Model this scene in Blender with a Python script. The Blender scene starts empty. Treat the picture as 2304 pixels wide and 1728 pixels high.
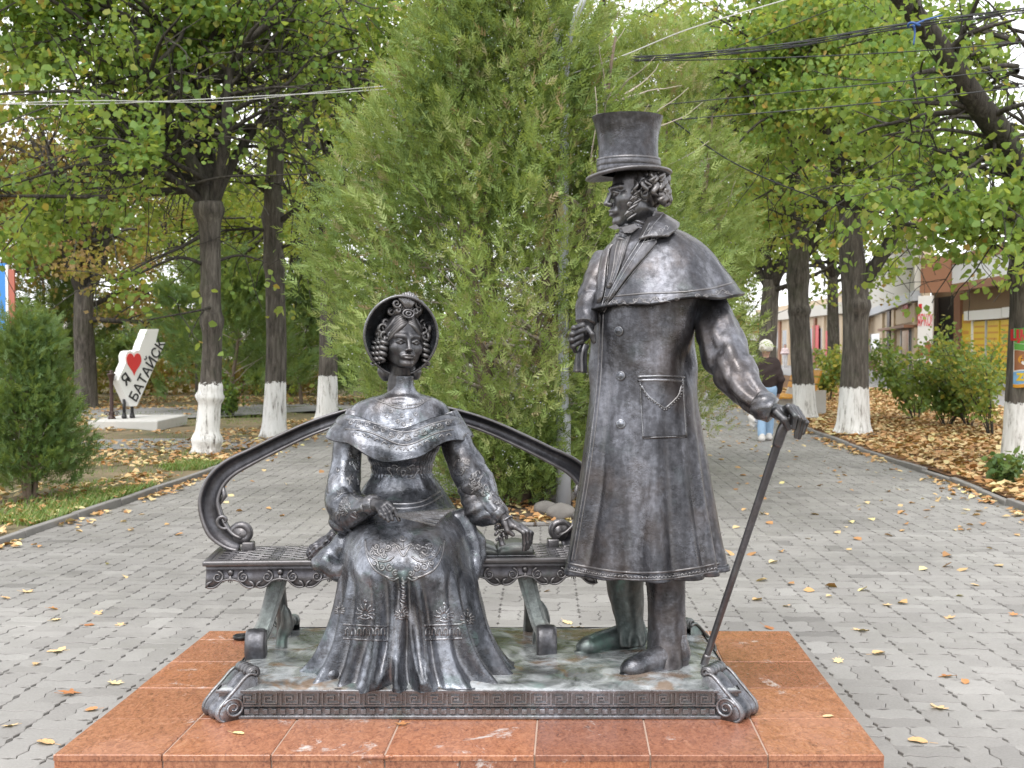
import bpy, bmesh, math, random
import numpy as np
from mathutils import Vector, Matrix, Quaternion
from mathutils.bvhtree import BVHTree

R = math.radians
random.seed(7)
rng = np.random.default_rng(11)
SC = bpy.context.scene
COL = SC.collection

# ------------------------------------------------------------------ camera
CAM_Z, PITCH, FPX = 1.62, R(1.906), 2677.5          # FPX: focal length in photograph pixels (2304 wide)
cam_data = bpy.data.cameras.new('camera')
cam = bpy.data.objects.new('camera', cam_data)
COL.objects.link(cam)
cam.location = (0, 0, CAM_Z)
cam.rotation_euler = (R(90) - PITCH, 0, 0)
cam_data.sensor_width = 36.0
cam_data.lens = FPX / 2304 * 36.0
cam_data.clip_start, cam_data.clip_end = 0.1, 2000
cam_data.dof.use_dof = True
cam_data.dof.focus_distance = 4.85
cam_data.dof.aperture_fstop = 7.1
SC.camera = cam

# ------------------------------------------------------------------ sky, sun, exposure
SUN_EL, SUN_AZ = R(58), R(200)                       # azimuth clockwise from +Y: behind the camera, to the left
world = bpy.data.worlds.new('World')
SC.world = world
world.use_nodes = True
wn = world.node_tree
wn.nodes.clear()
wo = wn.nodes.new('ShaderNodeOutputWorld')
wb = wn.nodes.new('ShaderNodeBackground')
sky = wn.nodes.new('ShaderNodeTexSky')
sky.sky_type = 'NISHITA'
sky.sun_disc = False
sky.sun_elevation = SUN_EL
sky.sun_rotation = SUN_AZ
sky.air_density, sky.dust_density, sky.ozone_density = 1.0, 1.5, 1.0
hs = wn.nodes.new('ShaderNodeHueSaturation')         # overcast: the blue is gone from the sky
hs.inputs['Saturation'].default_value = 0.16
wn.links.new(sky.outputs[0], hs.inputs['Color'])
cl = wn.nodes.new('ShaderNodeTexNoise')                # an even deck of cloud with faint billows drawn over the clear sky
cl.inputs['Scale'].default_value = 2.2
cl.inputs['Detail'].default_value = 5
cr_ = wn.nodes.new('ShaderNodeValToRGB')
cr_.color_ramp.elements[0].position, cr_.color_ramp.elements[0].color = .3, (.78, .79, .82, 1)
cr_.color_ramp.elements[1].position, cr_.color_ramp.elements[1].color = .7, (1, 1, 1, 1)
tcw = wn.nodes.new('ShaderNodeTexCoord')
wn.links.new(tcw.outputs['Generated'], cl.inputs['Vector'])
wn.links.new(cl.outputs['Fac'], cr_.inputs[0])
sc_ = wn.nodes.new('ShaderNodeVectorMath'); sc_.operation = 'SCALE'; sc_.inputs['Scale'].default_value = 7.0
wn.links.new(cr_.outputs[0], sc_.inputs[0])
mxw = wn.nodes.new('ShaderNodeMix'); mxw.data_type = 'RGBA'; mxw.inputs[0].default_value = .62
wn.links.new(hs.outputs[0], mxw.inputs[6]); wn.links.new(sc_.outputs[0], mxw.inputs[7])
wn.links.new(mxw.outputs[2], wb.inputs[0])
wb.inputs[1].default_value = 0.15
wn.links.new(wb.outputs[0], wo.inputs[0])

sun_data = bpy.data.lights.new('sun', 'SUN')
sun_data.energy = 1.1
sun_data.angle = R(40)
sun_data.color = (1.0, 0.97, 0.92)
sun = bpy.data.objects.new('sun', sun_data)
COL.objects.link(sun)
sd = Vector((math.sin(SUN_AZ) * math.cos(SUN_EL), math.cos(SUN_AZ) * math.cos(SUN_EL), math.sin(SUN_EL)))
sun.rotation_euler = (-sd).to_track_quat('-Z', 'Y').to_euler()
sun.location = (0, 0, 30)

SC.view_settings.view_transform = 'Standard'
SC.view_settings.look = 'None'
SC.view_settings.exposure = 1.25
SC.view_settings.gamma = 1.0
SC.view_settings.use_curve_mapping = False
SC.render.engine = 'CYCLES'
SC.cycles.max_bounces = 6
SC.cycles.diffuse_bounces = 3
SC.cycles.glossy_bounces = 3
SC.cycles.transmission_bounces = 4
SC.cycles.transparent_max_bounces = 6
SC.cycles.caustics_reflective = False
SC.cycles.caustics_refractive = False
SC.cycles.use_adaptive_sampling = True
SC.cycles.use_denoising = True
try:
    SC.cycles.denoiser = 'OPENIMAGEDENOISE'
    SC.cycles.denoising_input_passes = 'RGB_ALBEDO_NORMAL'
except Exception:
    pass

# ------------------------------------------------------------------ measuring: photograph pixel -> place
_st, _ct = math.sin(PITCH), math.cos(PITCH)
def ray(sx, sy):
    cx, cy = (sx - 1152) / FPX, (864 - sy) / FPX
    return Vector((cx, _ct + cy * _st, cy * _ct - _st))
def W(sx, sy, Y):
    d = ray(sx, sy)
    return Vector((0, 0, CAM_Z)) + d * (Y / d.y)
def G(sx, sy, z=0.0):
    d = ray(sx, sy)
    return Vector((0, 0, CAM_Z)) + d * ((z - CAM_Z) / d.z)

# ------------------------------------------------------------------ objects
def new_mesh(name, verts, faces, smooth=True):
    me = bpy.data.meshes.new(name)
    v = np.asarray(verts, dtype=np.float32).reshape(-1, 3)
    if isinstance(faces, np.ndarray):
        n, k = faces.shape
        me.vertices.add(len(v)); me.vertices.foreach_set('co', v.ravel())
        me.loops.add(n * k); me.loops.foreach_set('vertex_index', faces.astype(np.int32).ravel())
        me.polygons.add(n)
        me.polygons.foreach_set('loop_start', np.arange(0, n * k, k, dtype=np.int32))
        me.polygons.foreach_set('loop_total', np.full(n, k, dtype=np.int32))
        me.update(calc_edges=True)
    else:
        me.from_pydata(v.tolist(), [], faces)
        me.update()
    if smooth and len(me.polygons):
        me.polygons.foreach_set('use_smooth', np.ones(len(me.polygons), dtype=bool))
    return me
def link(name, me, mat=None, parent=None):
    o = bpy.data.objects.new(name, me)
    COL.objects.link(o)
    if mat is not None and me is not None and len(me.materials) == 0:
        for m in (mat if isinstance(mat, (list, tuple)) else [mat]):
            me.materials.append(m)
    if parent is not None:
        o.parent = parent
    return o
def put(name, vf, mat, parent=None, smooth=True):
    """a mesh in world coordinates, hung under a parent that stands at its base"""
    v, f = vf
    v = np.asarray(v, dtype=np.float64).reshape(-1, 3)
    if parent is not None:
        q = parent
        while '_base' not in q and q.parent is not None: q = q.parent
        v = v - (np.array(q['_base']) if '_base' in q else np.zeros(3))
    return link(name, new_mesh(name, v, f, smooth), mat, parent)
def tag(o, label, cat, group=None):
    o['label'] = label; o['category'] = cat
    if group: o['group'] = group
    return o
def thing(name, label, cat, loc=(0, 0, 0), group=None):
    o = bpy.data.objects.new(name, None)
    COL.objects.link(o)
    o.location = loc
    o.empty_display_size = 0.1
    o['_base'] = [float(c) for c in loc]
    return tag(o, label, cat, group)
def single(name, vf, mat, label, cat, loc, group=None, smooth=True):
    """a thing that is one mesh, with its origin at its base"""
    v, f = vf
    v = np.asarray(v, dtype=np.float64).reshape(-1, 3) - np.array(loc)
    o = link(name, new_mesh(name, v, f, smooth), mat)
    o.location = loc
    return tag(o, label, cat, group)
def structure(name, vf, mat, smooth=False):
    o = link(name, new_mesh(name, vf[0], vf[1], smooth), mat)
    o['kind'] = 'structure'
    return o

# ------------------------------------------------------------------ shapes as (verts, faces)
def joined(parts):
    vs, fs, n = [], [], 0
    parts = [p for p in parts if len(p[0])]
    if not parts: return np.zeros((0, 3)), []
    for v, f in parts:
        v = np.asarray(v, dtype=np.float64).reshape(-1, 3)
        vs.append(v)
        fs += [tuple(int(i) + n for i in q) for q in f]
        n += len(v)
    return np.concatenate(vs), fs
def box(x0, x1, y0, y1, z0, z1, b=0.0):
    if b <= 0:
        v = [(x0,y0,z0),(x1,y0,z0),(x1,y1,z0),(x0,y1,z0),(x0,y0,z1),(x1,y0,z1),(x1,y1,z1),(x0,y1,z1)]
        return np.array(v), [(0,3,2,1),(4,5,6,7),(0,1,5,4),(1,2,6,5),(2,3,7,6),(3,0,4,7)]
    bm = bmesh.new()
    bmesh.ops.create_cube(bm, size=1)
    for q in bm.verts:
        q.co = ((q.co.x + .5) * (x1 - x0) + x0, (q.co.y + .5) * (y1 - y0) + y0, (q.co.z + .5) * (z1 - z0) + z0)
    bmesh.ops.bevel(bm, geom=list(bm.edges), offset=b, segments=2, profile=0.6, affect='EDGES')
    return bm_vf(bm)
def bm_vf(bm):
    bm.verts.index_update()
    v = np.array([q.co[:] for q in bm.verts]); f = [tuple(x.index for x in p.verts) for p in bm.faces]
    bm.free()
    return v, f
def place(vf, loc=(0, 0, 0), rot=(0, 0, 0), scale=(1, 1, 1)):
    from mathutils import Euler
    m = np.array(Euler(rot).to_matrix())
    v = np.asarray(vf[0]).reshape(-1, 3) * np.array(scale)
    return v @ m.T + np.array(loc), vf[1]
def catmull(pts, n):
    """n points along a smooth curve through pts (any dimension)"""
    P = np.asarray(pts, dtype=np.float64)
    m = len(P)
    if m == 2:
        t = np.linspace(0, 1, n)[:, None]
        return P[0] * (1 - t) + P[1] * t
    t = np.linspace(0, m - 1, n)
    i = np.minimum(t.astype(int), m - 2); u = (t - i)[:, None]
    E = np.concatenate([[2 * P[0] - P[1]], P, [2 * P[-1] - P[-2]]])
    a, b, c, d = E[i], E[i + 1], E[i + 2], E[i + 3]
    return 0.5 * ((2 * b) + (c - a) * u + (2 * a - 5 * b + 4 * c - d) * u ** 2 + (3 * b - a - 3 * c + d) * u ** 3)
def resample(P, n):
    P = np.asarray(P, dtype=np.float64)
    s = np.concatenate([[0], np.cumsum(np.linalg.norm(np.diff(P, axis=0), axis=1))])
    t = np.linspace(0, s[-1], n)
    return np.stack([np.interp(t, s, P[:, k]) for k in range(P.shape[1])], axis=1)
def frames(P, up=(0, 0, 1)):
    T = np.gradient(P, axis=0)
    T /= np.linalg.norm(T, axis=1)[:, None] + 1e-12
    u = np.array(up, dtype=np.float64)
    if abs(np.dot(T[0], u)) > 0.95:
        u = np.array((1.0, 0, 0)) if abs(T[0][0]) < .9 else np.array((0, 1.0, 0))
    N = np.zeros_like(P)
    n = u - np.dot(u, T[0]) * T[0]; n /= np.linalg.norm(n); N[0] = n
    for i in range(1, len(P)):
        n = n - np.dot(n, T[i]) * T[i]; n /= np.linalg.norm(n) + 1e-12; N[i] = n
    return T, N, np.cross(T, N)
def grid_faces(nv, nu, wrap=True):
    i = np.arange(nv - 1)[:, None]; j = np.arange(nu if wrap else nu - 1)[None, :]
    a = i * nu + j; b = i * nu + (j + 1) % nu
    return np.stack([a, b, b + nu, a + nu], axis=-1).reshape(-1, 4)
def tube(P, r, seg=8, caps=True, up=(0, 0, 1), flat=1.0, disp=None):
    """swept round tube; r a number or a list along P; flat squashes the binormal axis"""
    P = np.asarray(P, dtype=np.float64); n = len(P)
    r = np.interp(np.linspace(0, 1, n), np.linspace(0, 1, len(r)), r) if np.ndim(r) else np.full(n, r)
    T, N, B = frames(P, up)
    th = np.linspace(0, 2 * np.pi, seg, endpoint=False)
    rr = r[:, None] * np.ones(seg)[None, :]
    if disp is not None:
        rr = rr + disp(np.linspace(0, 1, n)[:, None], th[None, :])
    V = P[:, None, :] + rr[..., None] * (np.cos(th)[None, :, None] * N[:, None, :] + flat * np.sin(th)[None, :, None] * B[:, None, :])
    V = V.reshape(-1, 3)
    F = [tuple(q) for q in grid_faces(n, seg)]
    if caps:
        F.append(tuple(range(seg - 1, -1, -1))); F.append(tuple(range((n - 1) * seg, n * seg)))
    return V, F
def loft(rings, nu=96, nv=None, disp=None, caps=(False, False), th0=0.0, th1=2 * np.pi):
    """rings: (cx, cy, cz, rx, ry, tilt) smoothly joined; disp(v, th) pushes outwards; theta 0 = +x, -pi/2 = towards the camera"""
    nv = nv or len(rings) * 6
    Q = catmull(np.array([tuple(r) + (0,) * (6 - len(r)) for r in rings]), nv)
    wrap = abs(th1 - th0 - 2 * np.pi) < 1e-6
    th = np.linspace(th0, th1, nu, endpoint=not wrap)
    v = np.linspace(0, 1, nv)
    d = disp(v[:, None] * np.ones((1, nu)), th[None, :] * np.ones((nv, 1))) if disp is not None else np.zeros((nv, nu))
    ex, ey = Q[:, 3][:, None], Q[:, 4][:, None]
    c, s = np.cos(th)[None, :], np.sin(th)[None, :]
    nx, ny = c * ey, s * ex
    nl = np.sqrt(nx ** 2 + ny ** 2) + 1e-9
    X = Q[:, 0][:, None] + ex * c + d * nx / nl
    Y = Q[:, 1][:, None] + ey * s + d * ny / nl
    Z = Q[:, 2][:, None] + Q[:, 5][:, None] * s + 0 * X
    V = np.stack([X, Y, Z], axis=-1).reshape(-1, 3)
    F = [tuple(q) for q in grid_faces(nv, nu, wrap)]
    if caps[0]: F.append(tuple(range(nu - 1, -1, -1)))
    if caps[1]: F.append(tuple(range((nv - 1) * nu, nv * nu)))
    return V, F
def solid(vf, t):
    """give an open sheet a real thickness (inwards)"""
    bm = bmesh.new()
    vs = [bm.verts.new(p) for p in np.asarray(vf[0]).tolist()]
    for q in vf[1]:
        try: bm.faces.new([vs[int(i)] for i in q])
        except ValueError: pass
    bmesh.ops.recalc_face_normals(bm, faces=bm.faces)
    bmesh.ops.solidify(bm, geom=list(bm.faces), thickness=t)
    return bm_vf(bm)
def revolve(profile, seg=32, loc=(0, 0, 0)):
    """profile of (radius, height) turned about z"""
    p = np.asarray(profile, dtype=np.float64)
    th = np.linspace(0, 2 * np.pi, seg, endpoint=False)
    V = np.stack([p[:, 0][:, None] * np.cos(th), p[:, 0][:, None] * np.sin(th), p[:, 1][:, None] + 0 * th], axis=-1).reshape(-1, 3)
    F = [tuple(q) for q in grid_faces(len(p), seg)]
    F.append(tuple(range(seg - 1, -1, -1))); F.append(tuple(range((len(p) - 1) * seg, len(p) * seg)))
    return V + np.array(loc), F
def prism(poly, depth, axis='y', at=0.0):
    """flat outline (a, b) pulled to a real thickness; axis y: outline in x-z"""
    n = len(poly)
    if axis == 'y':
        V = [(a, at, b) for a, b in poly] + [(a, at + depth, b) for a, b in poly]
    else:
        V = [(a, b, at) for a, b in poly] + [(a, b, at + depth) for a, b in poly]
    F = [tuple(range(n)), tuple(range(2 * n - 1, n - 1, -1))] + [(i, n + i, n + (i + 1) % n, (i + 1) % n) for i in range(n)]
    return np.array(V), F
def fixn(vf):
    bm = bmesh.new()
    vs = [bm.verts.new(p) for p in np.asarray(vf[0]).tolist()]
    for q in vf[1]:
        try: bm.faces.new([vs[int(i)] for i in q])
        except ValueError: pass
    bmesh.ops.recalc_face_normals(bm, faces=bm.faces)
    return bm_vf(bm)

# ------------------------------------------------------------------ noise
def _hash(ix, iy, iz, seed):
    h = (ix.astype(np.int64) * 374761393 + iy.astype(np.int64) * 668265263 + iz.astype(np.int64) * 2147483647 + seed * 1274126177) & 0xFFFFFFFF
    h = ((h ^ (h >> 13)) * 1274126177) & 0xFFFFFFFF
    return ((h ^ (h >> 16)) & 0xFFFF) / 65535.0
def noise3(x, y, z, seed=0):
    x, y, z = np.broadcast_arrays(np.asarray(x, float), np.asarray(y, float), np.asarray(z, float))
    ix, iy, iz = np.floor(x), np.floor(y), np.floor(z)
    fx, fy, fz = x - ix, y - iy, z - iz
    fx, fy, fz = [t * t * (3 - 2 * t) for t in (fx, fy, fz)]
    out = 0
    for a in (0, 1):
        for b in (0, 1):
            for c in (0, 1):
                w = (fx if a else 1 - fx) * (fy if b else 1 - fy) * (fz if c else 1 - fz)
                out = out + w * _hash(ix + a, iy + b, iz + c, seed)
    return out * 2 - 1
def fbm(x, y, z, seed=0, oct=3):
    s, a = 0, 1.0
    for k in range(oct):
        s = s + a * noise3(x * 2 ** k, y * 2 ** k, z * 2 ** k, seed + k); a *= .5
    return s
def roughen(vf, amp, freq, seed=0, oct=3, stretch=(1, 1, 1)):
    v = np.asarray(vf[0], float).reshape(-1, 3)
    s = np.array(stretch)
    me = new_mesh('tmp', v, vf[1])
    n = np.zeros(len(v) * 3, dtype=np.float32); me.vertices.foreach_get('normal', n); n = n.reshape(-1, 3)
    bpy.data.meshes.remove(me)
    q = v * freq * s
    return v + n * (amp * fbm(q[:, 0], q[:, 1], q[:, 2], seed, oct))[:, None], vf[1]

# ------------------------------------------------------------------ sculpting with distance fields
def smin(a, b, k):
    h = np.clip(0.5 + 0.5 * (b - a) / k, 0, 1)
    return b * (1 - h) + a * h - k * h * (1 - h)
def smax(a, b, k):
    return -smin(-a, -b, k)
def d_ell(P, c, r):
    r = np.array(r); q = (P - np.array(c)) / r
    k0 = np.linalg.norm(q, axis=-1); k1 = np.linalg.norm(q / r, axis=-1) + 1e-9
    return k0 * (k0 - 1) / k1
def d_cap(P, a, b, ra, rb=None):
    rb = ra if rb is None else rb
    a = np.array(a, float); b = np.array(b, float)
    ab = b - a
    t = np.clip(((P - a) @ ab) / (ab @ ab + 1e-12), 0, 1)
    return np.linalg.norm(P - a - t[..., None] * ab, axis=-1) - (ra + (rb - ra) * t)
def d_chain(P, pts, rad, k=0.004):
    d = None
    for i in range(len(pts) - 1):
        e = d_cap(P, pts[i], pts[i + 1], rad[i], rad[i + 1])
        d = e if d is None else smin(d, e, k)
    return d
def sdf_mesh(fn, lo, hi, h):
    """surface of fn = 0 by surface nets"""
    lo, hi = np.array(lo, float), np.array(hi, float)
    n = np.ceil((hi - lo) / h).astype(int) + 1
    ax = [lo[i] + h * np.arange(n[i]) for i in range(3)]
    P = np.stack(np.meshgrid(*ax, indexing='ij'), axis=-1)
    D = fn(P.reshape(-1, 3)).reshape(n)
    S = D < 0
    cells = np.zeros(n - 1, dtype=np.int8)
    acc = np.zeros(tuple(n - 1) + (3,)); cnt = np.zeros(tuple(n - 1))
    sl = lambda o: tuple(slice(o[i], o[i] + n[i] - 1) for i in range(3))
    corners = [(a, b, c) for a in (0, 1) for b in (0, 1) for c in (0, 1)]
    for o in corners:
        for axn in range(3):
            if o[axn] == 1: continue
            o2 = list(o); o2[axn] = 1
            d0, d1 = D[sl(o)], D[sl(o2)]
            m = (d0 < 0) != (d1 < 0)
            t = np.where(m, d0 / np.where(m, d0 - d1, 1), 0)
            q = [np.full(t.shape, float(o[k])) for k in range(3)]
            q[axn] = t
            for k in range(3): acc[..., k] += np.where(m, q[k], 0)
            cnt += m
    act = cnt > 0
    idx = -np.ones(act.shape, dtype=np.int64); idx[act] = np.arange(act.sum())
    cell = np.argwhere(act)
    V = lo + h * (cell + acc[act] / cnt[act][:, None])
    F = []
    for axn in range(3):
        b, c = [(1, 2), (2, 0), (0, 1)][axn]
        s0 = [slice(1, n[i] - 1) for i in range(3)]; s0[axn] = slice(0, n[axn] - 1)
        s1 = list(s0); s1[axn] = slice(1, n[axn])
        A, Bq = S[tuple(s0)], S[tuple(s1)]
        e = np.argwhere(A != Bq)
        if len(e) == 0: continue
        flip = A[tuple(e.T)]
        e = e + np.array([0 if i == axn else 1 for i in range(3)])
        def cid(db, dc):
            q = e.copy(); q[:, b] -= db; q[:, c] -= dc
            return idx[tuple(q.T)]
        quad = np.stack([cid(1, 1), cid(0, 1), cid(0, 0), cid(1, 0)], axis=-1)
        quad[~flip] = quad[~flip][:, ::-1]
        F.append(quad)
    F = np.concatenate(F)
    F = F[(F >= 0).all(axis=1)]
    return V, [tuple(q) for q in F.tolist()]

# ------------------------------------------------------------------ drawing on built surfaces (relief, embroidery, seams)
def bvh_of(*vfs):
    v, f = joined(vfs)
    return BVHTree.FromPolygons([tuple(p) for p in v.tolist()], [tuple(int(i) for i in q) for q in f])
def cast(bvh, sx, sy, lift=0.0):
    d = ray(sx, sy).normalized()
    hit = bvh.ray_cast(Vector((0, 0, CAM_Z)), d)
    if hit[0] is None: return None
    n = hit[1] if hit[1].dot(d) < 0 else -hit[1]
    return hit[0] + n * lift
def relief(bvh, lines, r=0.004, seg=6, lift=None, taper=False, step=5.0, flat=1.0):
    """raised lines that lie on a surface: each line is a list of photograph pixels"""
    out = []
    lift = -.30 * r if lift is None else lift                                  # half sunk, as cast in one with the surface
    for ln in lines:
        ln = np.asarray(ln, float)
        L = np.linalg.norm(np.diff(ln, axis=0), axis=1).sum()
        q = catmull(ln, max(3, int(L / step) + 2)) if len(ln) > 2 else resample(ln, max(3, int(L / step) + 2))
        pts = [p for p in (cast(bvh, a, b, lift) for a, b in q) if p is not None]
        if len(pts) < 3: continue
        P = np.array([p[:] for p in pts])
        k = np.linalg.norm(np.diff(P, axis=0), axis=1)
        if k.max() > 0.12: continue
        if len(P) > 4:
            P[1:-1] = .25 * P[:-2] + .5 * P[1:-1] + .25 * P[2:]
        out.append(tube(P, [r * .3, r, r, r * .3] if taper else r, seg))
    return joined(out)
def spiral(cx, cy, r, turns=1.5, a0=0.0, sgn=1, n=16, squash=1.0):
    t = np.linspace(0, 1, n)
    a = a0 + sgn * t * turns * 2 * np.pi
    rr = r * (1 - .85 * t)
    return np.stack([cx + rr * np.cos(a), cy + squash * rr * np.sin(a)], axis=1)
# ------------------------------------------------------------------ materials
class NT:
    def __init__(s, name):
        s.m = bpy.data.materials.new(name); s.m.use_nodes = True
        s.t = s.m.node_tree; s.t.nodes.clear()
        s.out = s.t.nodes.new('ShaderNodeOutputMaterial')
        s._tc = None
    def n(s, kind, **kw):
        x = s.t.nodes.new(kind)
        for k, v in kw.items(): setattr(x, k, v)
        return x
    def l(s, a, b): s.t.links.new(a, b)
    def coord(s, which='Object'):
        if s._tc is None: s._tc = s.n('ShaderNodeTexCoord')
        return s._tc.outputs[which]
    def pos(s):
        return s.n('ShaderNodeNewGeometry').outputs['Position']
    def noise(s, scale, detail=4, rough=.55, vec=None, stretch=None, dist=0.0):
        x = s.n('ShaderNodeTexNoise')
        x.inputs['Scale'].default_value = scale; x.inputs['Detail'].default_value = detail
        x.inputs['Roughness'].default_value = rough; x.inputs['Distortion'].default_value = dist
        v = vec if vec is not None else s.coord()
        if stretch:
            mp = s.n('ShaderNodeMapping'); mp.inputs['Scale'].default_value = stretch
            s.l(v, mp.inputs[0]); v = mp.outputs[0]
        s.l(v, x.inputs['Vector'])
        return x.outputs['Fac']
    def ramp(s, fac, stops, interp='LINEAR'):
        x = s.n('ShaderNodeValToRGB'); x.color_ramp.interpolation = interp
        e = x.color_ramp.elements
        while len(e) > 1: e.remove(e[-1])
        for i, (p, c) in enumerate(stops):
            k = e[0] if i == 0 else e.new(p)
            k.position = p; k.color = (c, c, c, 1) if not hasattr(c, '__len__') else (*c, 1)
        s.l(fac, x.inputs[0])
        return x.outputs[0]
    def mix(s, fac, a, b, mode='MIX'):
        x = s.n('ShaderNodeMix', data_type='RGBA', blend_type=mode)
        for sock, v in ((x.inputs[0], fac), (x.inputs[6], a), (x.inputs[7], b)):
            if hasattr(v, 'links') or hasattr(v, 'is_linked'): s.l(v, sock)
            elif hasattr(v, '__len__'): sock.default_value = (*v, 1)
            else: sock.default_value = v if sock == x.inputs[0] else (v, v, v, 1)
        return x.outputs[2]
    def math(s, op, a, b=0.0, c=0.0):
        x = s.n('ShaderNodeMath', operation=op)
        for sock, v in zip(x.inputs, (a, b, c)):
            if hasattr(v, 'is_linked'): s.l(v, sock)
            else: sock.default_value = v
        return x.outputs[0]
    def bump(s, h, strength=.3, dist=.01, normal=None):
        x = s.n('ShaderNodeBump'); x.inputs['Strength'].default_value = strength; x.inputs['Distance'].default_value = dist
        s.l(h, x.inputs['Height'])
        if normal is not None: s.l(normal, x.inputs['Normal'])
        return x.outputs[0]
    def bsdf(s, color, rough=.6, metal=0.0, normal=None, spec=.5, **kw):
        x = s.n('ShaderNodeBsdfPrincipled')
        for sock, v in (('Base Color', color), ('Roughness', rough), ('Metallic', metal)):
            if hasattr(v, 'is_linked'): s.l(v, x.inputs[sock])
            else: x.inputs[sock].default_value = (*v, 1) if hasattr(v, '__len__') else v
        x.inputs['Specular IOR Level'].default_value = spec
        for k, v in kw.items(): x.inputs[k].default_value = v
        if normal is not None: s.l(normal, x.inputs['Normal'])
        s.l(x.outputs[0], s.out.inputs[0])
        return x
M = {}
def simple(name, color, rough=.6, metal=0.0, var=.15, scale=12, bump=.0, spec=.5):
    t = NT(name)
    f = t.noise(scale, 5)
    c = t.mix(f, [x * (1 - var) for x in color], [min(1, x * (1 + var)) for x in color])
    nm = t.bump(t.noise(scale * 6, 4), bump, .005) if bump else None
    t.bsdf(c, rough, metal, nm, spec)
    M[name] = t.m
    return t.m

def bronze(name, dark=(.028, .028, .032), mid=(.078, .079, .090), light=(.205, .210, .240), green=.12, rough=(.25, .45), warm=.30, grain=.25):
    """cast bronze: brown-black skin, grey-blue weathering, worn ridges, some verdigris"""
    t = NT(name)
    p = t.pos()
    big = t.noise(5.5, 5, .6, p, stretch=(1, 1, .45))
    fine = t.noise(45, 6, .65, p)
    streak = t.noise(30, 4, .6, p, stretch=(1, 1, .12))
    a = t.math('ADD', t.math('MULTIPLY', big, .6), t.math('ADD', t.math('MULTIPLY', fine, .28), t.math('MULTIPLY', streak, .18)))
    base = t.ramp(a, [(.42, dark), (.54, mid), (.67, light)])
    br = t.ramp(t.noise(4.0, 4, .6, p), [(.48, 0.0), (.66, warm)])
    base = t.mix(br, base, (.115, .080, .058))
    gr = t.ramp(t.noise(7.0, 6, .68, p), [(.56, 0.0), (.66, green)])
    base = t.mix(gr, base, (.10, .185, .155))
    geo = t.n('ShaderNodeNewGeometry')
    pt = t.ramp(geo.outputs['Pointiness'], [(.505, 0.0), (.58, .34)])
    cav = t.ramp(geo.outputs['Pointiness'], [(.42, .55), (.49, 0.0)])            # colour darkened towards black in the hollows
    base = t.mix(cav, base, (.022, .024, .026))
    base = t.mix(pt, base, (.30, .285, .28))
    rg = t.ramp(t.noise(9, 5, .6, p), [(.35, rough[0]), (.7, rough[1])])
    nm = t.bump(t.noise(160, 5, .6, p), grain, .004)
    nm = t.bump(t.noise(28, 4, .6, p), grain * .8, .012, nm)
    t.bsdf(base, rg, .72, nm)
    M[name] = t.m
bronze('bronze_coat', green=.05)
bronze('bronze_dress', dark=(.034, .037, .043), mid=(.120, .127, .146), light=(.34, .36, .41), green=.28, rough=(.16, .36), grain=.32)
bronze('bronze_skin', mid=(.082, .082, .088), light=(.17, .172, .188), green=.08, rough=(.28, .42), grain=.08, warm=.25)
bronze('bronze_bench', dark=(.028, .027, .032), mid=(.064, .062, .072), light=(.14, .14, .157), green=.10, rough=(.28, .45), grain=.15, warm=.15)
bronze('bronze_green', dark=(.034, .042, .042), mid=(.088, .106, .103), light=(.19, .22, .215), green=.55, rough=(.34, .55), grain=.3)

def wet_bronze():
    t = NT('bronze_base_top')
    p = t.pos()
    a = t.noise(6, 6, .62, p, dist=.8)
    base = t.ramp(a, [(.35, (.07, .075, .075)), (.48, (.25, .265, .268)), (.60, (.50, .52, .535))])
    rust = t.ramp(t.noise(5, 5, .6, p, dist=.5), [(.52, 0.0), (.61, .75)])
    base = t.mix(rust, base, (.19, .105, .045))
    gr = t.ramp(t.noise(11, 5, .6, p), [(.58, 0.0), (.72, .45)])
    base = t.mix(gr, base, (.10, .20, .17))
    wet = t.ramp(t.noise(4.2, 4, .55, p, dist=.4), [(.46, 0.06), (.60, .30)])
    nm = t.bump(t.noise(38, 5, .6, p), .35, .008)
    t.bsdf(base, wet, .30, nm, .8)
    M['bronze_base_top'] = t.m
wet_bronze()

def granite():
    t = NT('red_granite')
    p = t.pos()
    inf = t.n('ShaderNodeObjectInfo')
    st = t.noise(26, 6, .7, p, stretch=(1.6, .8, 1), dist=1.4)
    c = t.ramp(st, [(.30, (.125, .050, .028)), (.43, (.29, .118, .062)), (.55, (.41, .178, .092)), (.66, (.49, .245, .140)), (.78, (.59, .38, .26))])
    c2 = t.ramp(t.noise(120, 3, .6, p), [(.38, (.07, .032, .025)), (.52, (.34, .16, .105))])
    c = t.mix(.32, c, c2)
    tint = t.ramp(inf.outputs['Random'], [(0, (.66, .60, .66)), (.35, (.88, .84, .86)), (.7, (1, 1, 1)), (1, (1.0, .88, .78))])
    c = t.mix(.9, c, tint, 'MULTIPLY')
    lime = t.ramp(t.noise(4.2, 7, .78, p, dist=.5), [(.60, 0.0), (.67, .75)])
    c = t.mix(lime, c, (.62, .60, .58))
    r = t.ramp(t.noise(3.0, 5, .6, p), [(.46, .06), (.62, .34)])
    nm = t.bump(t.noise(40, 5, .65, p, stretch=(1.6, .8, 1), dist=1.2), .35, .004)
    t.bsdf(c, r, 0, nm, .55)
    M['red_granite'] = t.m
granite()

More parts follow.
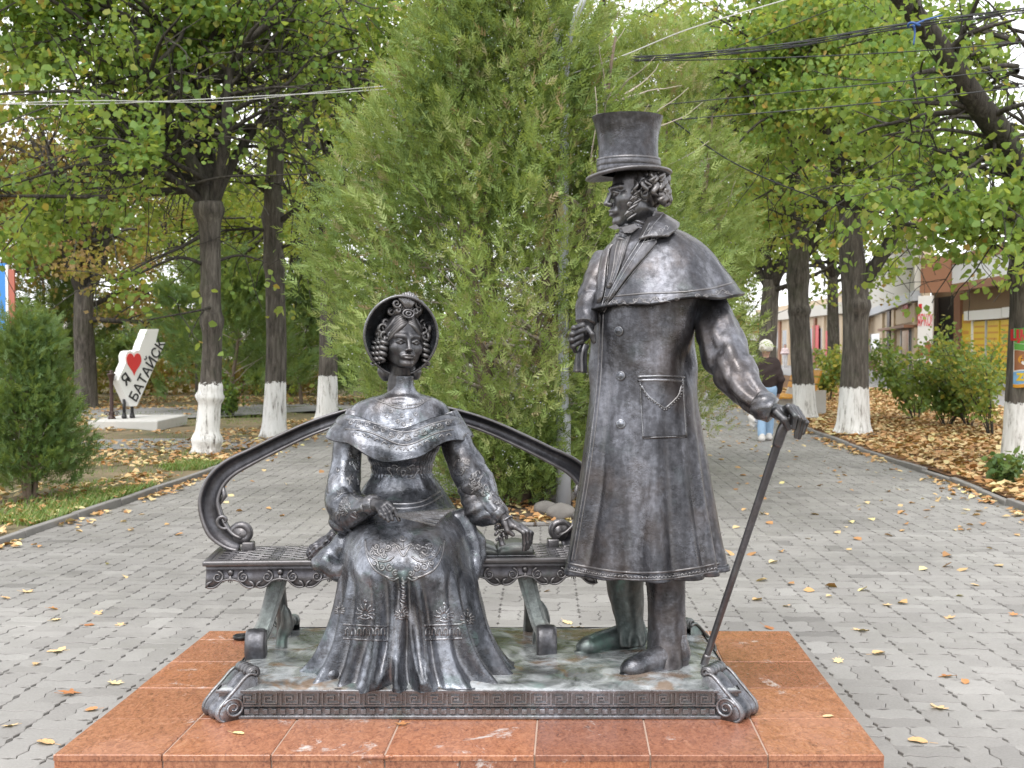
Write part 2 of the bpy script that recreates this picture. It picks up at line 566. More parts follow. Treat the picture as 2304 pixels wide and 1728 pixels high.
def paver_mat():
    t = NT('concrete_paver')
    p = t.pos()
    inf = t.n('ShaderNodeObjectInfo')
    at = t.n('ShaderNodeAttribute', attribute_name='rnd')
    rnd = t.math('FRACT', t.math('ADD', inf.outputs['Random'], at.outputs['Fac']))
    c = t.ramp(rnd, [(0, (.170, .162, .154)), (.07, (.218, .208, .198)), (.5, (.240, .230, .219)), (.95, (.264, .254, .242)), (1, (.30, .29, .276))])
    big = t.ramp(t.noise(.55, 5, .6, p), [(.35, .80), (.65, 1.12)])
    c = t.mix(1.0, c, big, 'MULTIPLY')
    c = t.mix(.45, c, t.ramp(t.noise(85, 5, .7, p), [(.3, .62), (.7, 1.25)]), 'MULTIPLY')
    stain = t.ramp(t.noise(2.2, 7, .75, p), [(.55, 0.0), (.72, .55)])
    c = t.mix(stain, c, (.145, .138, .128))
    dust = t.ramp(t.noise(.9, 6, .7, p, dist=.5), [(.52, 0.0), (.68, .35)])
    c = t.mix(dust, c, (.36, .345, .325))
    r = t.ramp(t.noise(1.3, 5, .6, p), [(.35, .42), (.65, .70)])
    nm = t.bump(t.noise(220, 4, .6, p), .25, .003)
    t.bsdf(c, r, 0, nm, .4)
    M['concrete_paver'] = t.m
paver_mat()

def joint_mat():
    t = NT('sand_joint')
    p = t.pos()
    c = t.ramp(t.noise(30, 5, .6, p), [(.3, (.125, .118, .108)), (.55, (.18, .17, .155)), (.75, (.11, .12, .08))])
    t.bsdf(c, .95)
    M['sand_joint'] = t.m
joint_mat()

def soil_mat(name, a, b, c_, s=1.2):
    t = NT(name)
    p = t.pos()
    n1 = t.noise(s, 6, .65, p)
    col = t.ramp(n1, [(.36, a), (.52, b), (.66, c_)])
    col = t.mix(.6, col, t.ramp(t.noise(35, 6, .7, p), [(.3, .55), (.7, 1.4)]), 'MULTIPLY')
    t.bsdf(col, .95, 0, t.bump(t.noise(22, 6, .7, p), .7, .03))
    M[name] = t.m
soil_mat('lawn_soil', (.10, .095, .045), (.17, .135, .075), (.22, .165, .10))
soil_mat('bed_soil', (.05, .04, .03), (.10, .07, .05), (.16, .11, .075), 3)
soil_mat('leafy_soil', (.12, .065, .03), (.20, .105, .05), (.26, .15, .075), 2.2)

def asphalt_mat():
    t = NT('asphalt')
    p = t.pos()
    c = t.ramp(t.noise(1.1, 6, .6, p), [(.3, (.19, .188, .19)), (.7, (.29, .285, .285))])
    c = t.mix(.5, c, t.ramp(t.noise(60, 5, .7, p), [(.3, .7), (.7, 1.25)]), 'MULTIPLY')
    t.bsdf(c, .7, 0, t.bump(t.noise(90, 4), .3, .005))
    M['asphalt'] = t.m
asphalt_mat()
simple('kerb_concrete', (.21, .20, .19), .85, var=.3, scale=5, bump=.4)
simple('pale_concrete', (.52, .51, .49), .85, var=.12, scale=6, bump=.3)
simple('grout', (.40, .29, .23), .85, var=.25, scale=9)
simple('white_paint', (.80, .80, .79), .5, var=.03, scale=4)
simple('cream_wall', (.56, .45, .33), .8, var=.06, scale=2)
simple('pale_wall', (.60, .58, .54), .8, var=.06, scale=2)
simple('tan_wall', (.25, .17, .10), .8, var=.1, scale=2)
simple('brown_trim', (.27, .13, .075), .6, var=.08, scale=3)
simple('grey_panel', (.42, .44, .48), .5, var=.05, scale=3)
simple('white_panel', (.74, .76, .80), .5, var=.04, scale=1.5)
simple('dark_opening', (.012, .011, .011), .6, var=.3, scale=3)
simple('dark_glass', (.03, .032, .035), .08, var=.3, scale=2, spec=.8)
simple('red_sign', (.55, .025, .03), .4, var=.1, scale=4)
simple('yellow_sign', (.72, .50, .015), .45, var=.1, scale=4)
simple('orange_paint', (.60, .28, .02), .5, var=.2, scale=9)
simple('red_paint', (.62, .028, .022), .35, var=.06, scale=4)
simple('black_paint', (.012, .012, .013), .4, var=.2, scale=9)
simple('rust_brown', (.045, .022, .018), .5, var=.3, scale=12)
simple('lamp_grey', (.40, .42, .45), .5, metal=.1, var=.1, scale=6)
simple('cable_black', (.018, .02, .022), .5, var=.2)
simple('cable_blue', (.03, .09, .28), .5, var=.2)
simple('cable_pale', (.45, .45, .43), .6, var=.1)
simple('blue_board', (.05, .24, .62), .5, var=.08, scale=2)
simple('red_board', (.42, .13, .09), .5, var=.1, scale=2)
simple('green_paint', (.10, .34, .05), .5, var=.1)
simple('poster_white', (.72, .70, .68), .6, var=.05, scale=8)
simple('poster_pink', (.60, .10, .11), .5, var=.25, scale=9)
simple('poster_brown', (.30, .12, .05), .5, var=.4, scale=9)
simple('poster_blue', (.18, .38, .62), .5, var=.5, scale=14)
simple('fur_white', (.66, .64, .58), .95, var=.1, scale=40)
simple('brown_coat', (.030, .018, .017), .8, var=.3, scale=9)
simple('jeans_blue', (.28, .42, .60), .8, var=.12, scale=14)
simple('pale_cloth', (.55, .46, .47), .85, var=.1, scale=14)
simple('grey_cloth', (.50, .50, .51), .85, var=.1, scale=14)
simple('skin_tone', (.42, .25, .19), .6, var=.05)
simple('shoe_white', (.62, .60, .58), .6, var=.08)
simple('bag_grey', (.35, .38, .43), .4, var=.4, scale=20)
simple('stone_rubble', (.15, .14, .13), .9, var=.3, scale=8, bump=.6)
simple('floodlight_black', (.014, .014, .014), .35, metal=.4, var=.3)
simple('clear_lens', (.10, .11, .11), .08, var=.3, scale=20, spec=.8)

def bark_mat(name, wash):
    """bark with, low down, whitewash brushed on up to a ragged line"""
    t = NT(name)
    p = t.pos()
    o = t.coord('Object')
    rid = t.noise(17, 6, .7, p, stretch=(1, 1, .16), dist=.5)
    k_ = 1.0 if wash else .55
    c = t.ramp(rid, [(.32, (.034 * k_, .030 * k_, .026 * k_)), (.5, (.095 * k_, .084 * k_, .072 * k_)), (.68, (.18 * k_, .163 * k_, .142 * k_))])
    gr = t.ramp(t.noise(3, 4, .6, p), [(.52, 0.0), (.7, .35)])
    c = t.mix(gr, c, (.075, .082, .05))
    if wash:
        sp = t.n('ShaderNodeSeparateXYZ'); t.l(o, sp.inputs[0])
        edge = t.math('ADD', sp.outputs[2], t.math('MULTIPLY', t.math('SUBTRACT', t.noise(13, 6, .75, p), .5), .24))
        at = t.n('ShaderNodeAttribute', attribute_name='wash', attribute_type='OBJECT')
        k = t.math('LESS_THAN', edge, at.outputs['Fac'])
        crack = t.ramp(t.noise(17, 6, .72, p, stretch=(1, 1, .16), dist=.5), [(.33, (.13, .115, .10)), (.415, (.58, .57, .55)), (.5, (.75, .75, .735)), (.62, (.80, .80, .79))])
        mud = t.math('MULTIPLY', t.ramp(sp.outputs[2], [(.02, 1.0), (.16, 0.0)]), t.ramp(t.noise(14, 5, .7, p), [(.42, 0.0), (.6, .8)]))
        crack = t.mix(mud, crack, (.20, .16, .12))
        c = t.mix(k, c, crack)
    nm = t.bump(rid, .8, .03)
    t.bsdf(c, .9, 0, nm, .3)
    M[name] = t.m
bark_mat('bark_washed', True)
bark_mat('bark', False)
simple('juniper_bark', (.16, .12, .09), .9, var=.4, scale=30, bump=.6)
simple('dead_twig', (.38, .33, .28), .9, var=.3, scale=20)

def leaf_mat(name, stops, trans=.57, rough=.5):
    t = NT(name)
    at = t.n('ShaderNodeAttribute', attribute_name='rnd')
    c = t.ramp(at.outputs['Fac'], stops)
    geo = t.n('ShaderNodeNewGeometry')
    c = t.mix(t.math('MULTIPLY', geo.outputs['Backfacing'], .30), c, t.mix(.5, c, (.30, .38, .20)))
    b = t.n('ShaderNodeBsdfPrincipled'); b.inputs['Roughness'].default_value = rough
    b.inputs['Specular IOR Level'].default_value = .35
    t.l(c, b.inputs['Base Color'])
    tr = t.n('ShaderNodeBsdfTranslucent')
    t.l(t.mix(.55, c, (.42, .46, .05), 'MIX'), tr.inputs[0])
    mx = t.n('ShaderNodeMixShader'); mx.inputs[0].default_value = trans
    t.l(b.outputs[0], mx.inputs[1]); t.l(tr.outputs[0], mx.inputs[2]); t.l(mx.outputs[0], t.out.inputs[0])
    M[name] = t.m
leaf_mat('linden_leaf', [(0, (.095, .205, .048)), (.35, (.155, .295, .068)), (.62, (.235, .365, .085)), (.84, (.33, .40, .10)), (.92, (.44, .38, .09)), (.97, (.55, .36, .09)), (1, (.44, .24, .09))])
leaf_mat('golden_leaf', [(0, (.15, .26, .05)), (.45, (.27, .34, .06)), (.75, (.42, .38, .07)), (.9, (.48, .31, .06)), (1, (.40, .18, .05))])
leaf_mat('rusty_leaf', [(0, (.17, .17, .05)), (.35, (.30, .19, .08)), (.7, (.40, .21, .10)), (1, (.48, .29, .15))])
leaf_mat('dark_leaf', [(0, (.055, .115, .035)), (.5, (.085, .16, .045)), (1, (.14, .215, .06))], .35)
leaf_mat('juniper_leaf', [(0, (.055, .105, .034)), (.16, (.13, .205, .060)), (.42, (.22, .315, .090)), (.70, (.31, .39, .13)), (.86, (.39, .42, .19)), (.93, (.40, .33, .21)), (1, (.36, .24, .15))], .38, .6)
leaf_mat('shrub_leaf', [(0, (.065, .14, .03)), (.5, (.11, .21, .042)), (.8, (.23, .28, .055)), (1, (.42, .35, .06))], .4)
leaf_mat('grass_blade', [(0, (.08, .17, .03)), (.5, (.14, .25, .05)), (.8, (.27, .28, .09)), (1, (.38, .32, .16))], .3)
leaf_mat('fallen_leaf', [(0, (.32, .13, .05)), (.25, (.46, .20, .08)), (.5, (.55, .30, .13)), (.72, (.62, .42, .22)), (.9, (.70, .54, .30)), (1, (.70, .62, .28))], .1, .7)
simple('berry_blue', (.42, .44, .44), .7, var=.2, scale=60)
# ================================================================== GROUND
KERB_L = [(-4.55, 3.0), (-4.13, 9.6), (-3.95, 11.9), (-3.70, 16.7), (-3.45, 25), (-2.9, 45), (-2.0, 90)]
KERB_R = [(4.35, 3.0), (4.94, 11.5), (5.15, 13.6), (5.25, 17.9), (5.45, 20.8), (5.9, 30), (6.9, 45), (9.5, 90)]
def kx(line, y):
    a = np.array(line)
    return np.interp(y, a[:, 1], a[:, 0])

def sheet(poly, z):
    return np.array([(x, y, z) for x, y in poly]), [tuple(range(len(poly)))]
ground = structure('ground', (np.array([(-300, -60, -.03), (300, -60, -.03), (300, 500, -.03), (-300, 500, -.03)]), [(0, 1, 2, 3)]), M['lawn_soil'])

# lawns beside the alley, a little uneven, and the leaf-covered right-hand verge
def terrain(x0f, x1f, y0, y1, nx, ny, z, amp, seed):
    ys = np.linspace(y0, y1, ny)
    V = []
    for y in ys:
        xs = np.linspace(x0f(y), x1f(y), nx)
        w = np.clip(np.minimum(np.arange(nx), np.arange(nx)[::-1]) / 3.0, 0, 1)
        V.append(np.stack([xs, np.full(nx, y), z + w * amp * fbm(xs * 1.1, np.full(nx, y) * 1.1, 0 * xs, seed)], axis=1))
    return np.concatenate(V), [tuple(q) for q in grid_faces(ny, nx, wrap=False)]
structure('left_lawn', terrain(lambda y: -26.0, lambda y: kx(KERB_L, y) - .07, 2.5, 60, 70, 150, .03, .05, 3), M['lawn_soil'], True)
structure('right_verge', terrain(lambda y: kx(KERB_R, y) + .10, lambda y: kx(KERB_R, y) + 6.4, 2.5, 60, 30, 150, .04, .05, 5), M['leafy_soil'], True)

# ------------------------------------------------------------------ wavy concrete pavers in basket weave
L_, A_ = 0.24, 0.0095
def wavy(n_per, n_seg=4):
    """offsets along an edge of n_per half modules: rounded zigzag"""
    t = np.arange(n_per * n_seg) / n_seg
    return t, A_ * np.sin(2 * np.pi * t)
def paver_mesh(gap=0.0015, top=0.0, depth=.012, bev=.0032, ns=4, wall=True):
    """24 x 12 cm paver, wavy on all four sides, lying along x, its corner at 0,0"""
    pts = []
    t, w = wavy(2, ns)
    for a, b in zip(t, w): pts.append((a * .12, b))                        # bottom edge
    t, w = wavy(1, ns)
    for a, b in zip(t, w): pts.append((.24 + b, a * .12))                  # right
    t, w = wavy(2, ns)
    for a, b in zip(t, w): pts.append((.24 - a * .12, .12 - b))            # top (sine is odd: same wave)
    t, w = wavy(1, ns)
    for a, b in zip(t, w): pts.append((-b, .12 - a * .12))
    p = np.array(pts); c = np.array((.12, .06))
    d = p - c
    n = len(p)
    tan = np.roll(p, -1, 0) - np.roll(p, 1, 0)
    nor = np.stack([tan[:, 1], -tan[:, 0]], 1); nor /= np.linalg.norm(nor, axis=1)[:, None]
    o1 = p - nor * (gap + bev); o2 = p - nor * gap
    V = np.concatenate([np.c_[o1, np.full(n, top)], np.c_[o2, np.full(n, top - bev * .8 if wall else top - depth)]] + ([np.c_[o2, np.full(n, top - depth)]] if wall else []))
    V[:, :2] -= c
    F = [tuple(range(n))]
    for k in ((0, 1) if wall else (0,)):
        F += [(k * n + i, (k + 1) * n + i, (k + 1) * n + (i + 1) % n, k * n + (i + 1) % n) for i in range(n)]
    return V, F
PV, PF = paver_mesh()
paver_data = new_mesh('paver', PV, PF, False)
paver_data.materials.append(M['concrete_paver'])
at = paver_data.attributes.new('rnd', 'FLOAT', 'POINT')

path_poly = [(kx(KERB_L, y) , y) for y in np.linspace(3, 90, 40)] + [(kx(KERB_R, y), y) for y in np.linspace(90, 3, 40)]
pavement = structure('pavement', sheet(path_poly, -.012), M['sand_joint'])
# all paver places
ANG = R(-1.5)
ca, sa = math.cos(ANG), math.sin(ANG)
spots = []
BED = (.22, 11.95, 1.05, 1.35)                                             # planting bed: centre x, y, radii
for j in range(int(2.6 / L_), int(24 / L_)):
    for i in range(-30, 36):
        for q in (0, 1):
            hor = (i + j) % 2 == 0
            x, y = (i * L_ + .12, j * L_ + .06 + .12 * q) if hor else (i * L_ + .06 + .12 * q, j * L_ + .12)
            X, Y = x * ca - (y - 10) * sa, 10 + x * sa + (y - 10) * ca
            if not (kx(KERB_L, Y) + .05 < X < kx(KERB_R, Y) - .05): continue
            if ((X - BED[0]) / BED[2]) ** 2 + ((Y - BED[1]) / BED[3]) ** 2 < 1.0: continue
            if -1.66 < X < 1.40 and 4.02 < Y < 5.93: continue                # under the plinth
            if abs(X) > Y * .47 + 1.4: continue                               # far outside the picture
            spots.append((X, Y, hor))
spots.sort(key=lambda s: (s[1] if s[1] > 4.15 and abs(s[0]) < s[1] * .431 else 99 + s[1]))
near, rest = spots[:296], spots[296:]
for X, Y, hor in near:
    o = bpy.data.objects.new('paver', paver_data)
    COL.objects.link(o)
    o.parent = pavement
    o.location = (X, Y, random.uniform(-.0025, .0018))
    o.rotation_euler = (random.gauss(0, .007), random.gauss(0, .007), ANG + (0 if hor else math.pi / 2) + (math.pi if random.random() < .5 else 0))
def many(V0, F0, spots):
    n, k = len(spots), len(V0)
    S = np.array([(x, y, 1.0 if h else 0.0) for x, y, h in spots])
    a = ANG + np.where(S[:, 2] > .5, 0, math.pi / 2)
    c, s = np.cos(a)[:, None], np.sin(a)[:, None]
    zx, zy = rng.normal(0, .006, n)[:, None], rng.normal(0, .006, n)[:, None]
    X = S[:, 0][:, None] + V0[:, 0] * c - V0[:, 1] * s
    Y = S[:, 1][:, None] + V0[:, 0] * s + V0[:, 1] * c
    Z = V0[:, 2] + V0[:, 0] * zx + V0[:, 1] * zy + rng.normal(0, .0012, n)[:, None]
    V = np.stack([X, Y, Z], -1).reshape(-1, 3)
    F = [tuple(i + q * k for i in f) for q in range(n) for f in F0]
    return V, F
mid_, back_ = [q for q in rest if q[1] < 11], [q for q in rest if q[1] >= 11]
P1, P2 = paver_mesh(ns=4, wall=False), paver_mesh(ns=3, wall=False)
n1, n2 = len(P1[0]) * len(mid_), len(P2[0]) * len(back_)
o = put('paver', joined([many(*P1, mid_), many(*P2, back_)]), M['concrete_paver'], pavement, False)
o['kind'] = 'stuff'
a_ = o.data.attributes.new('rnd', 'FLOAT', 'POINT')
a_.data.foreach_set('value', np.concatenate([np.repeat(rng.random(len(mid_)), len(P1[0])), np.repeat(rng.random(len(back_)), len(P2[0]))]).astype(np.float32))
# beyond the pavers that can be told apart
far_poly = [(kx(KERB_L, y) + .02, y) for y in np.linspace(23.9, 90, 12)] + [(kx(KERB_R, y) - .02, y) for y in np.linspace(90, 23.9, 12)]
o = put('far_paving', sheet(far_poly, -.003), M['asphalt'], pavement, False)

# kerb stones, each a stone of its own
def kerb(line, y0, y1, side, name):
    y = y0
    k = 0
    while y < y1:
        ln = 1.0
        x0, x1 = kx(line, y + .006), kx(line, y + ln - .006)
        a = math.atan2(x1 - x0, ln - .012)
        w, h = .075, .055 + random.uniform(-.012, .010)
        vf = box(-w / 2, w / 2, 0, ln - .012 + random.uniform(-.004, 0), -.08, h, .012)
        vf = place(vf, (x0 + side * .035 + random.gauss(0, .006), y, random.gauss(0, .004)), (random.gauss(0, .006), random.gauss(0, .02), -a))
        put('kerb_stone', vf, M['kerb_concrete'], pavement, False)
        y += ln; k += 1
kerb(KERB_L, 6, 46, -1, 'l')
kerb(KERB_R, 7, 46, 1, 'r')

# the bed round the juniper, edged by low stones
t_ = np.linspace(0, 2 * np.pi, 40, endpoint=False)
bed = structure('planting_bed', sheet([(BED[0] + 1.08 * math.cos(a), BED[1] + 1.38 * math.sin(a)) for a in t_], .004), M['bed_soil'])
for k in range(20):
    a, b = 2 * np.pi * k / 20, 2 * np.pi * (k + .93) / 20
    p0 = Vector((BED[0] + 1.04 * math.cos(a), BED[1] + 1.34 * math.sin(a), 0)); p1 = Vector((BED[0] + 1.04 * math.cos(b), BED[1] + 1.34 * math.sin(b), 0))
    d = p1 - p0
    vf = place(box(0, d.length, -.03, .03, -.05, .035 + random.uniform(-.01, .01), .01), p0, (0, 0, math.atan2(d.y, d.x)))
    put('kerb_stone', vf, M['kerb_concrete'], bed, False)

# side paths and pavement in front of the shops
structure('lawn_path', sheet([(-26, 18.4), (-4.3, 17.6), (-3.62, 18.2), (-3.55, 19.6), (-26, 20.6)], .062), M['asphalt'])
structure('park_path', sheet([(-30, 24.2), (-9.5, 24.0), (-6.4, 25.5), (-3.45, 29.5), (-3.35, 33), (-7.5, 30.0), (-12, 28.4), (-30, 29)], .063), M['asphalt'])
structure('shop_pavement', sheet([(kx(KERB_R, 3) + 6.6, 3), (kx(KERB_R, 3) + 12, 3), (30, 90), (16, 90), (12.6, 40), (11.9, 25)], .05), M['asphalt'])
structure('verge_path', sheet([(5.75, 25.4), (12.4, 25.0), (12.6, 26.4), (5.8, 26.8)], .064), M['asphalt'])

# ================================================================== PLINTH of red granite tiles
SL_TOP, SL_Y0, SL_Y1 = .205, 4.055, 5.84
def slab_x(sx_front, y):
    """front joints are measured along the front edge; the sides lean slightly to the right"""
    return (sx_front - 1152) / FPX * SL_Y0 + (y - SL_Y0) * .048
plinth = thing('plinth', 'low wide plinth clad in wet red granite tiles under the bronze couple', 'plinth', (0, 4.95, 0))
rows = [SL_Y0, SL_Y0 + .402, SL_Y0 + .806, SL_Y0 + 1.21, SL_Y0 + 1.612, SL_Y1]
joints = [106, 355, 603, 861, 1203, 1467, 1735, 2001]
g = .003
for r_ in range(5):
    ya, yb = rows[r_] + g * .6, rows[r_ + 1] - g * .6
    for c_ in range(len(joints) - 1):
        s0, s1 = joints[c_], joints[c_ + 1]
        zt = SL_TOP + random.gauss(0, .0007)
        top = [(slab_x(s0, ya) + g, ya), (slab_x(s1, ya) - g, ya), (slab_x(s1, yb) - g, yb), (slab_x(s0, yb) + g, yb)]
        b = .0025
        cx_, cy_ = np.mean(top, axis=0)
        inn = [(x + np.sign(cx_ - x) * b, y + np.sign(cy_ - y) * b) for x, y in top]
        V = [(x, y, zt) for x, y in inn] + [(x, y, zt - b) for x, y in top] + [(x, y, SL_TOP - .02) for x, y in top]
        F = [(0, 1, 2, 3)] + [(k + i, k + 4 + i, k + 4 + (i + 1) % 4, k + (i + 1) % 4) for k in (0, 4) for i in range(4)]
        put('tile', (V, F), M['red_granite'], plinth, False)
xl0, xr0, xl1, xr1 = slab_x(106, SL_Y0), slab_x(2001, SL_Y0), slab_x(106, SL_Y1), slab_x(2001, SL_Y1)
core = [(xl0 + .004, SL_Y0 + .016), (xr0 - .004, SL_Y0 + .016), (xr1 - .004, SL_Y1 - .004), (xl1 + .004, SL_Y1 - .004)]
V = [(x, y, -.05) for x, y in core] + [(x, y, SL_TOP - .004) for x, y in core]
put('core', (V, [(0, 3, 2, 1), (4, 5, 6, 7), (0, 1, 5, 4), (1, 2, 6, 5), (2, 3, 7, 6), (3, 0, 4, 7)]), M['grout'], plinth, False)
fj = [106, 355, 603, 861, 1032, 1203, 1467, 1735, 2001]
for c_ in range(len(fj) - 1):                                               # facing tiles, a little shy of the top slab
    x0, x1 = slab_x(fj[c_], SL_Y0) + .004, slab_x(fj[c_ + 1], SL_Y0) - .002
    put('facing_tile', box(x0, x1, SL_Y0 + .006, SL_Y0 + .02, -.04, SL_TOP - .021, .002), M['red_granite'], plinth, False)
for s_ in (0, 1):
    for r_ in range(5):
        ya, yb = rows[r_] + .004, rows[r_ + 1] - .004
        sx_ = 106 if s_ == 0 else 2001
        o_ = .008 if s_ == 0 else -.008
        a0, a1 = slab_x(sx_, ya) + o_, slab_x(sx_, yb) + o_
        w = .012 if s_ == 0 else -.012
        V = [(a0, ya, -.04), (a1, yb, -.04), (a1 + w, yb, -.04), (a0 + w, ya, -.04), (a0, ya, SL_TOP - .021), (a1, yb, SL_TOP - .021), (a1 + w, yb, SL_TOP - .021), (a0 + w, ya, SL_TOP - .021)]
        put('facing_tile', fixn((V, [(0, 3, 2, 1), (4, 5, 6, 7), (0, 1, 5, 4), (1, 2, 6, 5), (2, 3, 7, 6), (3, 0, 4, 7)])), M['red_granite'], plinth, False)
for px, w_ in ((835, .040), (868, .018)):      # chipped edge patched with mortar
    vf = roughen(place(box(-w_, w_, -.004, .008, -.010, .001, .003), (slab_x(px, SL_Y0), SL_Y0 + .001, SL_TOP - .005)), .005, 70, px)
    put('mortar_patch', vf, M['red_granite'], plinth)

# small round floodlight on the plinth behind the bench leg
c = G(544, 1438, SL_TOP)
fl = thing('floodlight', 'small round black floodlight lying on the red plinth left of the bench', 'floodlight', (c.x, c.y, SL_TOP))
put('housing', revolve([(.001, .0005), (.036, .0005), (.041, .006), (.042, .016), (.038, .020), (.034, .0205), (.033, .017), (.001, .017)], 28, (c.x, c.y, SL_TOP)), M['floodlight_black'], fl)
put('lens', revolve([(.001, .0175), (.024, .0178), (.031, .0172), (.0312, .0171)], 28, (c.x, c.y, SL_TOP)), M['clear_lens'], fl)
put('grille', joined([tube([(c.x - .03, c.y + k, SL_TOP + .0195), (c.x + .03, c.y + k, SL_TOP + .0195)], .0018, 5) for k in (-.018, -.006, .006, .018)]), M['floodlight_black'], fl)

# ================================================================== BRONZE BASE
BX0, BX1, BY0, BY1, BZ0, BZ1 = -1.115, .862, 4.455, 5.45, SL_TOP, .315
BTOP = .322
base = thing('sculpture_base', 'rectangular bronze sculpture base with meander frieze and corner scrolls on the red plinth', 'base', (-.13, 4.95, SL_TOP))
# rough, hand-modelled top with a soft shoulder
nx, ny = 180, 100
xs = np.linspace(BX0 - .0, BX1 + .0, nx); ys = np.linspace(BY0, BY1, ny)
XX, YY = np.meshgrid(xs, ys)
ed = np.minimum(np.minimum(XX - BX0, BX1 - XX), np.minimum(YY - BY0, BY1 - YY))
ZZ = BZ1 - .006 + .020 * np.clip(ed / .10, 0, 1) ** .55 + np.clip(ed / .05, 0, 1) * (.007 * fbm(XX * 4.5, YY * 6, 0 * XX, 4, 3)  + .006 * np.clip(fbm(XX * 5 + 9, YY * 7, 0 * XX, 19, 3) - .35, 0, 1))
V = np.stack([XX, YY, ZZ], -1).reshape(-1, 3)
F = [tuple(q) for q in grid_faces(ny, nx, wrap=False)]
put('base_top', (V, F), M['bronze_base_top'], base)
def base_z(x, y):
    i = int(np.clip(round((x - BX0) / (BX1 - BX0) * (nx - 1)), 0, nx - 1)); j = int(np.clip(round((y - BY0) / (BY1 - BY0) * (ny - 1)), 0, ny - 1))
    return float(ZZ[j, i])
# sides: lip, recessed frieze field, dentil course, foot moulding
def ring_box(o, z0, z1):
    return box(BX0 - o, BX1 + o, BY0 - o, BY1 + o, z0, z1)
put('frieze_field', box(BX0 + .006, BX1 - .006, BY0 + .006, BY1 - .006, BZ0 + .002, BZ1 - .004), M['bronze_coat'], base, False)
for nm, o_, z0, z1 in (('lip', .004, BZ1 - .012, BZ1 + .0015), ('string_course', .001, BZ0 + .040, BZ0 + .045), ('foot_moulding', .008, BZ0, BZ0 + .014)):
    V, F = box(BX0 - o_, BX1 + o_, BY0 - o_, BY1 + o_, z0, z1, .003)
    if nm == 'lip':
        keep = [f for f in F if not all(V[i][2] > z1 - 1e-4 for i in f)]
        F = keep
    put(nm, (V, F), M['bronze_dress'], base)
# meander: one Greek key after another, each a part
u = .0785
key = [(0, 0), (0, 1), (.86, 1), (.86, .18), (.24, .18), (.24, .70), (.58, .70), (.58, .45), (.40, .45)]
def key_mesh():
    out = []
    h, w = .050, u * .92
    t = .0052
    for (a, b), (c2, d) in zip(key[:-1], key[1:]):
        x0, x1 = sorted((a * w, c2 * w)); z0, z1 = sorted((b * h, d * h))
        out.append(box(x0 - t / 2, x1 + t / 2, -.0095, .004, z0 - t / 2, z1 + t / 2))
    out.append(box(.86 * w, u + t / 2, -.009, .004, -t / 2, t / 2))
    out.append(box(0 - t / 2, .86 * w, -.009, .004, -t / 2 - .0002, t / 2 - .0002))
    return joined(out)
key_me = new_mesh('greek_key', *key_mesh(), False); key_me.materials.append(M['bronze_dress'])
den_me = new_mesh('dentil', *box(0, .020, -.011, .006, 0, .019, .002), False); den_me.materials.append(M['bronze_dress'])
def rep(me, name, n, p0, step, rotz=0):
    for k in range(n):
        o = bpy.data.objects.new(name, me); COL.objects.link(o); o.parent = base
        o.location = Vector((p0[0] + step[0] * k, p0[1] + step[1] * k, p0[2] + random.gauss(0, .0004))) - Vector(base['_base'])
        o.rotation_euler = (0, 0, rotz)
rep(key_me, 'greek_key', 23, (BX0 + .085, BY0 + .006, BZ0 + .0505), (u, 0))
rep(den_me, 'dentil', 54, (BX0 + .07, BY0 + .006, BZ0 + .0185), (.0338, 0))
rep(key_me, 'greek_key', 9, (BX0 + .006, BY1 - .13, BZ0 + .0505), (0, -u), -math.pi / 2)
rep(key_me, 'greek_key', 9, (BX1 - .006, BY0 + .13, BZ0 + .0505), (0, u), math.pi / 2)
# corner scrolls: a console that rolls outwards, with a small ribbed roll on top
def scroll(cx, cy, ang):
    """a bracket running outwards along +x of its own frame"""
    prof = [(-.085, .150), (-.060, .158), (-.035, .143), (-.005, .112), (.030, .078), (.055, .050), (.062, .022), (.048, .002), (.018, -.004), (-.02, 0), (-.085, 0)]
    out = []
    P = catmull(prof[:10], 36).tolist() + [list(prof[-1])]
    hw = .052
    n = len(P)
    rows_ = []
    for k, wy in enumerate(np.linspace(-1, 1, 13)):
        sh = 1 - .10 * abs(wy) ** 6
        groove = .005 * math.cos(wy * math.pi * 2.5)
        rows_.append([(-.085 + (a + .085) * sh + groove * (b > .005), wy * hw, max(0, b * (sh * .5 + .5) + groove * .6 * (b > .02))) for a, b in P])
    V = np.array(rows_).reshape(-1, 3)
    F = [tuple(q) for q in grid_faces(13, n, wrap=False)]
    F += [tuple(range(n - 1, -1, -1)), tuple(range(12 * n, 13 * n))]
    out.append((V, F))
    for s in (-1, 1):                                                       # volute on each cheek, and a raised rim
        sp = spiral(.005, .045, .040, 1.8, .4, 1, 40)
        out.append(tube([(a, s * (hw + .001), b) for a, b in sp], [.006, .005, .003], 6))
        out.append(tube([(a * .98, s * (hw - .003), b + .003) for a, b in P[:30]], .0065, 6))
    roll = np.array([(-.075, y, .160) for y in np.linspace(-.046, .046, 25)])
    out.append(tube(roll, .022, 14, disp=lambda v, th: .004 * np.abs(np.sin(v * np.pi * 5)) * np.ones_like(th), up=(0, 0, 1)))
    for s in (-1, 1):
        out.append(tube([(a, s * .048, b) for a, b in spiral(-.075, .160, .017, 1.3, 0, 1, 18)], .0035, 5))
    return place(joined(out), (cx, cy, BZ0), (0, 0, ang), (1.12, 1.3, 1.02))
for cx_, cy_, an in ((BX0 + .03, BY0 + .035, R(218)), (BX1 - .02, BY0 + .035, R(-38)), (BX1 - .03, BY1 - .06, R(38)), (BX0 + .03, BY1 - .06, R(142))):
    vf = roughen(scroll(cx_, cy_, an), .0015, 40, 3)
    put('corner_scroll', vf, M['bronze_green' if cy_ > 5 else 'bronze_dress'], base)

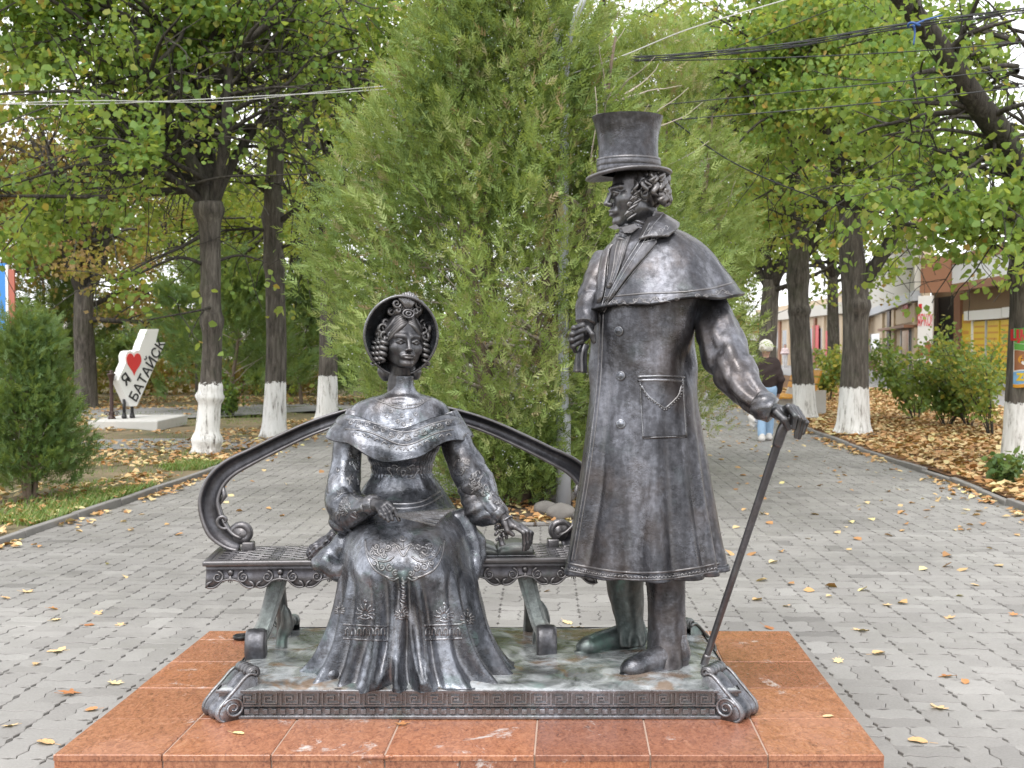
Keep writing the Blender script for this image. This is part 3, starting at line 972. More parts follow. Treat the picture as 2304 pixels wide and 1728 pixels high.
# ================================================================== BENCH
BA = R(3.4)                                                                  # the bench stands slightly askew
BC = Vector((-.455, 4.945, 0))                                               # middle of the seat's front edge
SEAT = .722
def bw(x, y, z):
    return (BC.x + x * math.cos(BA) - y * math.sin(BA), BC.y + x * math.sin(BA) + y * math.cos(BA), z)
def to_bench(vf):
    return np.array([bw(*p) for p in np.asarray(vf[0]).reshape(-1, 3)]), vf[1]
bench = thing('bench', 'bronze bench with woven seat, scalloped apron and sweeping scroll back', 'bench', (BC.x, BC.y + .15, BTOP))
HL = .815
put('seat_board', to_bench(box(-HL, HL, 0.004, .355, SEAT - .024, SEAT - .004, .004)), M['bronze_bench'], bench)
put('seat_edge', to_bench(joined([box(-HL - .012, HL + .012, -.012, .022, SEAT - .020, SEAT + .002, .007), box(-HL - .012, HL + .012, .345, .367, SEAT - .020, SEAT + .001, .006),
    box(-HL - .012, -HL + .012, .024, .344, SEAT - .020, SEAT + .001, .006), box(HL - .012, HL + .012, .024, .344, SEAT - .020, SEAT + .001, .006)])), M['bronze_bench'], bench)
# woven caning: short raised straps in courses (too fine to pick apart: one part)
st = []
for j in range(11):
    y = .036 + j * .0285
    for i in range(25):
        x = -HL + .035 + i * .0655 + (.032 if j % 2 else 0)
        if x + .056 > HL - .01: continue
        st.append(box(x, x + .054, y, y + .019, SEAT - .006, SEAT + .0005 + .0012 * ((i * 7 + j * 3) % 3), .0035))
        if (i + j) % 1 == 0: st.append(box(x + .056, x + .064, y - .004, y + .023, SEAT - .006, SEAT - .0012))
o = put('woven_strap', to_bench(joined(st)), M['bronze_bench'], bench); o['kind'] = 'stuff'
# apron with scalloped lower edge, carved scrolls
def apron_low(x):
    p = (x + HL) / .204
    f = p - math.floor(p)
    return SEAT - .095 - .012 * math.cos(2 * math.pi * f) - .010 * abs(math.sin(math.pi * 3 * f)) + .016 * math.exp(-((f - .5) / .16) ** 2)
xs_ = np.linspace(-HL, HL, 260)
def apron(y, thick):
    n = len(xs_)
    prof = [(0, SEAT - .018, 0), (.010, SEAT - .040, 0), (.002, SEAT - .062, 0)]
    V = []
    for lay in (0, 1):
        for k in range(4):
            for x in xs_:
                if k < 3:
                    V.append((x, y + prof[k][0] + lay * thick, prof[k][1]))
                else:
                    V.append((x, y - .010 + lay * thick, apron_low(x)))
    V = np.array(V)
    F = []
    for k in range(3):
        for i in range(n - 1):
            F.append((k * n + i, (k + 1) * n + i, (k + 1) * n + i + 1, k * n + i + 1))
            F.append((4 * n + k * n + i, 4 * n + k * n + i + 1, 4 * n + (k + 1) * n + i + 1, 4 * n + (k + 1) * n + i))
    for i in range(n - 1):
        F.append((3 * n + i, 7 * n + i, 7 * n + i + 1, 3 * n + i + 1))
        F.append((0 * n + i, i + 1, 4 * n + i + 1, 4 * n + i))
    for i in (0, n - 1):
        F.append(tuple(k * n + i for k in range(4)) + tuple(4 * n + k * n + i for k in range(3, -1, -1)))
    return fixn((V, F))
put('apron', to_bench(apron(.004, .014)), M['bronze_bench'], bench)
put('apron', to_bench(apron(.345, .012)), M['bronze_bench'], bench)
orn = [tube([(x, -.010 + .004, apron_low(x) + .003) for x in xs_], .0045, 6)]
for k in range(8):
    x = -HL + .204 * (k + .5)
    for s in (-1, 1):
        orn.append(tube([(a, .001 - .008 * (SEAT - .04 - b > .03), b) for a, b in spiral(x + s * .052, SEAT - .066, .024, 1.6, math.pi / 2, s, 26)], [.0050, .0042, .003], 6))
        orn.append(tube([(x + s * .075, -.003, SEAT - .082), (x + s * .090, -.006, SEAT - .090), (x + s * .099, -.009, SEAT - .107)], [.005, .006, .005], 6))
    orn.append(place(revolve([(.001, -.004), (.010, -.003), (.013, 0), (.009, .005), (.001, .007)], 12), (x, .001, SEAT - .048), (math.pi / 2, 0, 0)))
    for a in (-.5, 0, .5):
        orn.append(tube([(x, -.005, SEAT - .060), (x + .018 * math.sin(a), -.008, SEAT - .060 - .030 * math.cos(a))], [.004, .006, .002], 6))
put('apron_carving', to_bench(joined(orn)), M['bronze_bench'], bench)
# legs: a flat scrolled blade in front, a curled foot, a second splayed leg and acanthus tail behind
for s_, x in ((-1, -.553), (1, .545)):
    parts = []
    lean = s_ * .012
    P = catmull([(x - lean * 3, .085, SEAT - .03), (x - lean, .075, SEAT - .14), (x + lean * 2, .035, SEAT - .27), (x + lean * 4.2, -.012, BTOP + .075)], 18)
    T, N, B = frames(P, (1, 0, 0))
    w = np.interp(np.linspace(0, 1, 18), [0, .5, 1], [.042, .034, .036])
    ring = [(-1, -.55), (-.55, -.75), (.55, -.75), (1, -.55), (1, .55), (.55, .75), (-.55, .75), (-1, .55)]
    V = np.array([[P[i] + N[i] * w[i] * a + B[i] * w[i] * .62 * b for a, b in ring] for i in range(18)]).reshape(-1, 3)
    F = [tuple(q) for q in grid_faces(18, 8)] + [tuple(range(7, -1, -1)), tuple(range(17 * 8, 18 * 8))]
    put('front_leg', to_bench(fixn((V, F))), M['bronze_green'], bench, False)
    fx = x + lean * 4.5
    prof = catmull([(.046, .105), (.030, .118), (-.004, .112), (-.030, .085), (-.040, .050), (-.034, .015), (-.020, -.012), (.05, -.012)], 24)
    rows_ = [[(fx + wx * .043 * (1 if abs(wx) < .9 else .96), -.028 + a * (1 - .16 * abs(wx) ** 5), BTOP + b - .006 * abs(wx) ** 6) for a, b in prof] for wx in np.linspace(-1, 1, 9)]
    V = np.array(rows_).reshape(-1, 3)
    F = [tuple(q) for q in grid_faces(9, 24, wrap=False)] + [tuple(range(23, -1, -1)), tuple(range(8 * 24, 9 * 24))]
    put('foot', to_bench(fixn((V, F))), M['bronze_coat'], bench)
    P = catmull([(x, .24, SEAT - .03), (x + .004, .26, SEAT - .16), (x + .01, .31, SEAT - .28), (x + .012, .345, BTOP - .005)], 16)
    put('rear_leg', to_bench(tube(P, [.034, .028, .026, .032], 8, flat=.7)), M['bronze_green'], bench)
    ac = [(x + .030, .12, BTOP - .004), (x + .034, .135, BTOP + .055), (x + .055, .13, BTOP + .10), (x + .050, .13, BTOP + .155), (x + .044, .13, BTOP + .19)]
    put('leg_leaf', to_bench(tube(catmull(ac, 20), [.026, .024, .030, .022, .003], 10, flat=.45)), M['bronze_green'], bench)

# back: a channelled rail that sweeps from one scroll over to the other
def lb(sx, sy):                                                              # photograph pixel -> bench frame, on the plane of the back
    p = W(sx, sy, 5.27)
    x, y = p.x - BC.x, p.y - BC.y
    return (x * math.cos(BA) + y * math.sin(BA), p.z)
Lp = [lb(*q) for q in ((548, 1216), (524, 1208), (498, 1186), (482, 1152), (478, 1118), (492, 1080), (522, 1050), (575, 1022), (640, 990), (700, 963), (760, 942), (830, 925))]
mid = -.0
Lp = [(a, b) for a, b in Lp]
cxm = lb(904, 925)[0]
rail = Lp + [(cxm, Lp[-1][1] + .010)] + [(2 * cxm - a, b) for a, b in Lp[::-1]]
C2 = resample(catmull(rail, 240), 170)
t_ = np.linspace(-1, 1, 170)
wid = np.interp(np.abs(t_), [0, .55, .75, .9, 1], [.030, .036, .046, .052, .034])
dC = np.gradient(C2, axis=0); dC /= np.linalg.norm(dC, axis=1)[:, None]
nC = np.stack([-dC[:, 1], dC[:, 0]], 1)
sec = [(-1.0, .0), (-1.02, -.020), (-.86, -.034), (-.62, -.026), (-.50, -.010), (.50, -.010), (.62, -.026), (.86, -.034), (1.02, -.020), (1.0, 0), (.9, .018), (-.9, .018)]
YB = .335
V = np.array([[(C2[i][0] + nC[i][0] * wid[i] * a, YB + b - .05 * abs(t_[i]) ** 6, C2[i][1] + nC[i][1] * wid[i] * a) for a, b in sec] for i in range(170)]).reshape(-1, 3)
F = [tuple(q) for q in grid_faces(170, 12)] + [tuple(range(11, -1, -1)), tuple(range(169 * 12, 170 * 12))]
put('back_rail', to_bench(fixn((V, F))), M['bronze_bench'], bench)
for s_ in (-1, 1):
    def mx(p): return (p[0], p[1]) if s_ < 0 else (2 * cxm - p[0], p[1])
    parts = []
    c1 = lb(552, 1196)
    sp = spiral(c1[0], c1[1], .046, 1.15, R(165), -1, 46)
    big = [mx(p) for p in sp]
    parts.append(tube([(a, YB - .045 - .01 * i / 46, b) for i, (a, b) in enumerate(big)], [.017, .019, .016, .010, .008], 9))
    disc = [mx((c1[0] + .040 * math.cos(a), c1[1] + .042 * math.sin(a))) for a in np.linspace(0, 2 * np.pi, 24, endpoint=False)]
    parts.append(fixn(prism(disc, .03, 'y', YB - .062)))
    c2 = lb(512, 1165)
    sp2 = [mx(p) for p in spiral(c2[0], c2[1], .036, 1.0, R(-60), -1, 30)]
    parts.append(tube([(a, YB - .058, b) for a, b in sp2], [.006, .010, .008, .005], 7))
    lf = [mx(lb(*q)) for q in ((500, 1132), (512, 1112), (508, 1092))]
    parts.append(tube([(a, YB - .030, b) for a, b in lf], [.004, .012, .009], 7))
    post = mx(lb(566, 1222))
    parts.append(box(post[0] - .026, post[0] + .026, YB - .075, YB - .02, SEAT - .01, SEAT + .035, .008))
    put('back_scroll', to_bench(joined(parts)), M['bronze_bench'], bench)
# ================================================================== FIGURES: shared sculpting
def head_field(female):
    def f(P):
        Q = P.copy(); Q[:, 0] = np.abs(Q[:, 0])                              # the face is symmetrical
        d = d_ell(P, (0, .018, .032), (.077, .098, .092))
        d = smin(d, d_ell(P, (0, -.028, -.040), (.064 if female else .063, .060, .076)), .030)
        jw = .040 if female else .050
        d = smin(d, d_cap(Q, (jw, .0, -.062), (.010, -.066, -.103), .020 if female else .025, .018), .024)
        d = smin(d, d_ell(P, (0, -.078, -.104), (.016 if female else .020, .014, .015)), .016)                                # chin
        d = smin(d, d_ell(Q, (.040, -.060, -.026), (.024, .020, .026)), .022)                             # cheeks
        d = smin(d, d_cap(Q, (.013, -.084, .022), (.046, -.068, .024), .006, .005), .022) if female else smin(d, d_cap(Q, (.012, -.087, .020), (.046, -.070, .023), .010, .008), .012)                  # brows
        d = smax(d, -d_ell(Q, (.031, -.101, .001), (.021, .016, .0135)), .010)                             # sockets
        d = smin(d, d_cap(P, (0, -.084, .018), (0, -.104 if female else -.109, -.030), .0065 if female else .0075, .0080 if female else .0095), .009)                     # nose
        d = smin(d, d_ell(P, (0, -.105 if female else -.111, -.034), (.0090 if female else .0105, .010, .0085)), .006)
        d = smin(d, d_ell(Q, (.0105, -.099, -.038), (.0075, .010, .0075)), .005)
        d = smax(d, -d_ell(Q, (.0055, -.106, -.0445), (.0036, .006, .004)), .003)
        d = smin(d, d_ell(Q, (.031, -.0775, .0005), (.0145, .0135, .0115)), .002)                          # eyeballs
        up = np.minimum(d_cap(Q, (.0165, -.0855, .001), (.031, -.0925, .0088), .0030, .0034), d_cap(Q, (.031, -.0925, .0088), (.0465, -.0800, .001), .0034, .0026))
        d = smin(d, up, .003)
        lo = np.minimum(d_cap(Q, (.0165, -.0855, .000), (.031, -.0905, -.0082), .0020), d_cap(Q, (.031, -.0905, -.0082), (.0465, -.0795, -.0005), .0020))
        d = smin(d, lo, .003)
        d = smax(d, -d_ell(Q, (.0312, -.0925, .0008), (.0040, .0040, .0040)), .002)                        # pupils
        d = smin(d, d_ell(P, (0, -.086, -.066), (.030, .014, .018)), .012)                                 # mouth mound
        d = smin(d, d_cap(Q, (.004, -.0985, -.0615), (.0225, -.0865, -.0665), .0058, .0030), .003)
        d = smin(d, d_ell(P, (0, -.0960, -.0755), (.0150, .0075, .0062)), .003)
        d = smax(d, -d_cap(Q, (.0, -.1045, -.0683), (.021, -.0925, -.0678), .0021, .0014), .002)           # parting of the lips
        d = smax(d, -d_cap(P, (0, -.1085, -.048), (0, -.1060, -.057), .0030), .004)
        d = smin(d, d_ell(Q, (.0775, .006, -.006), (.0085, .019, .031)), .005)                             # ears
        d = smax(d, -d_ell(Q, (.088, .002, -.004), (.007, .010, .018)), .004)
        d = smin(d, d_cap(P, (0, .018, -.075), (0, .030, -.205), .045 if female else .054, .047 if female else .060), .025)
        return d
    return f
def head_mesh(female, h=.0034):
    return sdf_mesh(head_field(female), (-.105, -.135, -.205), (.105, .135, .135), h)
def oriented(scale, yaw, pitch, roll, origin):
    m = Matrix.Rotation(yaw, 3, 'Z') @ Matrix.Rotation(pitch, 3, 'X') @ Matrix.Rotation(roll, 3, 'Y')
    m = np.array(m); o = np.array(origin)
    s = np.array(scale)
    return lambda p: (np.asarray(p, float).reshape(-1, 3) * s) @ m.T + o
def hand_mesh(wrist, palm, fingers, thumb, r=.0112, h=.0030, extra=None, k=.005, palm_r=(.030, .026)):
    """fingers: lists of joints from knuckle to tip"""
    allp = [wrist, palm] + [p for f in fingers for p in f] + list(thumb)
    A = np.array([tuple(p) for p in allp])
    lo, hi = A.min(0) - .045, A.max(0) + .045
    def fn(P):
        d = d_cap(P, wrist, palm, .028, palm_r[0])
        for f in fingers:
            kn = f[0]
            d = smin(d, d_cap(P, palm, kn, palm_r[1] * .72, r * 1.18), .012)
        F = None
        for f in fingers:
            n = len(f)
            rad = np.linspace(r * 1.08, r * .78, n)
            e = d_chain(P, f, rad, .003)
            for q in f[1:-1]:
                e = smin(e, np.linalg.norm(P - np.array(tuple(q)), axis=-1) - r * 1.04, .004)      # knuckles
            F = e if F is None else np.minimum(F, e)
        d = smin(d, F, k)
        rad = np.linspace(r * 1.45, r * .95, len(thumb))
        d = smin(d, d_chain(P, thumb, rad, .004), .007)
        return d
    return sdf_mesh(fn, lo, hi, h)
def lock(P, r, seg=7, n=14, flat=.7, wob=0.0, seed=0):
    P = catmull(P, n)
    return tube(P, [r * .55, r, r * 1.05, r * .8, r * .15], seg, flat=flat)

# ================================================================== STANDING GENTLEMAN
MY = 4.87
man = thing('gentleman_statue', 'bronze statue of a standing man in top hat and caped overcoat', 'statue', (.545, 4.87, BTOP))
def ring(sl, sr, sy, Yc, ry, tilt=0.0):
    a, b = W(sl, sy, Yc), W(sr, sy, Yc)
    return ((a.x + b.x) / 2, Yc, (a.z + b.z) / 2, (b.x - a.x) / 2, ry, tilt)

# ---- overcoat
coat_rings = [ring(1402, 1520, 545, MY, .09), ring(1352, 1580, 590, MY, .135), ring(1338, 1582, 650, MY, .155), ring(1336, 1560, 730, MY, .158), ring(1337, 1556, 800, MY, .158),
              ring(1334, 1561, 880, MY, .162), ring(1322, 1572, 970, MY, .178), ring(1308, 1588, 1080, MY, .200), ring(1291, 1605, 1180, MY, .222), ring(1278, 1619, 1255, MY, .238), ring(1273, 1623, 1281, MY, .244)]
def coat_disp(v, th):
    low = np.clip((v - .40) / .60, 0, 1)
    d = low * (.012 * np.sin(5 * th + 1.1 + .6 * v) + .008 * np.sin(9 * th + .4 + 2 * v))
    for c, w_, a_, v0 in ((-1.50, .11, .034, .46), (-2.05, .10, .020, .55), (-1.02, .12, .026, .50), (-2.62, .13, .024, .35), (-.62, .13, .022, .45)):
        cc = c + .12 * (v - .7) * np.sign(c + 1.57) + .03 * np.sin(7 * v + c)
        k = np.clip((v - v0) / .4, 0, 1)
        d += a_ * k * (np.exp(-((th - cc) / w_) ** 2) - .6 * np.exp(-((th - cc - .22) / (w_ * .9)) ** 2))
    d += .010 * np.exp(-((v - .44) / .05) ** 2) * np.sin(4 * th + 1) + .008 * np.sin(v * 34 + 3 * np.sin(2 * th)) * np.exp(-((v - .38) / .10) ** 2) * np.exp(-((th + .55) / .5) ** 2)
    d += .006 * (v > .955)                                                    # hem border
    d += .004 * fbm(3 * np.cos(th) + 7, 3 * np.sin(th), v * 7, 2, 3)
    return d
def wrapdisp(f):
    return lambda v, th: f(v, (th + np.pi) % (2 * np.pi) - np.pi)
coat = loft(coat_rings, 150, 116, wrapdisp(coat_disp))
coat = solid(coat, -.010)
coat_o = put('coat', coat, M['bronze_coat'], man)
cb = bvh_of(coat)
def lines(*a): return [np.array(q, float) for q in a]
seams = lines([(1350, 705), (1347, 800), (1342, 880), (1330, 985), (1316, 1085), (1300, 1180), (1286, 1262)],
              [(1357, 705), (1354, 800), (1349, 880), (1337, 985), (1323, 1085), (1307, 1180), (1293, 1262)])
put('front_edge', relief(cb, seams, .0035), M['bronze_coat'], coat_o)
hem = [np.array([(sx, 1263 + 26 * math.cos((sx - 1448) / 175 * 1.45)) for sx in np.linspace(1277, 1619, 30)])]
put('hem_border', joined([relief(cb, hem, .0058), relief(cb, [h + np.array((0, 16)) for h in hem], .004),
    relief(cb, [np.array([(sx - 3.5, 1276 + 26 * math.cos((sx - 1448) / 175 * 1.45)), (sx, 1271 + 26 * math.cos((sx - 1448) / 175 * 1.45)), (sx + 3.5, 1276 + 26 * math.cos((sx - 1448) / 175 * 1.45))]) for sx in np.linspace(1286, 1610, 40)], .0036, 5, step=2)]), M['bronze_coat'], coat_o)
for sx, sy in ((1393, 745), (1397, 846), (1397, 954)):
    p = cast(cb, sx, sy); q = cast(cb, sx + 4, sy); r2 = cast(cb, sx, sy + 4)
    n = (q - p).cross(r2 - p).normalized()
    if n.y > 0: n = -n
    rot = Vector((0, 0, 1)).rotation_difference(n).to_euler()
    put('button', place(revolve([(.001, -.006), (.0195, -.004), (.0205, .005), (.0175, .0095), (.0140, .0080), (.010, .0115), (.001, .0130)], 24), p, rot), M['bronze_dress'], coat_o)
# patch pocket with a chain-edged flap
pk = []
g_ = np.array([(1438, 850), (1538, 848), (1547, 986), (1444, 990)], float)
nu_, nv_ = 26, 34
PVt = []
for j in range(nv_):
    for i in range(nu_):
        a, b = i / (nu_ - 1), j / (nv_ - 1)
        q = (g_[0] * (1 - a) + g_[1] * a) * (1 - b) + (g_[3] * (1 - a) + g_[2] * a) * b
        edge = min(a, 1 - a, b, 1 - b)
        PVt.append(cast(cb, q[0], q[1], .0095 if edge > .001 else -.003)[:])
put('pocket', (np.array(PVt), [tuple(q) for q in grid_faces(nv_, nu_, False)]), M['bronze_coat'], coat_o)
pb = bvh_of((np.array(PVt), [tuple(q) for q in grid_faces(nv_, nu_, False)]), coat)
put('pocket_trim', joined([relief(pb, lines([(1440, 853), (1443, 920), (1447, 986)], [(1447, 987), (1495, 983), (1544, 984)], [(1544, 983), (1540, 920), (1536, 852)]), .0034),
    relief(pb, lines([(1434, 848), (1490, 846), (1540, 849)], [(1435, 856), (1490, 855), (1539, 858)]), .0060, 8),
    relief(pb, [np.array(q, float) for q in ([(1443, 868), (1458, 890), (1478, 906), (1497, 919)], [(1497, 919), (1515, 903), (1528, 888), (1534, 866)])], .0050, 7),
    joined([place(revolve([(.001, -.003), (.006, 0), (.001, .004)], 8), cast(pb, a, b), (math.pi / 2, 0, 0)) for a, b in catmull([(1441, 866), (1457, 893), (1478, 909), (1497, 922), (1517, 906), (1531, 890), (1536, 866)], 22)])]), M['bronze_dress'], coat_o)

# ---- shoulder cape
cape_rings = [ring(1428, 1492, 512, MY, .062), ring(1398, 1545, 534, MY, .11), ring(1362, 1590, 566, MY - .005, .150), ring(1345, 1622, 606, MY - .01, .180), ring(1334, 1645, 645, MY - .015, .205), ring(1326, 1664, 680, MY - .02, .225)]
def cape_disp(v, th):
    low = np.clip((v - .35) / .65, 0, 1)
    d = low * (.010 * np.sin(4 * th + .7) + .006 * np.sin(9 * th)) + .004 * fbm(2.5 * np.cos(th), 2.5 * np.sin(th), v * 4, 5, 3)
    d += .012 * np.exp(-((th + 1.15) / .25) ** 2) * low - .012 * np.exp(-((th + .70) / .20) ** 2) * low + .010 * np.clip((v - .94) / .06, 0, 1)
    return d
V, F = loft(cape_rings, 140, 66, wrapdisp(cape_disp))
x0_, x1_ = W(1345, 690, MY).x, W(1668, 690, MY).x
tt = np.clip((V[:, 0] - x0_) / (x1_ - x0_), -.1, 1.1)
vv = np.repeat(np.linspace(0, 1, 66), 140)
V[:, 2] += vv ** 2 * (-.032 + .052 * tt + .006 * np.sin(tt * 14))
cape = solid((V, F), -.013)
cape_o = put('cape', cape, M['bronze_coat'], man)
kb = bvh_of(cape)
def hemline(off, n=26):
    return np.array([(sx, np.interp(sx, (1340, 1450, 1540, 1600, 1650), (704, 694, 691, 683, 670)) - off) for sx in np.linspace(1346, 1650, n)])
sc = []
for k, sx in enumerate(np.linspace(1392, 1625, 6)):
    y = np.interp(sx, (1340, 1450, 1540, 1600, 1650), (704, 694, 691, 683, 670)) - 19
    s = 1 if k % 2 else -1
    sc += [np.array([(sx - 24, y + 6), (sx - 12, y + 6 * s), (sx, y - 6 * s), (sx + 12, y + 3), (sx + 24, y + 6)]), spiral(sx - 10, y - 1, 7, 1.2, 0, s, 14, .9), spiral(sx + 11, y, 6, 1.2, math.pi, -s, 14, .9)]
put('cape_border', joined([relief(kb, [hemline(34)], .0050), relief(kb, [hemline(5)], .0042), relief(kb, sc, .0040, 5, step=3)]), M['bronze_coat'], cape_o)

# ---- collar and lapels: thick folded sheets laid over the cape
allb = bvh_of(cape, coat)
def cloth_patch(outline_l, outline_r, bvh, lift, n=26, m=9, bow=.006, thick=.008):
    """a strip of cloth between two drawn edges, lying on the body"""
    A, B = catmull(outline_l, n), catmull(outline_r, n)
    V, ok = [], True
    last = None
    for i in range(n):
        for j in range(m):
            t = j / (m - 1)
            q = A[i] * (1 - t) + B[i] * t
            p = cast(bvh, q[0], q[1], lift + bow * math.sin(math.pi * t))
            if p is None or abs(p.y - MY) > .40:
                p = W(q[0], q[1], last if last is not None else MY - .06)
            last = p.y
            V.append(p[:])
    V = np.array(V).reshape(n, m, 3)
    for _ in range(4):
        V[1:-1, :, 1] = .25 * V[:-2, :, 1] + .5 * V[1:-1, :, 1] + .25 * V[2:, :, 1]
    return solid((V.reshape(-1, 3), [tuple(q) for q in grid_faces(n, m, False)]), thick)
lap = cloth_patch([(1462, 498), (1440, 540), (1408, 590), (1378, 645), (1352, 702)], [(1478, 548), (1464, 566), (1428, 608), (1392, 655), (1356, 704)], allb, .010)
put('lapel', lap, M['bronze_coat'], man)
lap2 = cloth_patch([(1384, 552), (1374, 566), (1367, 600), (1362, 650), (1350, 700)], [(1374, 556), (1358, 574), (1349, 610), (1346, 655), (1344, 700)], allb, .008)
put('lapel', lap2, M['bronze_coat'], man)
col = cloth_patch([(1472, 474), (1462, 498), (1450, 522), (1441, 548)], [(1492, 478), (1508, 500), (1522, 520), (1500, 540)], allb, .016, 18, 9, .010, .012)
col_o = put('collar', col, M['bronze_coat'], man)
lb_ = bvh_of(lap, lap2, col, cape, coat)
put('lapel_piping', relief(lb_, lines([(1463, 499), (1440, 541), (1409, 590), (1379, 645), (1353, 701)], [(1470, 506), (1447, 546), (1415, 595), (1384, 648), (1356, 699)], [(1476, 550), (1463, 567), (1428, 608), (1393, 654), (1358, 702)], [(1371, 550), (1367, 600), (1363, 650), (1351, 699)]), .0030), M['bronze_dress'], man)
kx_ = []
for k, (sx, sy) in enumerate(((1462, 536), (1474, 528), (1487, 520), (1499, 513))):
    kx_ += [np.array([(sx - 5, sy + 5), (sx - 2, sy - 6), (sx + 4, sy - 2), (sx + 2, sy + 6)]), np.array([(sx + 3, sy + 4), (sx + 7, sy - 4)])]
put('collar_embroidery', joined([relief(lb_, kx_, .0024, 5, step=2), relief(lb_, lines([(1446, 546), (1480, 535), (1519, 518)], [(1455, 522), (1475, 500), (1490, 482)]), .0028)]), M['bronze_dress'], col_o)
# shirt front and waistcoat in the opening
sh = cloth_patch([(1424, 520), (1412, 555), (1398, 600), (1376, 650)], [(1386, 524), (1374, 552), (1369, 600), (1364, 648)], allb, .003, 20, 12, .010, .006)
sh_o = put('shirt_front', sh, M['bronze_coat'], man)
sb_ = bvh_of(sh, cape, coat)
put('shirt_pleat', relief(sb_, lines([(1404, 528), (1394, 560), (1386, 600), (1374, 640)], [(1396, 530), (1386, 560), (1380, 600), (1371, 640)], [(1413, 530), (1403, 562), (1392, 605), (1377, 642)]), .0036), M['bronze_coat'], sh_o)

# ---- head, hair, hat
ho = W(1430, 434, MY - .015)
hT = oriented((1.14, 1.16, 1.08), R(-76), R(5), 0, ho)
V, F = head_mesh(False)
V = hT(V)
# cravat and wing collar modelled with the neck
put('head', (V, F), M['bronze_skin'], man)
hb = bvh_of((V, F))
loc = []
rr = random.Random(5)
def hair_f(P):
    Q = P.copy(); Q[:, 0] = np.abs(Q[:, 0])
    d = d_ell(P, (0, .022, .020), (.090, .088, .096))
    a = np.arctan2(P[:, 0], P[:, 1] - .02)
    wv = np.sin(a * 9 + P[:, 2] * 70 + 1.3 * np.sin(P[:, 2] * 60 + a * 3)) * .5 + np.sin(a * 17 - P[:, 2] * 90) * .25
    d = d - .0095 * wv
    cut = P[:, 1] + .042 + .35 * np.clip(.02 - P[:, 2], 0, 1)              # nothing over the face
    d = smax(d, -cut, .012)
    d = smax(d, -(P[:, 2] + .070), .012)
    ear = d_ell(Q, (.092, .000, -.012), (.026, .024, .034))
    return smax(d, -ear, .008)
hv, hf = sdf_mesh(hair_f, (-.125, -.10, -.10), (.125, .17, .14), .0033)
loc.append((hT(hv), hf))
for k in range(56):                                                            # loose waves under the brim, all round the back and temples
    a = rr.uniform(R(-38), R(218))                                             # 90 deg = back of the head
    z0 = rr.uniform(-.02, .075)
    ca_, sa_ = math.cos(a), math.sin(a)
    if sa_ < .05 and z0 < .028: continue
    p0 = np.array((.088 * ca_, .022 + .084 * sa_, z0))
    out = np.array((ca_, sa_, 0))
    ln = rr.uniform(.035, .060)
    sd2 = np.array((-sa_, ca_, 0)) * rr.choice((-1, 1, 1)) * rr.uniform(.010, .022)
    p1 = p0 + out * .007 + np.array((0, 0, -ln * .30)) + sd2 * .6
    p2 = p0 + out * .008 + np.array((0, 0, -ln * .70)) - sd2 * .2
    p3 = p0 + out * .004 + np.array((0, 0, -ln)) + sd2 * 1.1
    loc.append(lock(hT([p0, p1, p2, p3]), rr.uniform(.013, .020), 8, 12, .5))
for k in range(11):                                                            # side-whiskers curling along the cheeks
    for sg in (1, -1):
        t = k / 10
        p = np.array((sg * (.0690 - .016 * t), -.010 - .034 * t + .010 * math.sin(k * 2.1), .004 - .088 * t))
        c_ = 1 if k % 2 else -1
        pts = [p + np.array((0, .008, .006)), p + np.array((sg * .004, -.006 * c_, -.002)), p + np.array((sg * .005, -.018, -.012 + .004 * c_)), p + np.array((sg * .002, -.012 + .012 * c_, -.024))]
        loc.append(lock(hT(pts), .0125 - .002 * (k % 3), 8, 12, .55))
put('hair', joined(loc), M['bronze_skin'], man)
nk = W(1418, 512, MY - .03)
crav = []
def crav_f(P):
    d = d_cap(P, W(1440, 496, MY), W(1432, 540, MY - .01), .070, .078)
    d = smin(d, d_ell(P, W(1409, 518, MY - .055), (.030, .028, .026)), .012)
    d = smin(d, d_cap(P, W(1409, 522, MY - .06), W(1398, 545, MY - .085), .020, .026), .012)
    d = smin(d, d_cap(P, W(1400, 500, MY - .02), W(1386, 512, MY - .03), .020, .010), .006)
    return d + .003 * np.sin(P[:, 2] * 260 + P[:, 0] * 90)
put('cravat', sdf_mesh(crav_f, np.array(W(1440, 545, MY)) - .14, np.array(W(1430, 485, MY)) + .13, .0045), M['bronze_coat'], man)
wc = []
for pts in ([(1398, 512), (1428, 503), (1437, 512), (1421, 524), (1404, 524)], [(1370, 512), (1386, 505), (1395, 513), (1384, 517)]):
    poly = [W(a, b, MY - .105 + .02 * (a > 1425)) for a, b in pts]
    V = [p[:] for p in poly] + [(p + Vector((0, .007, .003)))[:] for p in poly]
    n = len(poly)
    wc.append(fixn((np.array(V), [tuple(range(n)), tuple(range(2 * n - 1, n - 1, -1))] + [(i, n + i, n + (i + 1) % n, (i + 1) % n) for i in range(n)])))
put('wing_collar', joined(wc), M['bronze_coat'], man, False)
hz0, hz1 = W(1413, 392, MY).z, W(1411, 266, MY).z
hx0, hx1 = W(1414, 392, MY).x, W(1411, 266, MY).x
H = hz1 - hz0
prof = [(.126, 0), (.1245, .10), (.1205, .35), (.1240, .62), (.1335, .85), (.1435, .985), (.1420, 1.0), (.120, 1.004), (.001, 1.004)]
cr = catmull(prof, 50)
cr = [(max(a, .001), b) for a, b in cr]
seg = 64
th = np.linspace(0, 2 * np.pi, seg, endpoint=False)
V = np.array([[(hx0 + (hx1 - hx0) * b + a * math.cos(t), MY - .015 + a * .93 * math.sin(t), hz0 + H * b) for t in th] for a, b in cr]).reshape(-1, 3)
F = [tuple(q) for q in grid_faces(len(cr), seg)]
hat_crown = roughen((V, F), .0015, 18, 4)
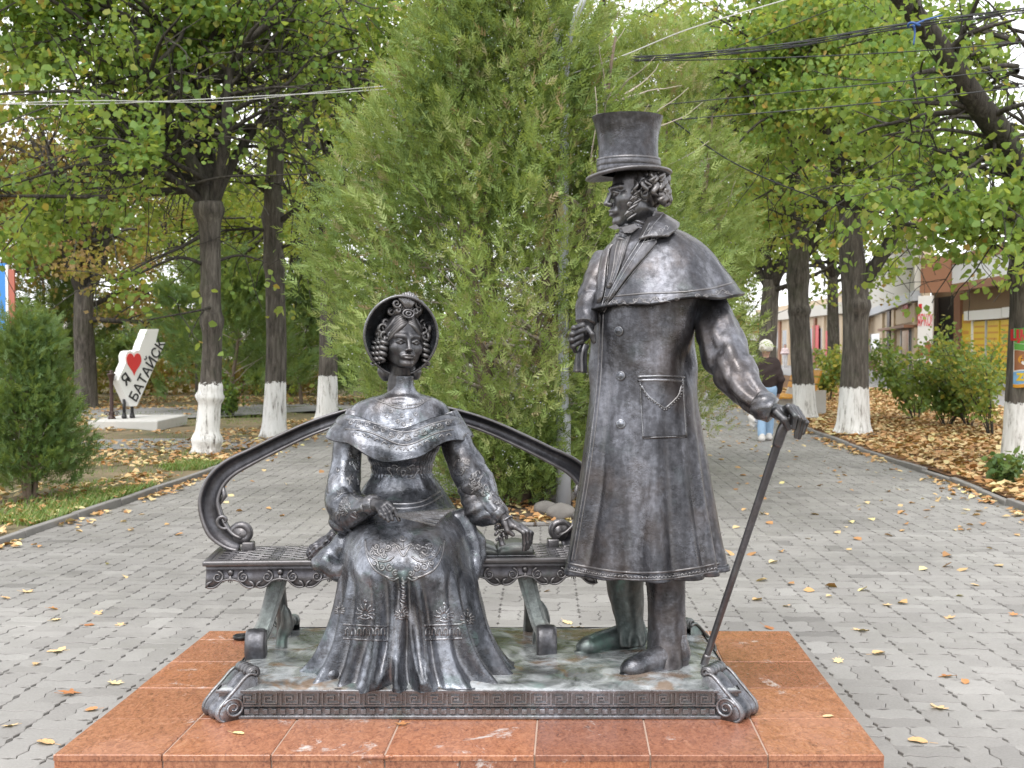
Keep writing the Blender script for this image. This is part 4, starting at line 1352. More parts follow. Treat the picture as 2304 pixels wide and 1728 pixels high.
hat_o = put('top_hat', hat_crown, M['bronze_coat'], man)
bandp = [(.1285, .02), (.1305, .04), (.1300, .10), (.1292, .11), (.1312, .125), (.1312, .20), (.1292, .21), (.1306, .22), (.1300, .255), (.1255, .26)]
V = np.array([[(hx0 + (hx1 - hx0) * b + a * math.cos(t), MY - .015 + a * .93 * math.sin(t), hz0 + H * b) for t in th] for a, b in bandp]).reshape(-1, 3)
put('hat_band', (V, [tuple(q) for q in grid_faces(len(bandp), seg)]), M['bronze_coat'], hat_o)
br = [(.116, .004), (.130, .003), (.150, -.001), (.166, -.003), (.1735, .002), (.1765, .008), (.1735, .014), (.166, .011), (.150, .012), (.124, .016), (.116, .015)]
V = []
for a, b in br:
    for t in th:
        k = max(0, (a - .12) / .055)
        V.append((hx0 + a * math.cos(t), MY - .015 + a * .90 * math.sin(t), hz0 + b - .006 + k * (.016 * math.sin(t) ** 2 + .014 * math.cos(t) - .012)))
put('hat_brim', fixn((np.array(V), [tuple(q) for q in grid_faces(len(br), seg)])), M['bronze_coat'], hat_o)

# ---- arms
def sleeve(path, radii, seed, wr=.008, n=110, seg=56, f1=13, f2=2):
    P = resample(catmull([tuple(W(*q)) for q in path], 120), n)
    def dd(v, th):
        w = np.exp(-((v - .62) / .22) ** 2)
        ph = v * f1 + 1.6 * np.sin(th + seed) + .9 * fbm(1.5 * np.cos(th), 1.5 * np.sin(th), v * 4, seed, 2)
        d = wr * w * (np.abs(np.sin(ph)) ** .8 - .5) * (.35 + .65 * np.sin(th * .5 + seed) ** 2)
        d = d + wr * .55 * fbm(1.6 * np.cos(th) + seed, 1.6 * np.sin(th), v * 6, seed, 2)
        return d
    return tube(P, radii, seg, True, (0, -1, 0), 1.0, dd)
la = sleeve([(1578, 640, 4.89), (1600, 700, 4.84), (1622, 765, 4.76), (1650, 832, 4.68), (1688, 888, 4.58), (1724, 915, 4.52)], [.066, .082, .088, .092, .086, .062, .048], 3, .026)
sl_o = put('sleeve', la, M['bronze_coat'], man)
cuff = tube(catmull([tuple(W(*q)) for q in ((1706, 906, 4.535), (1722, 915, 4.515), (1740, 923, 4.50))], 12), [.052, .055, .058, .052, .049], 32, True, (0, -1, 0), disp=lambda v, th: .0025 * np.sin(th * 7 + 9 * v))
put('cuff', cuff, M['bronze_dress'], sl_o)
w = lambda a, b, c: W(a, b, c)
lh = hand_mesh(w(1738, 922, 4.50), w(1760, 930, 4.50),
    [[w(1774, 916, 4.462), w(1789, 936, 4.448), w(1785, 962, 4.462)], [w(1783, 917, 4.485), w(1798, 940, 4.470), w(1791, 982, 4.478)],
     [w(1791, 921, 4.510), w(1806, 945, 4.497), w(1798, 984, 4.498)], [w(1796, 928, 4.535), w(1813, 951, 4.525), w(1806, 974, 4.520)]],
    [w(1747, 928, 4.470), w(1764, 944, 4.448), w(1773, 963, 4.462)], .0118)
put('hand', lh, M['bronze_skin'], man)
ra = sleeve([(1368, 590, 4.90), (1340, 640, 4.84), (1324, 690, 4.79), (1318, 728, 4.76)], [.070, .060, .050, .040], 7, .010, 60, 36)
put('sleeve', ra, M['bronze_coat'], man)
rh = hand_mesh(w(1322, 735, 4.76), w(1312, 752, 4.74),
    [[w(1312, 732, 4.715), w(1292, 738, 4.700), w(1288, 754, 4.712)], [w(1310, 744, 4.712), w(1288, 752, 4.696), w(1284, 768, 4.708)],
     [w(1308, 756, 4.712), w(1287, 766, 4.698), w(1286, 780, 4.712)], [w(1308, 768, 4.716), w(1290, 779, 4.704), w(1294, 790, 4.716)]],
    [w(1322, 738, 4.72), w(1332, 752, 4.70), w(1336, 768, 4.70)], .0110)
put('hand', rh, M['bronze_skin'], man)
def glove(v, th): return .006 * np.sin(th * 6 + 3 * v) * v
gl = tube(catmull([tuple(W(*q)) for q in ((1316, 775, 4.74), (1308, 800, 4.735), (1305, 838, 4.735))], 20), [.030, .036, .040, .044], 40, True, (0, -1, 0), .6, glove)
put('gloves', gl, M['bronze_coat'], man)

# ---- trousers and shoes
def leg(path, radii, seed):
    P = resample(catmull([tuple(W(*q)) for q in path], 60), 50)
    return tube(P, radii, 40, True, (0, -1, 0), .95, lambda v, th: .010 * np.clip(v - .5, 0, 1) * np.sin(4 * th + seed + 3 * v) + .006 * np.exp(-((v - .93) / .07) ** 2) * np.sin(9 * th) + .003 * fbm(2 * np.cos(th), 2 * np.sin(th), v * 6, seed))
put('trouser_leg', leg([(1404, 1262, 5.01), (1408, 1320, 5.02), (1416, 1390, 5.03), (1420, 1446, 5.04)], [.088, .084, .074, .062, .064], 1), M['bronze_green'], man)
put('trouser_leg', leg([(1496, 1262, 4.80), (1499, 1330, 4.80), (1501, 1410, 4.79), (1500, 1502, 4.775)], [.086, .082, .080, .082, .090], 5), M['bronze_coat'], man)
def shoe(heel, toe, s=1.0):
    heel, toe = np.array(heel), np.array(toe)
    d = toe - heel; d[2] = 0; L = np.linalg.norm(d); d /= L
    sd_ = np.array((-d[1], d[0], 0))
    m = np.stack([d, sd_, (0, 0, 1)], 0)
    def f(P):
        Q = (P - np.array((heel[0], heel[1], BTOP))) @ m.T
        k = L
        e = d_cap(Q, (.03, 0, .035), (k - .05, .004, .026), .043, .042)
        e = smin(e, d_ell(Q, (k - .055, .004, .022), (.066, .045, .034)), .02)
        e = smin(e, d_cap(Q, (.035, 0, .06), (.05, 0, .12), .045, .045), .03)
        e = smin(e, d_cap(Q, (.05, 0, .075), (k - .10, 0, .045), .040, .030), .03)
        sole = np.maximum(np.maximum(d_ell(Q, (k * .52, .003, 0), (k * .56, .052, .05)), Q[:, 2] - .010), -Q[:, 2] - .015)
        return np.minimum(e, sole)
    lo = np.minimum(heel, toe) - .10; hi = np.maximum(heel, toe) + .10
    lo[2], hi[2] = BTOP - .02, BTOP + .17
    return sdf_mesh(f, lo, hi, .0052)
put('shoe', shoe(G(1446, 1452, BTOP), G(1302, 1468, BTOP)), M['bronze_green'], man)
put('shoe', shoe(G(1540, 1494, BTOP), G(1402, 1520, BTOP)), M['bronze_dress'], man)

# ---- walking stick, held in the hand: a thing of its own
ct, cb_ = W(1770, 938, 4.492), G(1583, 1498, BTOP)
cane = thing('walking_stick', 'slender dark bronze walking stick held by the standing man', 'cane', (cb_.x, cb_.y, BTOP))
ax = (cb_ - ct)
P = [tuple(ct + ax * t) for t in np.linspace(.02, 1.004, 40)]
put('shaft', tube(P, [.0175, .0165, .0150, .0145, .0140, .0135, .0130], 14), M['bronze_bench'], cane)
P = catmull([tuple(ct + Vector((-.035, -.004, .004))), tuple(ct + Vector((-.012, 0, .010))), tuple(ct + Vector((.012, 0, .004))), tuple(ct + ax * .045), tuple(ct + ax * .11)], 24)
put('handle', tube(P, [.010, .014, .019, .021, .019], 12), M['bronze_bench'], cane)
put('ferrule', tube([tuple(ct + ax * t) for t in (.95, .96, .995, 1.003)], [.0150, .0162, .0155, .0150], 12), M['bronze_coat'], cane)
# ================================================================== SEATED LADY
LY = 5.02
lady = thing('lady_statue', 'bronze statue of a seated woman in bonnet and long embroidered gown', 'statue', (-.43, 4.90, BTOP))

# ---- torso: neck, bare shoulders, laced bodice (one continuous figure with the waist hidden in the skirt)
bod_rings = [ring(880, 931, 846, LY, .046), ring(878, 932, 868, LY, .047), ring(868, 944, 884, LY, .058), ring(830, 978, 895, LY + .005, .088), ring(797, 1003, 910, LY + .010, .108),
             ring(784, 1014, 930, LY + .010, .122), ring(786, 1012, 958, LY + .005, .132), ring(802, 1000, 990, LY, .138), ring(824, 982, 1022, LY, .126), ring(836, 972, 1056, LY, .108), ring(830, 980, 1085, LY, .112), ring(814, 995, 1116, LY, .128)]
def bod_disp(v, th):
    f = np.exp(-((th + np.pi / 2) / .75) ** 2)
    d = .030 * np.exp(-((v - .66) / .10) ** 2) * (np.exp(-((th + 1.95) / .33) ** 2) + np.exp(-((th + 1.18) / .33) ** 2))     # bust
    d -= .012 * np.exp(-((v - .30) / .05) ** 2) * np.exp(-((th + np.pi / 2) / .25) ** 2)
    quilt = np.sin(th * 22 + v * 62) * np.sin(th * 22 - v * 62)
    d += .0032 * quilt * (v > .60) * (v < .90)
    return d
bodice = loft(bod_rings, 150, 130, wrapdisp(bod_disp))
torso_o = put('torso', bodice, M['bronze_dress'], lady)
bb = bvh_of(bodice)
orn = [np.array([(903, 1060), (908, 1058), (913, 1062), (908, 1072), (903, 1068), (903, 1060)])]
for s in (-1, 1):
    X = lambda a: 908 + s * a
    orn += [np.array([(X(6), 1078), (X(22), 1074), (X(30), 1064), (X(36), 1056)]), spiral(X(33), 1056, 6, 1.2, 0, s, 14), np.array([(X(5), 1082), (X(20), 1086), (X(34), 1080), (X(44), 1072)]),
            np.array([(X(4), 1086), (X(14), 1098), (X(26), 1102), (X(40), 1098)]), np.array([(X(3), 1090), (X(7), 1104), (X(14), 1112), (X(12), 1116)]), np.array([(X(12), 1052), (X(20), 1046), (X(26), 1050)]),
            np.array([(X(8), 1050), (X(16), 1058), (X(12), 1066)])]
orn += [np.array([(908, 1074 + k * 6), (910, 1077 + k * 6), (908, 1079 + k * 6), (906, 1077 + k * 6)]) for k in range(6)]
put('bodice_embroidery', relief(bb, orn, .0050, 6, step=3), M['bronze_dress'], torso_o)
neck_l = [np.array([(848, 901), (868, 908), (890, 912), (908, 913), (926, 911), (948, 906), (962, 898)]), np.array([(840, 896), (862, 905), (888, 917), (908, 919), (930, 917), (952, 907), (968, 894)])]
br_ = [np.array([(a - 4, b), (a, b - 4), (a + 4, b), (a, b + 4), (a - 4, b)]) for a, b in ((862, 903), (908, 917), (950, 903), (880, 925), (905, 935), (935, 932), (895, 948), (925, 945), (908, 955), (870, 936))]
put('neckline_lace', joined([relief(bb, neck_l, .0042), relief(bb, br_, .0040, 5, step=2)]), M['bronze_dress'], torso_o)

# ---- flounced collar off the shoulders: two tiers, dipping to a point in front
def tier(sl_t, sr_t, y_t, dip_t, ry_t, sl_b, sr_b, y_b, dip_b, ry_b, wav, seed, thick=.007, nv=24, nu=160):
    th = np.linspace(-np.pi, np.pi, nu, endpoint=False)
    def edge(sl, sr, sy, dip, ry):
        r_ = ring(sl, sr, sy, LY, ry)
        fr = np.exp(-((th + np.pi / 2) / .55) ** 2)
        return np.stack([r_[0] + r_[3] * np.cos(th), r_[1] + ry * np.sin(th) , r_[2] - dip * fr - .008 * np.exp(-((th - np.pi / 2) / .9) ** 2)], 1)
    A, B = edge(sl_t, sr_t, y_t, dip_t, ry_t), edge(sl_b, sr_b, y_b, dip_b, ry_b)
    V = []
    for v in np.linspace(0, 1, nv):
        p = A * (1 - v) + B * v
        out = np.stack([np.cos(th), np.sin(th), 0 * th], 1)
        p = p + out * (.020 * math.sin(math.pi * v) ** 1 + wav * v * v * np.sin(9 * th + seed) + .012 * v ** 4)[:, None]
        p[:, 2] += wav * .6 * v * v * np.sin(9 * th + seed + 1.2)
        V.append(p)
    return solid((np.array(V).reshape(-1, 3), [tuple(q) for q in grid_faces(nv, nu)]), -thick)
t1 = tier(776, 1022, 933, .055, .128, 764, 1034, 958, .085, .165, .004, .3)
t2 = tier(768, 1030, 945, .072, .150, 742, 1052, 984, .090, .190, .010, 1.2)
put('collar_flounce', t2, M['bronze_dress'], lady)
fl_o = put('collar_flounce', t1, M['bronze_dress'], lady)
tb = bvh_of(t1, t2)
def vline(off, dip, n=30):
    return np.array([(x, off + dip * math.exp(-((x - 910) / 62) ** 2)) for x in np.linspace(778, 1020, n)])
sc = []
for k, x in enumerate(np.linspace(790, 1008, 13)):
    y = 950 + 33 * math.exp(-((x - 910) / 62) ** 2)
    s = 1 if k % 2 else -1
    sc += [spiral(x, y, 7.5, 1.3, 0, s, 14), np.array([(x - 9, y + 6 * s), (x, y + 9 * s), (x + 9, y + 4 * s)])]
put('flounce_embroidery', joined([relief(tb, [vline(938, 28), vline(943, 29)], .0048), relief(tb, [vline(965, 36)], .0050), relief(tb, sc, .0046, 5, step=3),
    relief(tb, [np.array([(x - 6, 978 + 36 * math.exp(-((x - 910) / 62) ** 2)), (x, 972 + 36 * math.exp(-((x - 910) / 62) ** 2)), (x + 6, 978 + 36 * math.exp(-((x - 910) / 62) ** 2))]) for x in np.linspace(800, 1010, 14)], .0042, 5, step=2)]), M['bronze_dress'], fl_o)

# ---- skirt: over the lap, down from the knees in deep pleats to a spreading hem
sk = [ring(840, 968, 1062, 5.02, .104), ring(815, 994, 1100, 5.01, .136), ring(798, 1018, 1138, 4.97, .205), ring(786, 1040, 1172, 4.915, .290), ring(774, 1058, 1215, 4.885, .338), ring(768, 1066, 1252, 4.865, .350), ring(768, 1072, 1292, 4.815, .312),
      ring(757, 1085, 1350, 4.775, .278), ring(742, 1100, 1410, 4.755, .268), ring(722, 1122, 1458, 4.75, .280), ring(702, 1148, 1492, 4.75, .300), ring(692, 1160, 1508, 4.75, .308)]
def skirt_disp(v, th):
    low = np.clip((v - .50) / .50, 0, 1)
    d = np.zeros_like(th)
    for c, w, a in ((-2.02, .30, .045), (-1.12, .30, .045)):                   # knees
        d += a * np.exp(-((th - c) / w) ** 2) * np.exp(-((v - .43) / .15) ** 2)
    d -= .030 * np.exp(-((th + 1.57) / .16) ** 2) * np.clip((v - .42) / .2, 0, 1) * (1 - .5 * low)
    folds = ((-1.88, .050, .055), (-1.745, .035, .050), (-1.60, .045, .070), (-1.47, .030, .045), (-1.36, .050, .060), (-1.02, .08, .030), (-.76, .09, .060), (-.36, .12, .045), (-2.14, .07, .030), (-2.42, .10, .060), (-2.85, .12, .045))
    lf = np.clip((v - .44) / .56, 0, 1)
    for k, (c, w, a) in enumerate(folds):
        cc = c + .14 * (v - .7) * np.sign(c + 1.57) + .03 * np.sin(v * 9 + k * 2)
        d += 1.25 * a * lf ** .9 * (np.exp(-((th - cc) / w) ** 2) - .55 * np.exp(-((th - cc - .10) / (w * .8)) ** 2))
    d += .010 * low ** 3 * np.sin(11 * th + 2.2 * np.sin(3 * th) + 4 * v) + .018 * low ** 5 * np.sin(5 * th + 1)
    d += .014 * np.clip((v - .90) / .10, 0, 1) ** 2
    d += .006 * fbm(3 * np.cos(th), 3 * np.sin(th), v * 6, 8, 3) + .004 * fbm(9 * np.cos(th), 9 * np.sin(th), v * 9, 18, 2) * low
    return d
SV, SF = loft(sk, 280, 170, wrapdisp(skirt_disp))
SV[:, 1] = np.maximum(SV[:, 1], 4.405 + .012 * np.sin(SV[:, 0] * 37) + .02 * (SV[:, 0] + .43) ** 2)   # the hem stops short of the base's edge
SV[:, 2] = np.maximum(SV[:, 2], BTOP - .004)
skirt = (SV, SF)
skirt_o = put('skirt', skirt, M['bronze_dress'], lady)
kb2 = bvh_of(skirt)
# bunched side drapes lying on the seat
def drape(P):
    d = d_chain(P, [W(815, 1190, 4.86), W(772, 1232, 4.84), W(735, 1258, 4.82)], [.060, .052, .040], .02)
    d = smin(d, d_chain(P, [W(735, 1258, 4.82), W(722, 1266, 4.80), W(760, 1285, 4.76), W(800, 1270, 4.72)], [.036, .034, .040, .050], .02), .02)
    d = smax(d, -d_chain(P, [W(815, 1205, 4.72), W(785, 1225, 4.72), W(768, 1240, 4.72)], [.012, .022, .026], .01), .012)
    d = smax(d, -d_ell(P, W(752, 1262, 4.72), (.040, .05, .014)), .012)
    return d + .003 * np.sin(P[:, 0] * 70 + P[:, 2] * 50)
put('skirt_drape', sdf_mesh(drape, np.array(W(705, 1300, 4.8)) - .16, np.array(W(830, 1170, 4.85)) + .16, .005), M['bronze_dress'], lady)
def drape2(P):
    d = d_chain(P, [W(1035, 1170, 4.92), W(1062, 1222, 4.90), W(1068, 1252, 4.88), W(1058, 1300, 4.80)], [.050, .052, .044, .034], .02)
    return d + .003 * np.sin(P[:, 0] * 80 + P[:, 1] * 50)
put('skirt_drape', sdf_mesh(drape2, np.array(W(1020, 1310, 4.85)) - .13, np.array(W(1080, 1160, 4.9)) + .13, .005), M['bronze_dress'], lady)
def palmette(cx, cy, r):
    out = [np.array([(cx - .55 * r, cy + .55 * r), (cx, cy + .72 * r), (cx + .55 * r, cy + .55 * r)]), spiral(cx, cy + .30 * r, .22 * r, 1, 0, 1, 12)]
    for a in np.linspace(-2.2, 2.2, 9):
        e = (cx + r * math.sin(a) * .95, cy - r * math.cos(a) * .95 + .1 * r)
        out.append(np.array([(cx + .28 * r * math.sin(a), cy + .1 * r - .28 * r * math.cos(a)), e, (e[0] + .14 * r * math.cos(a), e[1] + .14 * r * math.sin(a))]))
    out.append(spiral(cx, cy - 1.25 * r, .22 * r, 1, 0, 1, 12))
    return out
em = []
for cx, cy, r_ in ((822, 1378, 21), (1000, 1384, 21), (904, 1382, 15), (1052, 1392, 16), (764, 1372, 12)):
    em += palmette(cx, cy, r_)
for y0 in (1404, 1436):
    em.append(np.array([(x, y0 + 6 * math.cos((x - 905) / 90)) for x in np.linspace(772, 872, 12)]))
    em.append(np.array([(x, y0 + 4 * math.cos((x - 905) / 90)) for x in np.linspace(955, 1040, 12)]))
for x in np.linspace(782, 862, 7): em.append(np.array([(x - 4, 1430), (x - 4, 1418), (x, 1413), (x + 4, 1418), (x + 4, 1430)]))
for x in np.linspace(962, 1030, 6): em.append(np.array([(x - 4, 1430), (x - 4, 1418), (x, 1413), (x + 4, 1418), (x + 4, 1430)]))
put('hem_embroidery', relief(kb2, em, .0046, 6, step=3), M['bronze_dress'], skirt_o)
lap = [np.array([(822, 1215), (826, 1250), (842, 1280), (870, 1298), (886, 1300)]), np.array([(1000, 1215), (994, 1252), (976, 1282), (945, 1298), (928, 1300)])]
lap += [spiral(906, 1210, 9, 1.0, 0, 1, 14), np.array([(906, 1218), (906, 1236), (896, 1228), (886, 1224), (882, 1230)]), np.array([(906, 1236), (916, 1228), (926, 1224), (930, 1230)]), np.array([(890, 1226), (898, 1240), (907, 1252), (916, 1240), (924, 1226)])]
for s in (-1, 1):
    X = lambda a: 907 + s * a
    for q in ((34, 1232, 9), (48, 1240, 11), (60, 1230, 9), (42, 1250, 8), (70, 1244, 8), (30, 1278, 9), (48, 1276, 10), (64, 1268, 9), (18, 1290, 8)):
        lap.append(spiral(X(q[0]), q[1], q[2], 1.4, q[0], s, 16))
    lap += [np.array([(X(20), 1252), (X(34), 1262), (X(54), 1262), (X(74), 1250), (X(86), 1226)]), np.array([(X(10), 1300), (X(22), 1306), (X(34), 1300)]), np.array([(X(40), 1240), (X(56), 1250), (X(72), 1232)])]
lap += [np.array([(907 + 10 * math.sin(k * 1.7), 1300 + k * 8), (903, 1304 + k * 8), (911, 1308 + k * 8)]) for k in range(9)]
put('lap_embroidery', relief(kb2, lap, .0052, 6, step=3), M['bronze_dress'], skirt_o)
belt = [np.array([(814, 1112), (850, 1128), (900, 1134), (950, 1128), (992, 1104)]), np.array([(810, 1122), (850, 1138), (900, 1144), (955, 1137), (997, 1114)])]
put('belt', relief(bvh_of(skirt, bodice), belt, .0050, 7), M['bronze_dress'], skirt_o)
# toes of the shoes peeping out
def toe_cap(a, b, r):
    a, b = np.array(a), np.array(b)
    return sdf_mesh(lambda P: smin(d_cap(P, a, b, r * 1.1, r), d_ell(P, b, (r * 1.15, r * 1.15, r * .8)), .01), np.minimum(a, b) - .08, np.maximum(a, b) + .08, .004)
p = G(742, 1536, BTOP); put('shoe', toe_cap((p.x + .04, p.y + .13, BTOP + .045), (p.x, p.y + .035, BTOP + .026), .036), M['bronze_dress'], lady)
p = G(1052, 1512, BTOP); put('shoe', toe_cap((p.x - .10, p.y + .08, BTOP + .05), (p.x - .02, p.y + .02, BTOP + .022), .030), M['bronze_dress'], lady)

# ---- head
lo_ = W(906, 772, LY - .01)
_lT = oriented((1.07, 1.03, 1.05), R(21), R(-2), R(3), lo_)
def lT(p):                                                                       # a short rounded lower face under a high forehead
    p = np.array(p, float).reshape(-1, 3)
    p[:, 2] = np.where(p[:, 2] < 0, p[:, 2] * np.where(p[:, 2] > -.125, .82, 1.0) , p[:, 2] * 1.02)
    return _lT(p)
V, F = head_mesh(True)
put('head', (lT(V), F), M['bronze_skin'], lady)
rr = random.Random(9)
hr = []
def lhair(P):
    Q = P.copy(); Q[:, 0] = np.abs(Q[:, 0])
    d = d_ell(P, (0, .030, .038), (.088, .098, .098))
    wave = .004 * np.sin(P[:, 2] * 120 + Q[:, 0] * 190)
    d = d - wave
    arch = .066 - 16.0 * Q[:, 0] ** 2                                             # hairline: parted in the middle, swept to the temples
    inside = smax(arch - P[:, 2], P[:, 1] + .012, .02)                           # region of the face: below the arch and in front
    return smax(d, -(-inside), .008)
hv, hf = sdf_mesh(lhair, (-.11, -.10, -.09), (.11, .14, .155), .0033)
hr.append((lT(hv), hf))
for s in (-1, 1):                                                                # smooth bands from the parting to the temples
    for k in range(7):
        o = k * .008
        pts = [(s * .002, -.066 + o * .9, .076 + o * 1.0), (s * .026, -.072 + o * .9, .060 + o * 1.1), (s * .054, -.056 + o, .026 + o * 1.2), (s * .073, -.026 + o, -.008 + o)]
        hr.append(lock(lT(pts), .0095, 8, 16, .7))
    for k in range(3):                                                           # ringlets
        cx, cy = s * (.082 + .010 * k), -.030 + .026 * k
        t = np.linspace(0, 1, 70)
        a = t * 2 * np.pi * 4.5 + k
        z = .015 - .120 * t - .006 * k
        rad = .013 * (1 - .25 * t)
        P = np.stack([cx + s * .006 * t + rad * np.cos(a), cy + rad * np.sin(a), z], 1)
        hr.append(tube(lT(P), [.005, .0098, .0098, .0085, .003], 7))
    for k in range(13):                                                          # tumble of curls beside the crown
        c = np.array((s * rr.uniform(.070, .098), rr.uniform(-.02, .05), rr.uniform(.0, .085)))
        r_ = rr.uniform(.010, .017)
        t = np.linspace(0, 1, 24); a = t * 2 * np.pi * 1.5 + rr.uniform(0, 6)
        P = np.stack([c[0] + 0.006 * t * s, c[1] + r_ * np.cos(a), c[2] + r_ * np.sin(a)], 1) if k % 2 else np.stack([c[0] + r_ * np.cos(a), c[1] - .012 * t, c[2] + r_ * np.sin(a)], 1)
        hr.append(tube(lT(P), [.003, .0075, .008, .004], 6))
for k in range(26):                                                              # curls heaped on top behind the tiara
    an = rr.uniform(-1.2, 1.2)
    c = np.array((.055 * math.sin(an), -.030 + rr.uniform(-.01, .03), .108 + .030 * math.cos(an) + rr.uniform(-.012, .010)))
    r_ = rr.uniform(.010, .016); t = np.linspace(0, 1, 26); a = t * 2 * np.pi * 1.6 + rr.uniform(0, 6)
    P = np.stack([c[0] + r_ * (1 - .6 * t) * np.cos(a), c[1] - .014 * t, c[2] + r_ * (1 - .6 * t) * np.sin(a)], 1)
    hr.append(tube(lT(P), [.003, .008, .008, .005], 6))
put('hair', joined(hr), M['bronze_skin'], lady)
ti = []
for a in np.linspace(-.75, .75, 9):                                              # shell-shaped comb on top
    ti.append(tube(catmull(lT([(.006 * math.sin(a), -.055, .125), (.024 * math.sin(a), -.062, .150), (.052 * math.sin(a), -.058, .122 + .066 * math.cos(a)), (.058 * math.sin(a), -.050, .124 + .068 * math.cos(a))]), 12), [.004, .0085, .0085, .004], 7))
comb_o = put('tiara', joined(ti), M['bronze_dress'], lady); ti = []
ti.append(tube(lT([(.022 * math.cos(a), -.070, .112 + .015 * math.sin(a)) for a in np.linspace(0, 2 * np.pi, 22)]), .0045, 7, False))
ti.append(tube(lT([(.010 * math.cos(a), -.072, .112 + .007 * math.sin(a)) for a in np.linspace(0, 2 * np.pi, 14)]), .0045, 7, False))
for s in (-1, 1):
    ti.append(tube(lT([(a, -.060 + .4 * abs(a), b) for a, b in spiral(s * .058, .030, .013, 1.5, 0, s, 22)]), [.005, .005, .004], 6))
    ti.append(tube(lT([(a, -.055, b) for a, b in spiral(s * .045, .150, .018, 1.4, 0, s, 22)]), [.006, .006, .004], 6))
o = put('tiara_rosette', joined(ti), M['bronze_dress'], comb_o); o['kind'] = 'stuff'
# ---- bonnet: a deep poke, open to the front
bo = W(901, 757, LY - .02)
bT = oriented((1, 1, 1), R(10), R(6), 0, bo)
prof = [(1.0, -.045), (1.012, -.050), (1.022, -.044), (1.015, -.030), (.99, .010), (.93, .055), (.80, .100), (.60, .132), (.35, .148), (.02, .152)]
innr = [(.02, .078), (.35, .072), (.55, .054), (.70, .034), (.82, .013), (.92, -.012), (.98, -.036), (1.0, -.045)]
full = innr + prof[1:]
th = np.linspace(0, 2 * np.pi, 72, endpoint=False)
V = []
for r_, y in full:
    for t in th:
        sx_, sz_ = math.cos(t), math.sin(t)
        rz = .172 if sz_ > 0 else .162
        cut = .018 * max(0, -sz_) ** 2                                           # shorter under the chin
        V.append((r_ * .152 * sx_ * (1 - .10 * max(0, -sz_)), y + cut * 2.2 + .012 * sx_ ** 2, r_ * rz * sz_))
bon = (bT(V), [tuple(q) for q in grid_faces(len(full), 72)])
bon_o = put('bonnet', roughen(fixn(bon), .0016, 22, 3), M['bronze_dress'], lady)
rim = bT([(1.005 * .152 * math.cos(t) * (1 - .10 * max(0, -math.sin(t))), -.046 + .04 * max(0, -math.sin(t)) ** 2 + .012 * math.cos(t) ** 2, 1.005 * (.172 if math.sin(t) > 0 else .162) * math.sin(t)) for t in np.linspace(0, 2 * np.pi, 90)])
put('bonnet_rim', tube(rim, .0062, 8, False), M['bronze_dress'], bon_o)
bun = W(899, 836, LY + .04)
put('nape_hair', sdf_mesh(lambda P: d_ell(P, bun, (.098, .05, .050)) + .004 * np.sin(P[:, 0] * 130 + 30 * P[:, 2]), np.array(bun) - .14, np.array(bun) + .14, .005), M['bronze_skin'], lady)

# ---- arms in full sleeves
ar = sleeve([(806, 930, 5.02), (785, 985, 5.00), (778, 1050, 4.97), (772, 1110, 4.90), (784, 1152, 4.82), (812, 1146, 4.72), (832, 1136, 4.66)], [.050, .066, .064, .070, .078, .062, .040], 11, .012, 110, 56)
ar_o = put('sleeve', ar, M['bronze_dress'], lady)
al = sleeve([(1006, 930, 5.02), (1024, 985, 5.01), (1048, 1045, 4.98), (1082, 1102, 4.94), (1106, 1138, 4.90), (1122, 1154, 4.88)], [.050, .066, .068, .074, .076, .052, .036], 13, .012, 110, 56)
al_o = put('sleeve', al, M['bronze_dress'], lady)
def hang(P):
    d = d_chain(P, [W(765, 1120, 4.88), W(775, 1168, 4.83), W(800, 1180, 4.76)], [.058, .056, .036], .03)
    return d + .003 * np.sin(P[:, 2] * 120 + P[:, 0] * 70)
put('sleeve_gather', sdf_mesh(hang, np.array(W(775, 1190, 4.85)) - .12, np.array(W(790, 1110, 4.82)) + .12, .005), M['bronze_dress'], lady)
def hang2(P):
    d = d_chain(P, [W(1060, 1100, 4.95), W(1078, 1150, 4.92), W(1108, 1160, 4.89)], [.056, .058, .038], .03)
    return d + .003 * np.sin(P[:, 2] * 120 - P[:, 0] * 70)
put('sleeve_gather', sdf_mesh(hang2, np.array(W(1078, 1170, 4.92)) - .13, np.array(W(1085, 1090, 4.92)) + .12, .005), M['bronze_dress'], lady)
abv = bvh_of(ar, al)
fl = []
for k in range(46):
    if k % 2: a, b = rr.uniform(756, 812), rr.uniform(1020, 1160)
    else:
        t = rr.random(); a, b = 1035 + 75 * t + rr.uniform(-22, 22), 1030 + 105 * t
    fl += [spiral(a, b, rr.uniform(5, 9), 1.1, rr.uniform(0, 6), rr.choice((-1, 1)), 12), np.array([(a, b), (a + rr.uniform(-12, 12), b + rr.uniform(-12, 12)), (a + rr.uniform(-16, 16), b + rr.uniform(4, 16))])]
put('sleeve_embroidery', relief(abv, [q for q in fl if q[0][0] < 950], .0040, 5, step=3), M['bronze_dress'], ar_o)
put('sleeve_embroidery', relief(abv, [q for q in fl if q[0][0] >= 950], .0040, 5, step=3), M['bronze_dress'], al_o)
for P in ([(828, 1140, 4.675), (838, 1136, 4.655), (846, 1134, 4.64)], [(1114, 1146, 4.89), (1124, 1156, 4.88), (1132, 1164, 4.872)]):
    put('cuff', tube(catmull([tuple(W(*q)) for q in P], 10), [.034, .043, .041, .033], 26, True, (0, -1, 0), disp=lambda v, th: .003 * np.sin(11 * th)), M['bronze_dress'], ar_o if P[0][0] < 950 else al_o)
